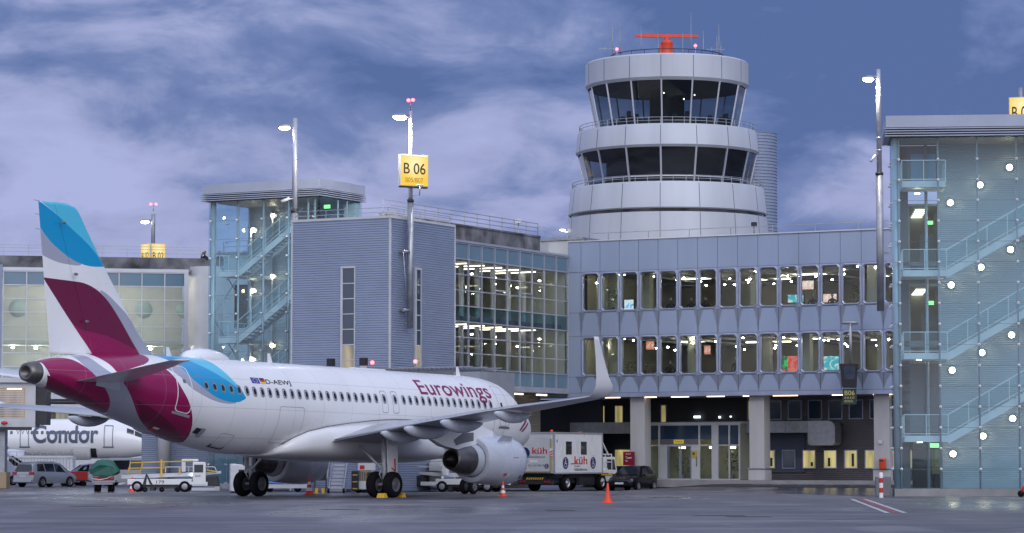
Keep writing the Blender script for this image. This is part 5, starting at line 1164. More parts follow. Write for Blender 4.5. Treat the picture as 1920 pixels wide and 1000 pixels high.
# ================================================================ masts, signs and lamps
def W3(px, py, d): return ((px-960)/5223*d, d, CAM_H+(861-py)/5223*d)   # a measured spot at distance d, as plain world metres
m_carglass = pm('car_window_glass', (.015,.02,.03), .05, 0, .05, 1., spec=.8)
m_signink = pm('sign_lettering', (.05,.035,.01), .5)
m_signpale = pm('sign_small_lettering', (.42,.28,.03), .5)
m_refl = pm('white_reflective', (.8,.8,.8), .3)
e_head = emi('floodlight_glow', (1., .95, .85), 90.)
e_headdim = emi('floodlight_glow_soft', (1., .93, .80), 20.)
def lamp_head(parent, x, z, side, glow, ln=.62):
    b = MB(); b.bar((0,0,z+.12), (side*.25,0,z+.10), .07); b.loft([[(side*(.2+ln*t), w*math.cos(q), z+h*math.sin(q) if math.sin(q) > 0 else z+.02*math.sin(q)) for q in np.linspace(0,2*PI,12,endpoint=False)] for t, w, h in ((0,.04,.1),(.15,.14,.16),(.5,.2,.17),(.85,.15,.1),(1.,.04,.03))]); hd = b.build('lamp_head', m_steel, parent)
    b = MB(); b.sphere((side*(.2+ln*.52), -.02, z-.06), (ln*.42,.20,.13), 14); b.build('lamp_glass', glow, hd); return hd
def beacons(parent, z, w=.16):
    b = MB(); b.tube([(0,0,z-.55),(0,0,z-.08)], .03, 6); b.bar((-w,0,z-.1),(w,0,z-.1),.05); st = b.build('beacon_bracket', m_steel, parent)
    for s in (-1, 1): b = MB(); b.sphere((s*w,0,z), (.10,.10,.09), 10); b.build('red_beacon', e_red, st)
def spot(name, loc, energy, rot, size=R(140)):
    l = bpy.data.lights.new(name, 'SPOT'); l.energy = energy; l.spot_size = size; l.spot_blend = .6; l.color = (1.,.92,.80); l.shadow_soft_size = .25
    o = bpy.data.objects.new(name, l); col.objects.link(o); o.location = loc; o.rotation_euler = rot; return o
# mast with the B 06 sign, bracketed off the ribbed block
q = F(.55, -19.55); m1 = thing('sign_mast', 'grey mast on the ribbed block carrying the yellow B 06 sign and a blazing lamp', 'mast', (q[0], q[1], 0), FIN_RZ, 'apron floodlight masts')
b = MB(); b.tube([(0,0,8.75),(0,0,15.6)], .165, 16); b.build('lower_tube', m_steel, m1); b = MB(); b.tube([(0,0,15.6),(0,0,17.9),(0,0,20.5)], [.125,.115,.10], 16)
for z in (18.9, 19.6): b.tube([(0,0,z),(0,0,z+.08)], .125, 16)
b.build('upper_tube', m_alu, m1); b = MB(); b.tube([(0,0,15.55),(0,0,15.7)], .185, 16); b.build('flange', m_dark, m1)
b = MB()
for z in (9.7, 12.85): b.bar((0,0,z),(-.45,0,z),.14); b.bar((-.4,-.55,z),(-.4,.3,z),.1); b.tube([(0,-.7,z),(0,.1,z)], .09, 10)
b.tube([(-.02,-.7,12.8),(-.02,-.25,9.75)], .02, 5); b.build('wall_bracket', m_steel, m1)
lh1 = lamp_head(m1, 0, 20.15, -1, e_head, .8); lh1.rotation_euler = (0,0,R(70)); lh1.scale = (1.25,1.25,1.); lh1.location = (0,0,0); beacons(m1, 21.1, .14)
b = MB(); b.bar((0,0,15.9),(.5,.1,15.9),.03); b.tube([(.5,.1,15.9),(.55,.1,16.4)], .03, 6); [b.sphere((.55+.14*math.cos(t),.1+.14*math.sin(t),16.45), .055, 8) for t in (0,2.1,4.2)]; b.build('wind_gauge', m_steel, m1)
def sign_box(name, label, loc, rz, w, h, d, rowsx, cat='sign', faces=1, group=None):
    t = thing(name, label, cat, loc, rz, group); b = MB(); b.box(-w/2-.04, w/2+.04, 0, d, -.04, h+.04); b.build('casing', m_offw, t, .015)
    b = MB(); b.box(-w/2, w/2, -.018, -.003, 0, h); fc_ = b.build('lit_face', m_signface, t)
    for body, x, z, tw, th, mt in rowsx: o = fit_text('lettering', body, tw, th, mt, fc_, .006, .008); o.location = (-w/2+x, -.022, z)
    b = MB(); b.box(-w/2, w/2, .02, d-.02, -.12, -.041); b.build('underside', m_dark, t); return t
def sign_face():
    """back-lit yellow acrylic, whiter where the tube inside sits"""
    m = emi('yellow_sign_face_lit', (1.,.62,.04), 1.); t = m.node_tree; b = t.nodes['Principled BSDF']; tc = t.nodes.new('ShaderNodeTexCoord'); sp = t.nodes.new('ShaderNodeSeparateXYZ'); t.links.new(tc.outputs['Generated'], sp.inputs[0])
    cb = t.nodes.new('ShaderNodeCombineXYZ'); t.links.new(sp.outputs[0], cb.inputs[0]); t.links.new(sp.outputs[2], cb.inputs[1])
    ds = t.nodes.new('ShaderNodeVectorMath'); ds.operation = 'DISTANCE'; t.links.new(cb.outputs[0], ds.inputs[0]); ds.inputs[1].default_value = (.5,.72,0)
    rp = t.nodes.new('ShaderNodeValToRGB'); t.links.new(ds.outputs['Value'], rp.inputs[0]); e = rp.color_ramp.elements; e[0].color = (1.,.92,.48,1); e[1].color = (1.,.58,.012,1); e[1].position = .62; t.links.new(rp.outputs[0], b.inputs['Emission Color']); return m
m_signface = sign_face()
p = Vector((q[0], q[1], 0)); sign_box('gate_sign', 'large square yellow sign lettered B 06 on the mast of the ribbed block', (p.x+.22, p.y-.22, 16.43), R(31), 1.66, 1.62, .26, [('B 06', .16, .62, 1.34, .60, m_signink), ('B05/B07', .26, .17, 1.1, .26, m_signpale)])
spot('mast_floodlight', (p.x-.6, p.y-.7, 20.0), 9000, (R(38), 0, R(8)))
# lamp mast beside the left stair tower
q = F(-8.2,-17.5); m2 = thing('lamp_mast', 'tall lamp mast with one lamp head rising behind the ribbed block', 'mast', (q[0], q[1], 0), R(5), 'apron floodlight masts')
b = MB(); b.tube([(0,0,0),(0,0,15.6)], .19, 14); b.build('lower_tube', m_steel, m2); b = MB(); b.tube([(0,0,15.6),(0,0,20.85)], [.15,.14], 14); b.build('upper_tube', m_alu, m2); b = MB(); b.tube([(0,0,15.5),(0,0,15.72)], .21, 14); b.build('flange', m_dark, m2); lamp_head(m2, 0, 20.35, -1, e_headdim, .75)
b = MB(); b.tube([(-.3,-.2,16.3),(-.75,-.3,16.1)], .09, 8); b.bar((0,0,16.3),(-.4,-.2,16.3),.04); b.build('camera', m_offw, m2)
# mast beside the right stair tower
q = W3(1652,585,152.); m3 = thing('lamp_mast', 'tall lamp mast with a bright lamp head beside the right stair tower', 'mast', (q[0], q[1], 0), 0, 'apron floodlight masts')
b = MB(); b.tube([(0,0,9.8),(0,0,17.3)], .20, 16); b.build('lower_tube', m_steel, m3); b = MB(); b.tube([(0,0,17.3),(0,0,22.2),(0,0,23.1)], [.145,.135,.11], 16)
for z in (18.6, 19.3, 21.6, 22.): b.tube([(0,0,z),(0,0,z+.05)], .15, 16)
b.build('upper_tube', m_alu, m3); b = MB(); b.tube([(0,0,17.25),(0,0,17.4)], .22, 16); b.build('flange', m_dark, m3); lamp_head(m3, 0, 22.6, -1, e_head, .72)
b = MB(); b.bar((0,0,18.0),(-.25,-.1,18.0),.035); b.tube([(-.22,-.1,18.35),(-.5,-.2,17.98)], .075, 8); b.build('camera', m_offw, m3)
b = MB()
for z in (10.2, 13.): b.bar((0,0,z),(.5,.3,z),.12)
b.build('wall_bracket', m_steel, m3); spot('mast_floodlight', (q[0]-.6, q[1]-.5, 22.3), 1500, (R(30), 0, R(-25)))
# far mast with the cube of two signs
q = W3(285,490,212.); m4 = thing('lamp_mast', 'small far mast with red beacons rising from the roof above two yellow signs', 'mast', (q[0], q[1], 0), 0, 'apron floodlight masts')
b = MB(); b.tube([(0,0,15.0),(0,0,19.6),(0,0,20.4)], [.17,.15,.15], 12); b.build('tube', m_steel, m4); lamp_head(m4, 0, 19.85, -1, e_headdim, .8); beacons(m4, 21.15, .2)
sign_box('gate_sign', 'left face of the pair of yellow signs behind the roof railing', (q[0]-.50, q[1]-.55, 16.45), R(-44), 1.05, 1.6, .2, [('B 02', .1, .42, .85, .55, m_signink)])
sign_box('gate_sign', 'right face of the pair of yellow signs behind the roof railing', (q[0]+.48, q[1]-.6, 16.45), R(30), 1.1, 1.6, .2, [('B 02', .1, .42, .88, .55, m_signink)])
q = W3(1923,215,136.); sign_box('gate_sign', 'yellow sign cut by the right edge above the stair tower roof', (q[0], q[1], 18.1), R(-20), 1.25, 1.35, .25, [('B 07', .12, .30, 1.0, .62, m_signink)]); b = MB(); b.tube([(q[0],q[1]+.4,17.8),(q[0],q[1]+.4,20.)], .1, 10); tag(b.build('sign_post', m_steel), 'short post holding the yellow sign on the right stair tower roof', 'post')
# roof bits
q = W3(972,440,176.); t = thing('roof_floodlight', 'small box lamp on a post on the glass hall roof', 'lamp', (q[0], q[1], 15.3), 0); b = MB(); b.tube([(0,0,0),(0,0,1.35)], .05, 6); b.build('post', m_steel, t); b = MB(); b.box(-.18,.18,-.12,.12,1.35,1.6); b.build('lamp_box', m_offw, t)
q = F(12.0, .4); t = thing('roof_floodlight', 'dark floodlight on the roof edge in front of the control tower', 'lamp', (q[0], q[1], 14.8), FIN_RZ); b = MB(); b.tube([(0,0,0),(0,0,.45)], .035, 6); b.build('post', m_steel, t); b = MB(); b.box(-.14,.14,-.12,.14,.42,.70); b.build('lamp_box', m_dark, t, .02)
# docking guidance unit
q = F(18.42, -1.1); t = thing('docking_display', 'black docking guidance box hanging before the facade with the plate B06 below it', 'display', (q[0], q[1], 0), FIN_RZ+R(20))
b = MB(); b.tube([(.1,0,9.45),(.1,0,7.1)], .09, 10); b.tube([(-.35,0,9.42),(.55,0,9.42)], .10, 10); b.bar((.1,.0,9.42),(.1,1.2,9.42),.1); b.build('hanger', m_steel, t)
b = MB(); b.hexa([(-.36,-.3,5.75),(.44,-.3,5.75),(.40,.3,5.75),(-.36,.3,5.75),(-.52,-.42,7.1),(.52,-.42,7.1),(.46,.3,7.1),(-.46,.3,7.1)]); b.build('housing', m_ink, t, .03)
b = MB(); b.hexa([(-.22,-.36,6.2),(.34,-.36,6.2),(.34,-.33,6.2),(-.22,-.33,6.2),(-.30,-.44,6.95),(.38,-.44,6.95),(.38,-.40,6.95),(-.30,-.40,6.95)]); b.build('screen', pm('display_glass', (.05,.065,.10), .15, 0, .2, 2.), t)
b = MB(); b.box(-.34,.42,-.28,-.2,4.82,5.68); pl_ = b.build('plate', m_ink, t); b = MB()
for a in ((-.34,.42,5.66,5.69),(-.34,.42,4.81,4.84),(-.35,-.33,4.82,5.68),(.41,.43,4.82,5.68)): b.box(a[0],a[1],-.295,-.28,a[2],a[3])
b.build('plate_edge', m_green, pl_); e_let = emi('plate_lettering', (.75,.72,.22), .42)
for body, w, h, z in (('B06', .56, .26, 5.32), ('B 05 B 07', .56, .11, 5.12), ('EDDL', .5, .11, 4.93)): o = fit_text('lettering', body, w, h, e_let, pl_, .004); o.location = (-.24, -.285, z)
# on the pillars
q = F(4.05, .02); t = thing('red_sign', 'red sign lettered Tower on the pillar left of the entrance', 'sign', (q[0], q[1], 1.36), FIN_RZ); b = MB(); b.box(-.37,.37,-.06,.0,0,.80); b.build('panel', pm('sign_red', (.20,.008,.03), .4), t)
for body, w, h, z in (('Airport', .34, .10, .62), ('Tower', .40, .15, .38), ('Bar', .16, .09, .22)): o = fit_text('lettering', body, w, h, m_white, t, .004); o.location = (-.2, -.066, z)
q = F(19.92, .1); t = thing('waste_bin', 'small orange bin fixed to the pillar beside the stair tower', 'bin', (q[0], q[1], 1.15), FIN_RZ); b = MB(); b.loft([[(r*math.copysign(abs(math.cos(a))**.5, math.cos(a)), r*.7*math.copysign(abs(math.sin(a))**.5, math.sin(a)), z) for a in np.linspace(0,2*PI,20,endpoint=False)] for r, z in ((.13,0),(.17,.06),(.18,.5),(.19,.62))]); b.build('shell', m_orange, t); b = MB(); b.box(-.12,.12,-.148,-.13,.46,.54); b.build('slot', m_ink, t)
q = F(19.75, .22); b = MB(); b.box(-.12,.12,0,.04,0,.2); o = b.build('pillar_notice', m_offw); o.location = (q[0], q[1], 2.6); o.rotation_euler = (0,0,FIN_RZ); tag(o, 'small pale notice above the orange bin on the pillar', 'notice')
# red and white bollard
q = W3(1650,933,125.5); t = thing('bollard', 'red and white banded post in front of the stair tower', 'bollard', (q[0], q[1], gz(q[0],q[1])), 0); b = MB()
for k in range(5): b.lathe([(.09,k*.22),(.09,(k+1)*.22)], 16, mat=k % 2)
b.lathe([(.09,1.1),(.05,1.13),(.01,1.135)], 16, mat=0); b.build('post', [m_refl, m_red], t)
# traffic cones
def cone(px, py, d, label, h, white=True):
    X = (px-960)/5223*d; t = thing('traffic_cone', label, 'traffic cone', (X, d, gz(X, d)), 0, 'traffic cones on the apron'); s = h/.75
    b = MB(); b.box(-.22*s,.22*s,-.22*s,.22*s,0,.045*s); b.build('base', m_orange, t, .01)
    b = MB(); pr = [(.165,.045),(.13,.17),(.10,.30),(.075,.42),(.055,.54),(.03,.73),(.012,.75)]
    for (r0,z0),(r1,z1),mt in zip(pr[:-1], pr[1:], (0,1,0,1,0,0) if white else (0,0,0,0,0,0)): b.lathe([(r0*s,z0*s),(r1*s,z1*s)], 18, mat=mt)
    b.build('cone_body', [m_orange, m_refl], t)
cone(250, 921, 150.5, 'striped cone at the rear wheel of the white belt loader', .82); cone(581, 928, 135, 'striped cone under the fuselage right of the far main wheels', .88); cone(943, 931, 129, 'cone with a white band below the nose beside the engine', .72); cone(1139, 943.5, 109.5, 'plain orange cone standing alone in front of the black car', .80, False)
# chocks and tow cover
for i, (a, lab) in enumerate(((.72,'yellow wheel chock behind the near main wheel'),(-.72,'yellow wheel chock in front of the near main wheel'))):
    c, s = math.cos(TH), math.sin(TH); X = -8.96-a*c+4.2*s; Y = 128-a*s-4.2*c; b = MB(); b.prism([(-.16,0),(.16,0),(.05,.2),(-.05,.2)], 'y', -.2, .2); o = b.build('wheel_chock', m_yellow); o.location = (X, Y, 0); o.rotation_euler = (0,0,TH); tag(o, lab, 'wheel chock', 'yellow wheel chocks')
# ================================================================ road vehicles
def car(name, label, loc, rz, L, Wd, prof, paint, wheels, wr, side_win, ws, rw, van=False, group=None):
    """prof: stations along the length (x forward from the rear): (x, z_bottom, z_belt, z_roof, half width at belt, half width at roof)"""
    t = thing(name, label, 'van' if van else 'car', loc, rz, group); b = MB(); rings = []
    for x, zb, zl, zr_, wb, wr_ in prof:
        h = [(wb*.93, zb),(wb, zb+(zl-zb)*.35),(wb*1.0, zb+(zl-zb)*.75),(wb*.97, zl),(wr_+.0, zr_-.10*(zr_-zl)),(wr_*.85, zr_)]
        rings.append([(x, -y, z) for y, z in h]+[(x, y, z) for y, z in h[::-1]])
    b.loft(rings); body_ = b.build('body', paint, t); es = body_.modifiers.new('es', 'EDGE_SPLIT'); es.split_angle = R(38)
    def at(x, k):   # belt-to-roof position on the side
        P = np.array(prof); f = [float(np.interp(x, P[:,0], P[:,i])) for i in range(1, 6)]; zl, zr_ = f[1], f[2]; z0, z1 = zl, zr_-.10*(zr_-zl)
        return (f[3]*.97+(f[4]-f[3]*.97)*k, z0+(z1-z0)*k)
    for s in (1, -1):
        for (xa, xb, xc, xd) in side_win:   # bottom rear, bottom front, top front, top rear
            b = MB(); v = []
            for x, k in ((xa,.10),(xb,.10),(xc,.90),(xd,.90)): y, z = at(x, k); v.append((x, s*(y+.012), z))
            b.add(v, [(0,1,2,3)]); b.build('side_window', m_carglass, t)
    for nm, (x0, x1) in (('windscreen', ws), ('rear_window', rw)):
        b = MB(); v = []; P = np.array(prof); sg = 2.4 if nm == 'windscreen' else -1.6
        (xb, zb_), (xt, zt_) = x0, x1; wb = float(np.interp(xb, P[:,0], P[:,4]))*.86; wt = float(np.interp(xt, P[:,0], P[:,5]))*.86
        b.add([(xb+sg*.02,-wb,zb_),(xb+sg*.02,wb,zb_),(xt+sg*.02,wt,zt_),(xt+sg*.02,-wt,zt_)], [(0,1,2,3)]); b.build(nm, m_carglass, t)
    yw = max(p[4] for p in prof)
    for x in wheels:
        for s in (1, -1):
            b = MB(); b.lathe([(wr*1.22, -.03),(wr*1.22,.012),(.02,.012)], 24, (x, s*(yw-.0), wr*1.02), 'y') if False else b.lathe([(.02,0),(wr*1.16,0)], 26, (x, s*(yw+.004), wr*1.04), 'y'); b.build('wheel_arch', m_ink, t)
            b = MB(); b.lathe([(wr*.62,-.1),(wr*.9,-.11),(wr,-.07),(wr,.07),(wr*.9,.11),(wr*.62,.1)], 24, (x, s*(yw-.075), wr), 'y'); w = b.build('wheel', m_black, t)
            b = MB(); yy = s*(yw+.03); b.lathe([(wr*.66,0),(wr*.60,s*.012),(wr*.56,-s*.03)], 24, (x, yy, wr), 'y')
            for k in range(5): an = 2*PI*k/5+.3; b.bar((x+.03*math.cos(an), yy, wr+.03*math.sin(an)), (x+wr*.6*math.cos(an), yy, wr+wr*.6*math.sin(an)), .06, .02, up=(0,1,0))
            b.build('rim', m_rim, w)
    return t
def bits(t, items):
    for nm, (x0,x1,y0,y1,z0,z1), mt in items: b = MB(); b.box(x0,x1,y0,y1,z0,z1); b.build(nm, mt, t, .01)
m_silver = pm('silver_car_paint', (.44,.46,.50), .30, .45, .05, 1., coat=.5); m_blackcar = pm('black_car_paint', (.005,.006,.010), .25, 0, .1, 1., spec=.35, coat=.1); m_vanw = pm('white_van_paint', (.74,.76,.80), .3, 0, .04, 1., coat=.4); m_palecar = pm('pale_blue_car_paint', (.40,.46,.55), .3, .4, .04, 1., coat=.4)
m_tail = pm('tail_light_red', (.42,.012,.02), .2, coat=.6); m_headl = pm('headlight_glass', (.62,.66,.72), .1, .3, coat=.6); m_plate = pm('number_plate', (.65,.67,.68), .4)
MPV = [(.0,.42,.85,.90,.78,.70),(.06,.30,.98,1.06,.88,.78),(.22,.26,1.0,1.50,.905,.70),(.42,.25,1.0,1.66,.915,.68),(1.2,.24,.98,1.72,.92,.70),(2.4,.24,.96,1.71,.92,.70),(3.0,.24,.95,1.60,.92,.68),(3.55,.24,.94,1.22,.91,.72),(3.85,.25,.93,1.00,.90,.78),(4.35,.27,.82,.86,.86,.76),(4.62,.32,.68,.72,.76,.66),(4.72,.40,.56,.60,.62,.54)]
X, Y = -32.75, 187.0
t = car('parked_car', 'silver people carrier seen from its rear right corner at the left edge', (X, Y, gz(X,Y)), R(59), 4.7, 1.84, MPV, m_silver, (.95, 3.75), .335, [(.45,1.25,1.15,.6),(1.32,2.25,2.2,1.28),(2.32,3.35,2.85,2.3)], ((3.84,1.02),(3.04,1.58)), ((.04,1.06),(.20,1.52)))
bits(t, [('tail_light', (-.03,.10,-.90,-.55,.82,1.02), m_tail), ('tail_light', (-.03,.10,.55,.90,.82,1.02), m_tail), ('number_plate', (-.015,.01,-.27,.27,.66,.78), m_plate), ('bumper', (-.08,.06,-.80,.80,.34,.50), m_silver), ('wing_mirror', (3.3,3.42,-1.08,-.92,.98,1.12), m_silver), ('wing_mirror', (3.3,3.42,.92,1.08,.98,1.12), m_silver)])
X, Y = 6.75, 161.4
HATCH = [(.0,.40,.80,.84,.70,.62),(.05,.28,.92,1.0,.80,.66),(.25,.24,.94,1.26,.85,.58),(.55,.22,.93,1.42,.86,.57),(1.2,.22,.90,1.46,.865,.58),(1.9,.22,.88,1.42,.865,.58),(2.5,.22,.87,1.14,.86,.62),(2.85,.23,.86,.92,.85,.72),(3.4,.25,.76,.80,.82,.72),(3.75,.29,.64,.68,.73,.64),(3.88,.36,.54,.58,.60,.52)]
t = car('parked_car', 'black hatchback facing the camera beside the ambulance lift truck', (X+1.0, Y+1.5, gz(X,Y)), R(-115), 3.9, 1.73, HATCH, m_blackcar, (.75, 3.12), .30, [(.5,1.25,1.15,.7),(1.33,2.4,1.9,1.3)], ((2.86,.95),(2.0,1.40)), ((.06,1.0),(.34,1.32)))
bits(t, [('headlight', (3.55,3.74,.42,.74,.56,.68), m_headl), ('headlight', (3.55,3.74,-.74,-.42,.56,.68), m_headl), ('number_plate', (3.87,3.90,-.26,.26,.40,.51), m_plate), ('grille', (3.82,3.86,-.34,.34,.53,.60), m_ink), ('wing_mirror', (2.35,2.47,.86,1.02,.86,.98), m_blackcar), ('wing_mirror', (2.35,2.47,-1.02,-.86,.86,.98), m_blackcar), ('fog_lamp', (3.80,3.84,.42,.6,.36,.42), m_headl)])
X, Y = -30.3, 199.
t = car('parked_car', 'silver estate car half hidden behind the silver people carrier', (X+2.6, Y, gz(X,Y)), R(172), 4.5, 1.78, [(p[0]*.96, p[1], p[2]*.97, p[3]*.93, p[4]*.97, p[5]) for p in MPV], m_palecar, (.9, 3.6), .31, [(.5,1.3,1.2,.65),(1.4,2.2,2.1,1.35),(2.3,3.2,2.75,2.25)], ((3.6,1.0),(2.95,1.48)), ((.10,1.0),(.30,1.42)))
X, Y = -25.0, 196.
VAN = [(.0,.35,1.0,1.05,.82,.78),(.05,.28,1.05,1.75,.92,.80),(.2,.26,1.06,1.93,.94,.80),(1.,.26,1.06,1.97,.95,.82),(3.2,.26,1.05,1.96,.95,.82),(3.7,.26,1.04,1.82,.95,.80),(4.3,.26,1.02,1.28,.94,.80),(4.5,.28,1.0,1.08,.92,.8),(4.85,.34,.75,.8,.85,.76),(4.95,.42,.6,.64,.7,.6)]
t = car('parked_van', 'white minibus with dark windows behind the green covered cart', (X, Y, gz(X,Y)), R(160), 4.9, 1.9, VAN, m_vanw, (.95, 3.95), .33, [(.3,1.5,1.5,.35),(1.6,2.9,2.9,1.6),(3.0,4.0,3.6,3.0)], ((4.35,1.12),(3.72,1.78)), ((.01,1.15),(.06,1.70)), True)
bits(t, [('tail_light', (-.03,.06,-.93,-.78,.95,1.4), m_tail), ('tail_light', (-.03,.06,.78,.93,.95,1.4), m_tail)])
X, Y = -24.1, 193.5
t = car('parked_car', 'pale blue saloon behind the yellow rails of the belt loader', (X-1.6, Y, gz(X,Y)), R(-12), 4.4, 1.75, [(p[0]*1.12, p[1], p[2], p[3]*.98, p[4], p[5]) for p in HATCH], m_palecar, (.85, 3.5), .31, [(.6,1.4,1.3,.8),(1.5,2.7,2.15,1.45)], ((3.1,.95),(2.25,1.36)), ((.12,.98),(.42,1.30)))
X, Y = -36.6, 197.
t = car('parked_van', 'white car with a glowing red tail lamp behind the bridge column', (X-2.6, Y+1.5, gz(X,Y)), R(48), 4.4, 1.8, VAN, m_vanw, (.95, 3.95), .33, [(.3,1.5,1.5,.35)], ((4.35,1.12),(3.72,1.78)), ((.04,1.15),(.1,1.72)), True)
bits(t, [('tail_light', (-.03,.06,-.93,-.78,.95,1.25), emi('lit_tail_lamp', (1.,.08,.08), 5.))])
X, Y = -30.6, 195.
t = thing('luggage_trolley', 'red box trolley between the silver cars and the green covered cart', 'trolley', (X, Y, gz(X,Y)), R(20)); b = MB(); b.box(-.9,.9,-.5,.5,.42,1.02); b.build('box', m_red, t, .03); b = MB(); b.box(-.95,.95,-.55,.55,.34,.42); b.bar((.95,0,.38),(1.6,0,.3),.06); b.build('chassis', m_dark, t)
for x in (-.65,.65):
    for s in (1,-1): b = MB(); b.lathe([(.02,-.06),(.17,-.06),(.17,.06),(.02,.06)], 16, (x,s*.42,.17), 'y'); b.build('wheel', m_black, t)
# covered baggage cart
X, Y = -22.05, 150.8
t = thing('baggage_cart', 'baggage cart under a bulging green tarpaulin with red lights', 'baggage cart', (X, Y, gz(X,Y)), R(6))
b = MB(); b.box(-.62,.62,0,2.8,.52,.62); b.box(-.62,-.57,0,.06,.62,1.1); b.box(.57,.62,0,.06,.62,1.1); b.bar((-.6,.02,1.05),(.6,.02,1.05),.05); b.bar((-.6,.02,.85),(.6,.02,.85),.04); b.box(-.5,.5,.05,2.7,.40,.52); b.build('frame', m_steel, t)
b = MB(); b.box(-.56,.56,.03,.09,.62,.98); b.build('tailboard', pm('dull_red_board', (.26,.02,.02), .5, 0, .15, 3.), t); b = MB(); b.box(-.34,-.06,-.01,.025,1.02,1.12); b.build('number_plate', m_plate, t)
for x in (-.44,.36): b = MB(); b.box(x,x+.14,-.02,.02,.70,.82); b.build('tail_light', m_tail, t)
b = MB(); b.tube([(-.6,-.04,.72),(-.2,-.07,.66),(.2,-.05,.74),(.62,-.02,.98)], .022, 6); b.build('strap', m_refl, t)
rr = random.Random(4); b = MB(); rings = []
for k in range(13):
    y = -.1+3.0*k/12; hh = .66+.10*math.sin(k*1.3)-(.25 if k in (0,12) else 0)-.08*rr.random()-.12*(k in (1, 11)); ring = []
    for j in range(22):
        a = 2*PI*j/22; w = .74+.07*math.sin(a*5+k); sn = math.sin(a); fo = .045*math.sin(a*9+k*1.7)+.03*math.sin(a*5-k); zz = 1.08+(hh*max(0, sn)**1.25 if sn > 0 else .22*sn)+.5*fo; ring.append(((w+fo)*math.copysign(abs(math.cos(a))**.7, math.cos(a))*(1-.12*max(0, sn)), y+.05*math.sin(a*6), zz))
    rings.append(ring)
b.loft(rings); b.build('tarpaulin', m_green, t)
for y in (.45, 2.3):
    for x in (-.45,-.28,.28,.45): b = MB(); b.lathe([(.02,-.06),(.2,-.06),(.2,.06),(.02,.06)], 16, (x,y,.2), 'x'); b.build('wheel', m_black, t)
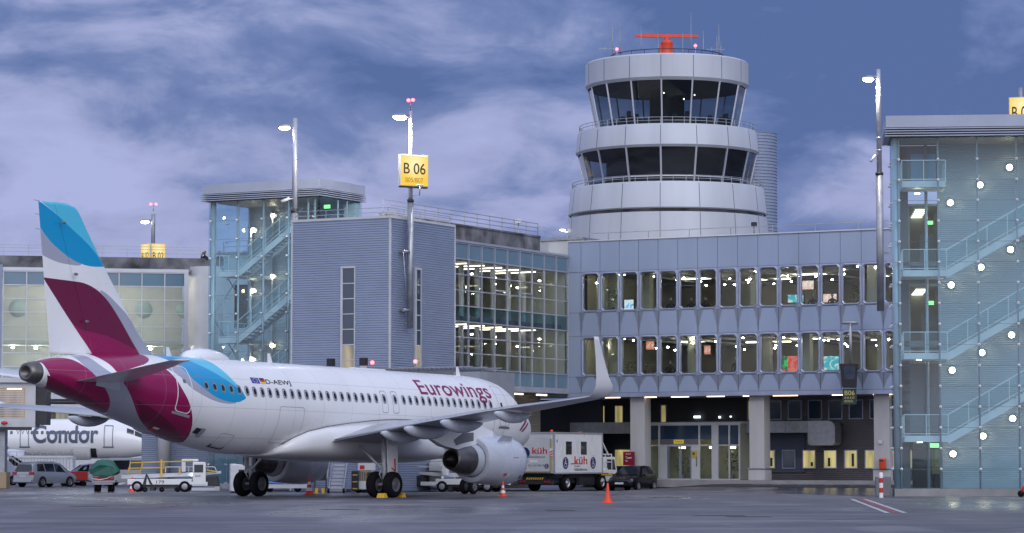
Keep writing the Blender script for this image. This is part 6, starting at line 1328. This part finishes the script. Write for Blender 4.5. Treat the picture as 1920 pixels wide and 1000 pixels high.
# belt loader: x forward, near side at y = -.8
def loader(loc, rz, label, copy=None):
    t = thing('belt_loader', label, 'belt loader', loc, rz, 'belt loaders at the airliner')
    b = MB(); b.box(0,3.45,-.8,.8,.40,.70); b.box(3.45,4.3,-.8,.8,.34,.55); b.bar((-.1,0,.5),(-.55,0,.42),.1); b.build('chassis', m_white, t, .02)
    b = MB(); b.box(.1,3.4,-.72,.72,.26,.40); b.box(1.2,1.45,-.78,.78,.08,.26); b.box(2.5,2.75,-.78,.78,.08,.26); b.build('underframe', m_dark, t)
    b = MB(); b.hexa([(-.35,-.45,.72),(3.6,-.45,.86),(3.6,.45,.86),(-.35,.45,.72),(-.35,-.45,.94),(3.6,-.45,1.06),(3.6,.45,1.06),(-.35,.45,.94)]); b.hexa([(3.6,-.45,.86),(5.0,-.45,1.0),(5.0,.45,1.0),(3.6,.45,.86),(3.6,-.45,1.06),(5.0,-.45,1.14),(5.0,.45,1.14),(3.6,.45,1.06)]); b.build('conveyor', m_offw, t)
    b = MB(); b.hexa([(-.3,-.38,.945),(4.9,-.38,1.145),(4.9,.38,1.145),(-.3,.38,.945),(-.3,-.38,.96),(4.9,-.38,1.16),(4.9,.38,1.16),(-.3,.38,.96)]); b.build('belt', m_black, t)
    b = MB(); b.bar((.12,-.5,1.58),(3.5,-.5,1.68),.05); b.bar((.0,-.5,1.28),(1.75,-.5,1.32),.05); b.bar((.8,-.5,1.6),(.62,-.5,.95),.05); b.bar((1.80,-.5,.8),(1.80,-.5,1.75),.10); b.bar((1.93,-.5,1.25),(1.93,-.5,1.62),.04); b.bar((2.78,-.5,1.0),(2.78,-.5,1.34),.08); b.bar((4.1,-.5,1.22),(4.75,-.5,1.1),.06); b.bar((0,-.5,.95),(.12,-.5,1.58),.04); b.build('yellow_rail', m_yellow, t)
    b = MB(); b.bar((1.95,.5,1.35),(4.6,.5,1.36),.04); b.bar((4.6,.5,1.36),(4.75,.5,1.05),.04); b.bar((1.95,.5,1.35),(1.95,.5,.95),.04); b.bar((3.2,.5,1.35),(3.2,.5,1.0),.04); b.build('white_rail', m_white, t)
    b = MB(); b.prism([(3.5,.40),(4.2,.40),(4.2,1.55),(4.12,1.62),(3.5,1.62)], 'y', -.82, -.30); cb = b.build('cab', m_white, t, .03); b = MB(); b.box(3.58,4.06,-.835,-.82,1.06,1.48); b.box(4.2,4.215,-.76,-.36,1.06,1.5); b.build('cab_window', m_carglass, cb)
    b = MB(); b.box(2.83,3.72,.25,.85,1.64,1.78); b.box(2.83,3.05,.3,.82,.9,1.64); b.box(3.05,3.7,.3,.36,.95,1.05); b.build('canopy', m_white, t, .02)
    b = MB(); b.hexa([(4.2,-.7,.36),(4.9,-.7,.30),(4.9,.7,.30),(4.2,.7,.36),(4.2,-.7,.86),(4.78,-.7,.86),(4.78,.7,.86),(4.2,.7,.86)]); b.build('engine_hood', m_dark, t, .03)
    b = MB(); b.box(3.45,4.95,-.86,-.72,.08,.24); b.box(4.7,4.95,-.86,.86,.1,.30); b.build('bumper', m_alu, t); b = MB(); b.prism([(.82,.42),(1.0,.42),(1.06,.95),(1.0,.98)], 'y', -.83, -.8); b.prism([(1.35,.42),(1.22,.42),(1.0,.95),(1.06,.98)], 'y', -.83, -.8); b.build('prop', m_dark, t)
    for x in (.52, 3.07):
        for s in (1,-1):
            b = MB(); b.lathe([(.16,-.1),(.27,-.1),(.3,-.05),(.3,.05),(.27,.1),(.16,.1)], 22, (x,s*.76,.3), 'y'); w = b.build('wheel', m_black, t); b = MB(); b.lathe([(.18,0),(.14,s*.03),(.05,s*.02),(.01,s*.03)], 18, (x,s*.85,.3), 'y'); b.build('rim', m_steel, w)
    for x in (.95,1.85,2.7): b = MB(); b.lathe([(.02,-.05),(.14,-.05),(.14,.05),(.02,.05)], 14, (x,-.8,.14), 'y'); b.build('castor', m_black, t)
    o = fit_text('lettering', '179', .42, .17, m_ink, t); o.location = (1.55,-.805,.46); o = fit_text('lettering', 'AHS', .3, .1, m_ink, cb); o.location = (3.62,-.824,.82)
    b = MB(); b.sphere((3.42,-.55,.93), .06, 8); b.build('work_lamp', emi('loader_lamp', (.9,1.,1.), 8.), t)
    return t
l1 = loader((-20.75, 151.2, gz(-20.8,151.)), R(3), 'white belt loader numbered 179 with yellow rails behind the tail')
l2 = copy_tree(l1); l2.location = (-.6, 150.5, gz(-2,150.5)); l2.rotation_euler = (0,0,R(163)); l2['label'] = 'second belt loader partly hidden behind the near engine'
# ambulance lift truck: y forward, x to the right
X, Y = 1.24, 157.6
t = thing('lift_truck', 'white high lift ambulance truck with red script and wheelchair signs', 'truck', (X, Y, gz(X,Y)), FIN_RZ)
b = MB(); b.box(-1.25,1.25,.05,6.05,1.02,3.30); b.build('box_body', m_white, t, .03); b = MB()
for x, y in ((-1.25,.05),(1.25,.05),(1.25,6.05),(-1.25,6.05)): b.box(x-.05,x+.05,y-.05,y+.05,1.0,3.33)
for x in (-1.25,1.25): b.box(x-.05,x+.05,.1,6.,3.27,3.34); b.box(x-.05,x+.05,.1,6.,.98,1.06)
b.box(-1.2,1.2,.0,.1,3.24,3.34); b.build('edge_trim', m_alu, t)
b = MB(); b.box(-1.08,1.08,-.10,.0,1.12,2.95); tl = b.build('tail_lift', m_offw, t, .02); b = MB()
for a in ((-1.1,1.1,1.08,1.13),(-1.12,-1.07,1.1,2.96),(1.07,1.12,1.1,2.96)): b.box(a[0],a[1],-.115,-.0,a[2],a[3])
b.build('yellow_edge', pm('dull_yellow_paint', (.40,.30,.10), .6), tl); b = MB(); b.box(-1.08,1.08,-.012,.04,2.97,3.22); b.build('upper_panel', m_offw, t)
b = MB(); b.box(-.85,.85,.2,7.4,.45,.72); b.box(-1.1,1.1,.1,.35,.40,.62); b.box(1.0,1.2,3.3,5.2,.35,.75); b.box(-1.2,-1.,3.3,5.2,.35,.75); b.box(-1.0,1.0,.5,5.9,.74,1.0); b.build('chassis', m_dark, t)
b = MB()
for k in range(8): b.hexa([(-.55+.14*k,.08,.66),(-.48+.14*k,.08,.66),(-.48+.14*k,.10,.66),(-.55+.14*k,.10,.66),(-.49+.14*k,.08,.78),(-.42+.14*k,.08,.78),(-.42+.14*k,.10,.78),(-.49+.14*k,.10,.78)])
b.build('hazard_stripes', m_yellow, t); b = MB(); b.box(-.62,.66,.11,.14,.63,.81); b.build('hazard_board', m_ink, t)
for x in (-.95,-.72,.62,.85): b = MB(); b.box(x,x+.14,.05,.1,.50,.60); b.build('tail_light', m_tail, t)
for y in (1.9, 6.3):
    for s in (1,-1):
        b = MB(); b.lathe([(.27,-.2),(.44,-.2),(.48,-.1),(.48,.1),(.44,.2),(.27,.2)], 26, (s*.98,y,.48), 'x'); w = b.build('wheel', m_black, t); b = MB(); b.lathe([(.28,s*.17),(.24,s*.1),(.1,s*.12),(.08,s*.2),(.01,s*.2)], 20, (s*.98,y,.48), 'x'); b.build('rim', m_rim, w); b = MB(); b.lathe([(.52,-.22),(.56,-.22),(.56,.24),(.52,.24)], 20, (s*.98,y,.48), 'x', a0=0, a1=PI) if False else b.box(s*.98-.22,s*.98+.24,y-.62,y+.62,.98,1.01); b.build('mudguard', m_dark, t)
b = MB(); b.prism([(6.2,.5),(8.2,.5),(8.25,1.2),(8.0,1.95),(6.2,1.95)], 'x', -1.15, 1.15); cb = b.build('cab', m_white, t, .05); b = MB(); b.prism([(6.9,1.2),(8.05,1.2),(7.85,1.8),(6.9,1.8)], 'x', 1.151, 1.165); b.build('cab_window', m_carglass, cb)
b = MB(); b.box(-1.0,1.2,6.1,7.6,1.0,1.2); b.build('front_platform', m_white, t); b = MB(); b.box(-1.,1.2,6.1,7.6,.88,.99); b.build('platform_edge', m_yellow, t); b = MB()
for s in (-1.,1.15): b.bar((s,6.08,3.0),(s,7.1,2.05),.07); b.bar((s,6.1,2.1),(s,7.5,2.1),.06); b.bar((s,6.1,1.65),(s,7.5,1.65),.05); b.bar((s,7.5,1.2),(s,7.5,2.1),.06); b.bar((s,6.15,1.7),(s,7.0,1.2),.05); b.bar((s,6.7,1.2),(s,6.7,2.1),.05)
b.build('platform_railing', m_white, t)
for y in (1.85, 3.72):
    b = MB(); b.box(1.255,1.27,y-.36,y+.36,2.08,2.82); b.build('side_window', m_pane, t, .05)
m_navy = pm('navy_sign', (.015,.03,.12), .4); m_redl = pm('red_script', (.60,.015,.02), .4); m_grl = pm('grey_lettering', (.22,.24,.30), .5)
def side_text(body, y, z, w, h, mt, name='lettering'): o = fit_text(name, body, w, h, mt, t, .006, .01); o.location = (1.262, y, z); o.rotation_euler = (0,0,PI/2)
def rear_text(body, x, z, w, h, mt): o = fit_text('lettering', body, w, h, mt, tl, .006, .01); o.location = (x, -.112, z)
side_text('küh', 2.55, 1.52, 1.6, .46, m_redl); side_text('SECURITY', 2.55, 1.38, .7, .08, m_grl); side_text('Rollstuhlservice', 2.55, 1.16, 1.6, .16, m_grl); side_text('6', .35, 2.75, .14, .22, m_grl)
b = MB(); b.bar((1.266,2.1,1.56),(1.266,2.8,1.56),.012,.05); b.build('red_underline', m_redl, t)
rear_text('küh', -.05, 2.12, .95, .36, m_redl); rear_text('Rollstuhlservice', -.35, 1.9, 1.1, .12, m_grl); rear_text('0211 421 280 70', -.3, 1.42, 1.0, .1, m_grl); b = MB(); b.box(-.2,.3,-.118,-.11,1.62,1.78); b.build('white_sticker', m_white, tl)
def wheelchair(parent, conv):
    """white wheelchair user on a navy disc"""
    b = MB(); b.add([conv(.34*math.cos(a),.34*math.sin(a),.0) for a in np.linspace(0,2*PI,28,endpoint=False)], [tuple(range(28))], 0)
    def seg(p, q_, w):
        d = Vector((q_[0]-p[0], q_[1]-p[1])); n = Vector((-d.y, d.x)).normalized()*w/2; b.add([conv(p[0]+n.x,p[1]+n.y,.006),conv(q_[0]+n.x,q_[1]+n.y,.006),conv(q_[0]-n.x,q_[1]-n.y,.006),conv(p[0]-n.x,p[1]-n.y,.006)], [(0,1,2,3)], 1)
    seg((-.04,.14),(-.03,-.04),.06); seg((-.03,-.03),(.11,-.03),.05); seg((.10,-.03),(.15,-.18),.05); seg((-.04,.08),(.08,.08),.04)
    b.add([conv(-.05+.05*math.cos(a),.22+.05*math.sin(a),.006) for a in np.linspace(0,2*PI,12,endpoint=False)], [tuple(range(12))], 1)
    pts = [(-.02+.14*math.cos(a), -.1+.14*math.sin(a)) for a in np.linspace(R(120),R(380),12)]
    for p, q_ in zip(pts[:-1], pts[1:]): seg(p, q_, .035)
    return b.build('wheelchair_sign', [m_navy, m_white], parent, recalc=False)
for y in (1.45, 4.9): wheelchair(t, lambda u, v, o, y=y: (1.265+o, y+u, 1.6+v))
wheelchair(tl, lambda u, v, o: (-.55+u, -.112-o, 2.15+v)); wheelchair(tl, lambda u, v, o: (.86+u*.4, -.112-o, 1.42+v*.4))
b = MB(); b.sphere((.6,1.,3.42), (.1,.1,.07), 8); b.sphere((.9,4.,3.36), (.08,.08,.05), 8); b.build('orange_beacon', m_orange, t)
for x in (-1.28,1.06): b = MB(); b.hexa([(x,-.12,2.0),(x+.2,-.12,2.0),(x+.2,-.1,2.0),(x,-.1,2.0),(x,-.12,2.42),(x+.2,-.12,2.42),(x+.2,-.1,2.42),(x,-.1,2.42)]); w = b.build('warning_flag', m_white, tl); b = MB(); [b.hexa([(x,-.13,2.02+k*.14),(x+.2,-.13,2.1+k*.14),(x+.2,-.121,2.1+k*.14),(x,-.121,2.02+k*.14),(x,-.13,2.09+k*.14),(x+.2,-.13,2.17+k*.14),(x+.2,-.121,2.17+k*.14),(x,-.121,2.09+k*.14)]) for k in range(2)]; b.build('red_band', m_red, w)
# equipment under the fuselage
X, Y = -9.0, 143.2
t = thing('boarding_steps', 'silver steps with side rails standing under the belly', 'steps', (X, Y, gz(X,Y)), R(-8)); b = MB()
for k in range(9): b.box(-.32,.32,.12*k,.12*k+.16,.22+.19*k,.35+.19*k)
b.build('tread', m_alu, t); b = MB()
for s in (-.38,.38): b.bar((s,-.05,.1),(s,1.15,1.95),.07,.1); b.bar((s*1.25,-.1,.75),(s*1.25,1.0,2.2),.045); [b.bar((s*1.25,.1+.4*k,.3+.6*k),(s*1.25,.05+.4*k,.95+.52*k),.035) for k in range(3)]
b.box(-.5,.5,-.1,1.4,.08,.2); b.build('side_rail', m_steel, t)
for x in (-.4,.4): b = MB(); b.lathe([(.02,-.05),(.12,-.05),(.12,.05),(.02,.05)], 12, (x,-.05,.12), 'x'); b.build('castor', m_black, t)
b = MB(); b.box(-1.15,-.62,.2,.26,.65,1.75); b.bar((-1.17,.2,.1),(-1.17,.2,1.8),.06); b.bar((-.58,.2,.1),(-.58,.2,1.8),.05); b.build('side_board', m_dark, t); [MB().box(x,x+.15,-.1,.1,.0,.25).build('yellow_foot', m_yellow, t) for x in (-1.1,-.75)]
X, Y = -7.9, 143.6
t = thing('ground_power_unit', 'white ground power cart with yellow rails between the steps and the near wheels', 'power cart', (X, Y, gz(X,Y)), R(5)); b = MB(); b.box(-.1,.9,0,1.4,.18,.62); b.box(.0,.9,.2,1.4,1.15,1.75); b.build('housing', m_white, t, .03); b = MB(); b.box(-.35,.02,-.2,.3,.1,1.15); b.build('black_drum', m_ink, t, .05); b = MB(); [b.box(-.3,-.05,-.215,-.2,.2+.35*k,.25+.35*k) for k in range(3)]; b.build('yellow_band', m_yellow, t)
b = MB(); [b.bar((.15+.12*k,-.02,.62),(.15+.12*k,-.02,1.15),.035) for k in range(3)]; b.bar((.1,-.02,1.1),(.8,-.02,1.1),.035); b.build('yellow_rail', m_yellow, t); b = MB(); b.box(.08,.32,.185,.198,1.22,1.42); b.build('red_plate', m_red, t); b = MB(); b.tube([(.4,.1,.9),(.55,0,1.0),(.7,.05,.8),(.85,.1,.95)], .03, 6); b.build('hose', m_ink, t)
for x in (0,.8): b = MB(); b.lathe([(.02,-.06),(.18,-.06),(.18,.06),(.02,.06)], 14, (x,.1,.18), 'y'); b.build('wheel', m_black, t)
X, Y = -12.2, 150.
t = thing('covered_trailer', 'low trailer under a bright blue cover behind the far engine', 'trailer', (X, Y, gz(X,Y)), R(4)); b = MB(); b.loft([[(-.9,-.5,.52),(-.9,.5,.52),(-.9,.4,.58),(-.9,-.4,.58)],[(.0,-.6,.45),(0,.6,.45),(0,.35,.72),(0,-.35,.72)],[(.75,-.6,.45),(.75,.6,.45),(.75,.2,1.05),(.75,-.2,1.05)],[(1.0,-.5,.45),(1.,.5,.45),(1.,.15,.95),(1.,-.15,.95)]], smooth=False); b.build('cover', m_blue, t); b = MB(); b.box(-1.2,1.2,-.6,.6,.22,.42); b.build('deck', m_offw, t)
for x in (-.8,.7): b = MB(); b.lathe([(.02,-.06),(.2,-.06),(.2,.06),(.02,.06)], 14, (x,-.5,.2), 'y'); b.build('wheel', m_black, t)
X, Y = -13.95, 141.5
t = thing('service_cabinet', 'white machine cabinet standing behind the far main wheels', 'cabinet', (X, Y, gz(X,Y)), R(10)); b = MB(); b.prism([(-.28,.1),(.6,.1),(.6,1.15),(.3,1.45),(-.28,1.5)], 'y', 0, 1.); b.build('housing', m_white, t, .04); b = MB(); b.box(.1,.45,-.02,.0,.95,1.2); b.build('vent', m_ink, t); b = MB(); b.box(-.25,.55,.05,.95,0,.1); b.build('base', m_dark, t)
X, Y = (1916-960)/5223*128., 128.
t = thing('tow_bar', 'red and white tow bar on a small wheel at the right edge', 'tow bar', (X, Y, 0), R(10)); b = MB(); b.lathe([(.02,-.05),(.15,-.05),(.15,.05),(.02,.05)], 16, (-.12,0,.15), 'y'); b.build('wheel', m_black, t); b = MB(); b.tube([(-.1,0,.2),(.0,0,.45),(.1,0,.5)], .06, 8); b.build('red_arm', m_red, t); b = MB(); b.tube([(0,.1,.25),(.15,.1,.7),(.5,.1,.75),(1.6,.2,.3)], .045, 8); b.build('white_bar', m_white, t)
# covered passenger stairs beside the far airliner
t = thing('passenger_stairs', 'white covered passenger stairs in front of the far airliner at left', 'stairs', (-48.2, 262., -.15), 0); b = MB(); b.prism([(-5.,1.3),(-.5,1.3),(2.6,1.2),(2.6,1.45),(-.4,3.2),(-5.,3.2)], 'y', 0, 1.8); b.build('canopy', m_white, t); b = MB(); [b.bar((-.3+.8*k,-.03,3.1-.45*k),(1.2+.8*k,-.03,1.9-.45*k),.05,.12) for k in range(2)]; b.build('canopy_stripe', m_steel, t)
b = MB(); b.box(1.,7.,0,1.5,1.0,2.2); b.build('platform', m_offw, t); b = MB(); rail(b, [(1.,-.05,2.2),(7.6,-.05,2.2)], .35, .7, (), .03); rail(b, [(1.,-.05,.9),(7.6,-.05,.9)], 1.1, .3, (), .02); b.build('fence', m_steel, t); b = MB(); b.box(-4.,6.,.1,1.4,.3,1.0); b.build('chassis', m_dark, t)
for x in (-2.5,3.5): b = MB(); b.lathe([(.02,-.1),(.4,-.1),(.4,.1),(.02,.1)], 16, (x,0,.4), 'y'); b.build('wheel', m_black, t)
# ================================================================ the far airliner
air2 = thing('airliner', 'distant white airliner with grey Condor lettering seen under the tail', 'airliner', ((304-960)/5223*300., 300., -.15), R(180)); air2.scale = (1.03, 1.03, 1.03)
def fus2(x, phi, off=0.):
    x = np.asarray(x, float); xx = np.where(x < 14, x, np.maximum(14, x-6.9)); P = fus(xx+NOSE, np.asarray(phi, float), off); P[...,0] = x; return P
A2 = np.concatenate([[0,.03,.08,.15,.25,.4,.6,.8,1.1,1.5,2.,2.6,3.2,4.,5.,6.5], np.arange(8,31,2.), np.arange(31,44.2,.8)]); P2 = np.linspace(-PI,PI,48,endpoint=False); V = [fus2(np.full(48,a), P2).tolist() for a in A2]
b = MB(); b.loft(V); b.build('fuselage', m_acw, air2)
m_slateink = pm('slate_lettering', (.075,.10,.16), .45); m_greyu = pm('grey_window_glass', (.10,.12,.15), .15)
def patch2(b, x0, x1, p0, p1, off, mat=0, n=5):
    v = []
    for p in np.linspace(p0, p1, n): v += [fus2(np.array([x0]), np.array([p]), off)[0], fus2(np.array([x1]), np.array([p]), off)[0]]
    b.add(v, [(2*i,2*i+1,2*i+3,2*i+2) for i in range(n-1)], mat, True)
for k in range(19):
    x = 7.2+.533*k
    if 13.2 < x < 14.7: continue
    b = MB(); patch2(b, x, x+.26, .23, .39, .05); b.build('cabin_window', m_greyu, air2)
for x in (4.8, 13.5):
    b = MB()
    for a in ((x,x+.06,-.4,.72),(x+.86,x+.92,-.4,.72),(x,x+.92,.70,.74),(x-.1,x+1.02,-.45,-.39)): patch2(b, *a, .055, n=9)
    b.build('cabin_door', m_slateink, air2)
b = MB(); patch2(b, 1.75, 2.6, .36, .72, .02); patch2(b, 2.7, 3.4, .38, .70, .02); b.build('cockpit_window', m_pane, air2)
def wrap2(body, x0, x1, p0, p1, mat, cap, bold=0.):
    o = text('lettering', body, 1., mat, air2, 0., bold=bold); me = o.data
    import bmesh
    bm = bmesh.new(); bm.from_mesh(me); bmesh.ops.triangulate(bm, faces=bm.faces)
    for _ in range(2): bmesh.ops.subdivide_edges(bm, edges=[e for e in bm.edges if e.calc_length() > .1], cuts=1); bmesh.ops.triangulate(bm, faces=bm.faces)
    bm.to_mesh(me); bm.free(); n = len(me.vertices); c = np.empty(n*3); me.vertices.foreach_get('co', c); c = c.reshape(-1,3); a, e = c[:,0].min(), c[:,0].max()
    me.vertices.foreach_set('co', fus2(x0+(c[:,0]-a)/(e-a)*(x1-x0), p0+c[:,1]/cap*(p1-p0), .06).ravel()); me.update()
wrap2('Condor', 13.1, 6.3, -.18, .74, m_slateink, .73, .02); wrap2('AIRBUS A321', 8.7, 6.4, -.66, -.55, m_slateink, .73)
b = MB(); patch2(b, 7.2, 8.9, -1.15, -.36, .35); patch2(b, 7.2, 8.9, -1.15, -.36, .30); b.build('cargo_door', m_acw, air2); b = MB(); patch2(b, 6.55, 7.15, -1.2, -.5, .02); b.build('cargo_hold', m_ink, air2)
for s in (1,-1):
    b = MB(); b.loft([foil((15.2,s*1.,2.95),(22.,s*1.,2.6),.13), foil((18.,s*6.4,3.4),(22.8,s*6.4,3.2),.12), foil((23.4,s*17,4.3),(25.2,s*17,4.2),.10)]); w = b.build('wing', m_wing, air2)
    c = (0, s*5.75, 1.7); b = MB(); b.lathe([(.8,16.6),(1.04,16.6),(1.15,14.6),(1.03,13.2),(.92,13.2),(.9,14.)], 28, c, 'x'); b.build('engine', m_nac, w); b = MB(); b.lathe([(.74,16.),(.7,17.),(.45,18.2),(.05,18.6)], 20, c, 'x'); b.build('exhaust_nozzle', m_exh, w)
    b = MB(); b.loft([foil((38.5,s*.3,4.9),(42.2,s*.3,4.7),.1), foil((41.6,s*6.2,5.4),(42.9,s*6.2,5.35),.09)]); b.build('tailplane', m_acw, air2)
    b = MB(); b.tube([(21.5,s*3.8,.6),(21.5,s*3.8,2.6)], .14, 10); g_ = b.build('main_landing_gear', m_gear, air2)
    for d in (.46,-.46): b = MB(); b.lathe([(.02,-.2),(.5,-.2),(.58,-.1),(.58,.1),(.5,.2),(.02,.2)], 20, (21.5,s*3.8+d,.58), 'y'); b.build('wheel', m_black, g_)
b = MB(); b.loft([foil((35.,0,5.6),(43.2,0,5.6),.1,(0,1,0)), foil((41.7,0,11.8),(44.,0,11.8),.09,(0,1,0))]); b.build('vertical_fin', m_acw, air2)
b = MB(); b.tube([(5.1,0,.4),(5.1,0,2.)], .09, 10); g_ = b.build('nose_landing_gear', m_gear, air2)
for d in (.22,-.22): b = MB(); b.lathe([(.02,-.1),(.38,-.1),(.38,.1),(.02,.1)], 16, (5.1,d,.38), 'y'); b.build('wheel', m_black, g_)
# ================================================================ people
m_coat = pm('dark_clothing', (.018,.02,.028), .8, 0, .2, 4.); m_skin = pm('skin', (.36,.22,.16), .6); m_hair = pm('dark_hair', (.02,.015,.012), .6); m_coat2 = pm('grey_clothing', (.08,.085,.10), .8, 0, .2, 4.)
def person(label, loc, rz, pose, coat=m_coat):
    """one continuous skinned body; poses: 'camera' (hands raised to the face), 'stand', 'sit'"""
    t = thing('person', label, 'person', loc, rz); sit = pose == 'sit'; hz = .48 if sit else .93
    V = [(0,0,hz),(0,0,hz+.28),(0,0,hz+.5),(0,0,hz+.58),(0,-.01,hz+.66)]; Rr = [.15,.13,.14,.055,.055]; E = [(0,1),(1,2),(2,3),(3,4)]
    def chain(root, pts, rs):
        k = root
        for p, r in zip(pts, rs): V.append(p); Rr.append(r); E.append((k, len(V)-1)); k = len(V)-1
    for s in (1,-1):
        if sit: chain(0, [(s*.1,-.02,hz-.02),(s*.12,-.42,hz),(s*.12,-.46,.08),(s*.12,-.62,.04)], (.1,.075,.05,.04))
        else: chain(0, [(s*.1,0,hz-.06),(s*.11,-.02,.5),(s*.12,.02,.08),(s*.12,-.14,.04)], (.1,.07,.05,.04))
        sh = hz+.47
        if pose == 'camera': chain(2, [(s*.2,0,sh),(s*.27,-.14,sh-.2),(s*.09,-.26,sh+.16),(s*.05,-.28,sh+.22)], (.065,.05,.04,.035))
        elif sit: chain(2, [(s*.2,0,sh),(s*.25,-.05,sh-.27),(s*.16,-.28,sh-.3),(s*.12,-.36,sh-.28)], (.065,.05,.04,.03))
        else: chain(2, [(s*.2,0,sh),(s*.26,.02,sh-.29),(s*.25,-.06,sh-.54),(s*.24,-.08,sh-.62)], (.065,.05,.04,.03))
    me = bpy.data.meshes.new('body'); me.from_pydata(V, E, []); me.materials.append(coat); o = bpy.data.objects.new('body', me); col.objects.link(o); o.parent = t
    sk = o.modifiers.new('skin', 'SKIN'); ss = o.modifiers.new('sub', 'SUBSURF'); ss.levels = 1; ss.render_levels = 1
    for i, r in enumerate(Rr): me.skin_vertices[0].data[i].radius = (r, r*.8)
    me.skin_vertices[0].data[0].use_root = True
    b = MB(); b.sphere((0,-.01,hz+.76), (.078,.095,.115), 14); b.sphere((0,-.105,hz+.75), (.016,.02,.025), 6); hd = b.build('head', m_skin, t)
    b = MB(); b.sphere((0,.015,hz+.80), (.085,.098,.10), 12); b.build('hair', m_hair, hd)
    if pose == 'camera': b = MB(); b.box(-.07,.07,-.27,-.17,hz+.70,hz+.79); b.tube([(0,-.26,hz+.74),(0,-.38,hz+.74)], .04, 10); b.build('camera', m_ink, t)
    return t
person('person in black photographing from the round terrace beside the left stair tower', (-21.3, 192.7, 14.3), R(-20), 'camera')
person('person in grey on the terrace seen through the left edge of the stair tower glass', (-20.3, 192.9, 14.3), R(30), 'stand', m_coat2)
q = F(-24.2, 3.2); person('person standing on the wing roof seen through the middle of the stair tower', (-19.4, 193.3, 14.3), R(60), 'stand', m_coat2)
for x, y, z, lab in ((6.4,.9,10.0,'person in black seated at the fifth upper window'), (7.6,1.15,10.0,'person seated behind the sixth upper window with back to the wall'), (8.6,1.0,10.0,'person seated behind the seventh upper window'), (15.4,1.0,10.0,'person seated below the hanging television'), (16.65,.9,10.0,'person seated before the white glowing upper screen'), (6.3,1.,6.3,'person seated at the fifth lower window')):
    person(lab, F(x, y, z-.1), FIN_RZ+R(25), 'sit')
person('person standing behind the eighth lower window', F(10.4, 1.3, 5.86), FIN_RZ, 'stand')
# ================================================================ markings on the apron
def mark(name, pts, w, mat, lift): o = strip(name, pts, w, mat, lift); o['kind'] = 'structure'; return o
def gp(px, py): d = CAM_H*5223/(py-861.); return ((px-960)/5223*d, d)
mark('red_stand_line', [gp(560,922.5), gp(880,924.5)], .22, m_rline, .008)
for dx_, mt, nm in ((-.28, m_line, 'white_guide_line'), (.0, m_rline, 'red_guide_line'), (.28, m_line, 'white_guide_line')):
    a, c = gp(1607,936), gp(1678,962); mark(nm, [(a[0]+dx_, a[1]), (c[0]+dx_, c[1])], .16, mt, .010)
mark('white_guide_line', [gp(1130,934.5), gp(1400,924)], .12, m_line, .009); mark('white_guide_line', [gp(500,960), gp(960,951)], .14, m_line, .009)
m_drain = pm('drain_iron', (.05,.05,.05), .6, .3, .3, 6.); m_dfr = pm('drain_frame', (.16,.15,.09), .6, 0, .3, 4.)
for px, py, n in ((1345,967,5),(1402,969,4),(640,955,4),(170,950,4),(1050,957,3)):
    X, Y = gp(px, py); b = MB(); b.box(X-.3*n/2, X+.3*n/2, Y-.3, Y+.3, gz(X,Y)+.006, gz(X,Y)+.012, 0); b.box(X-.3*n/2-.08, X-.3*n/2-.001, Y-.35, Y+.35, gz(X,Y)+.006, gz(X,Y)+.014, 1); b.box(X+.3*n/2+.001, X+.3*n/2+.08, Y-.35, Y+.35, gz(X,Y)+.006, gz(X,Y)+.014, 1)
    o = b.build('drain_cover', [m_drain, m_dfr]); o['kind'] = 'structure'
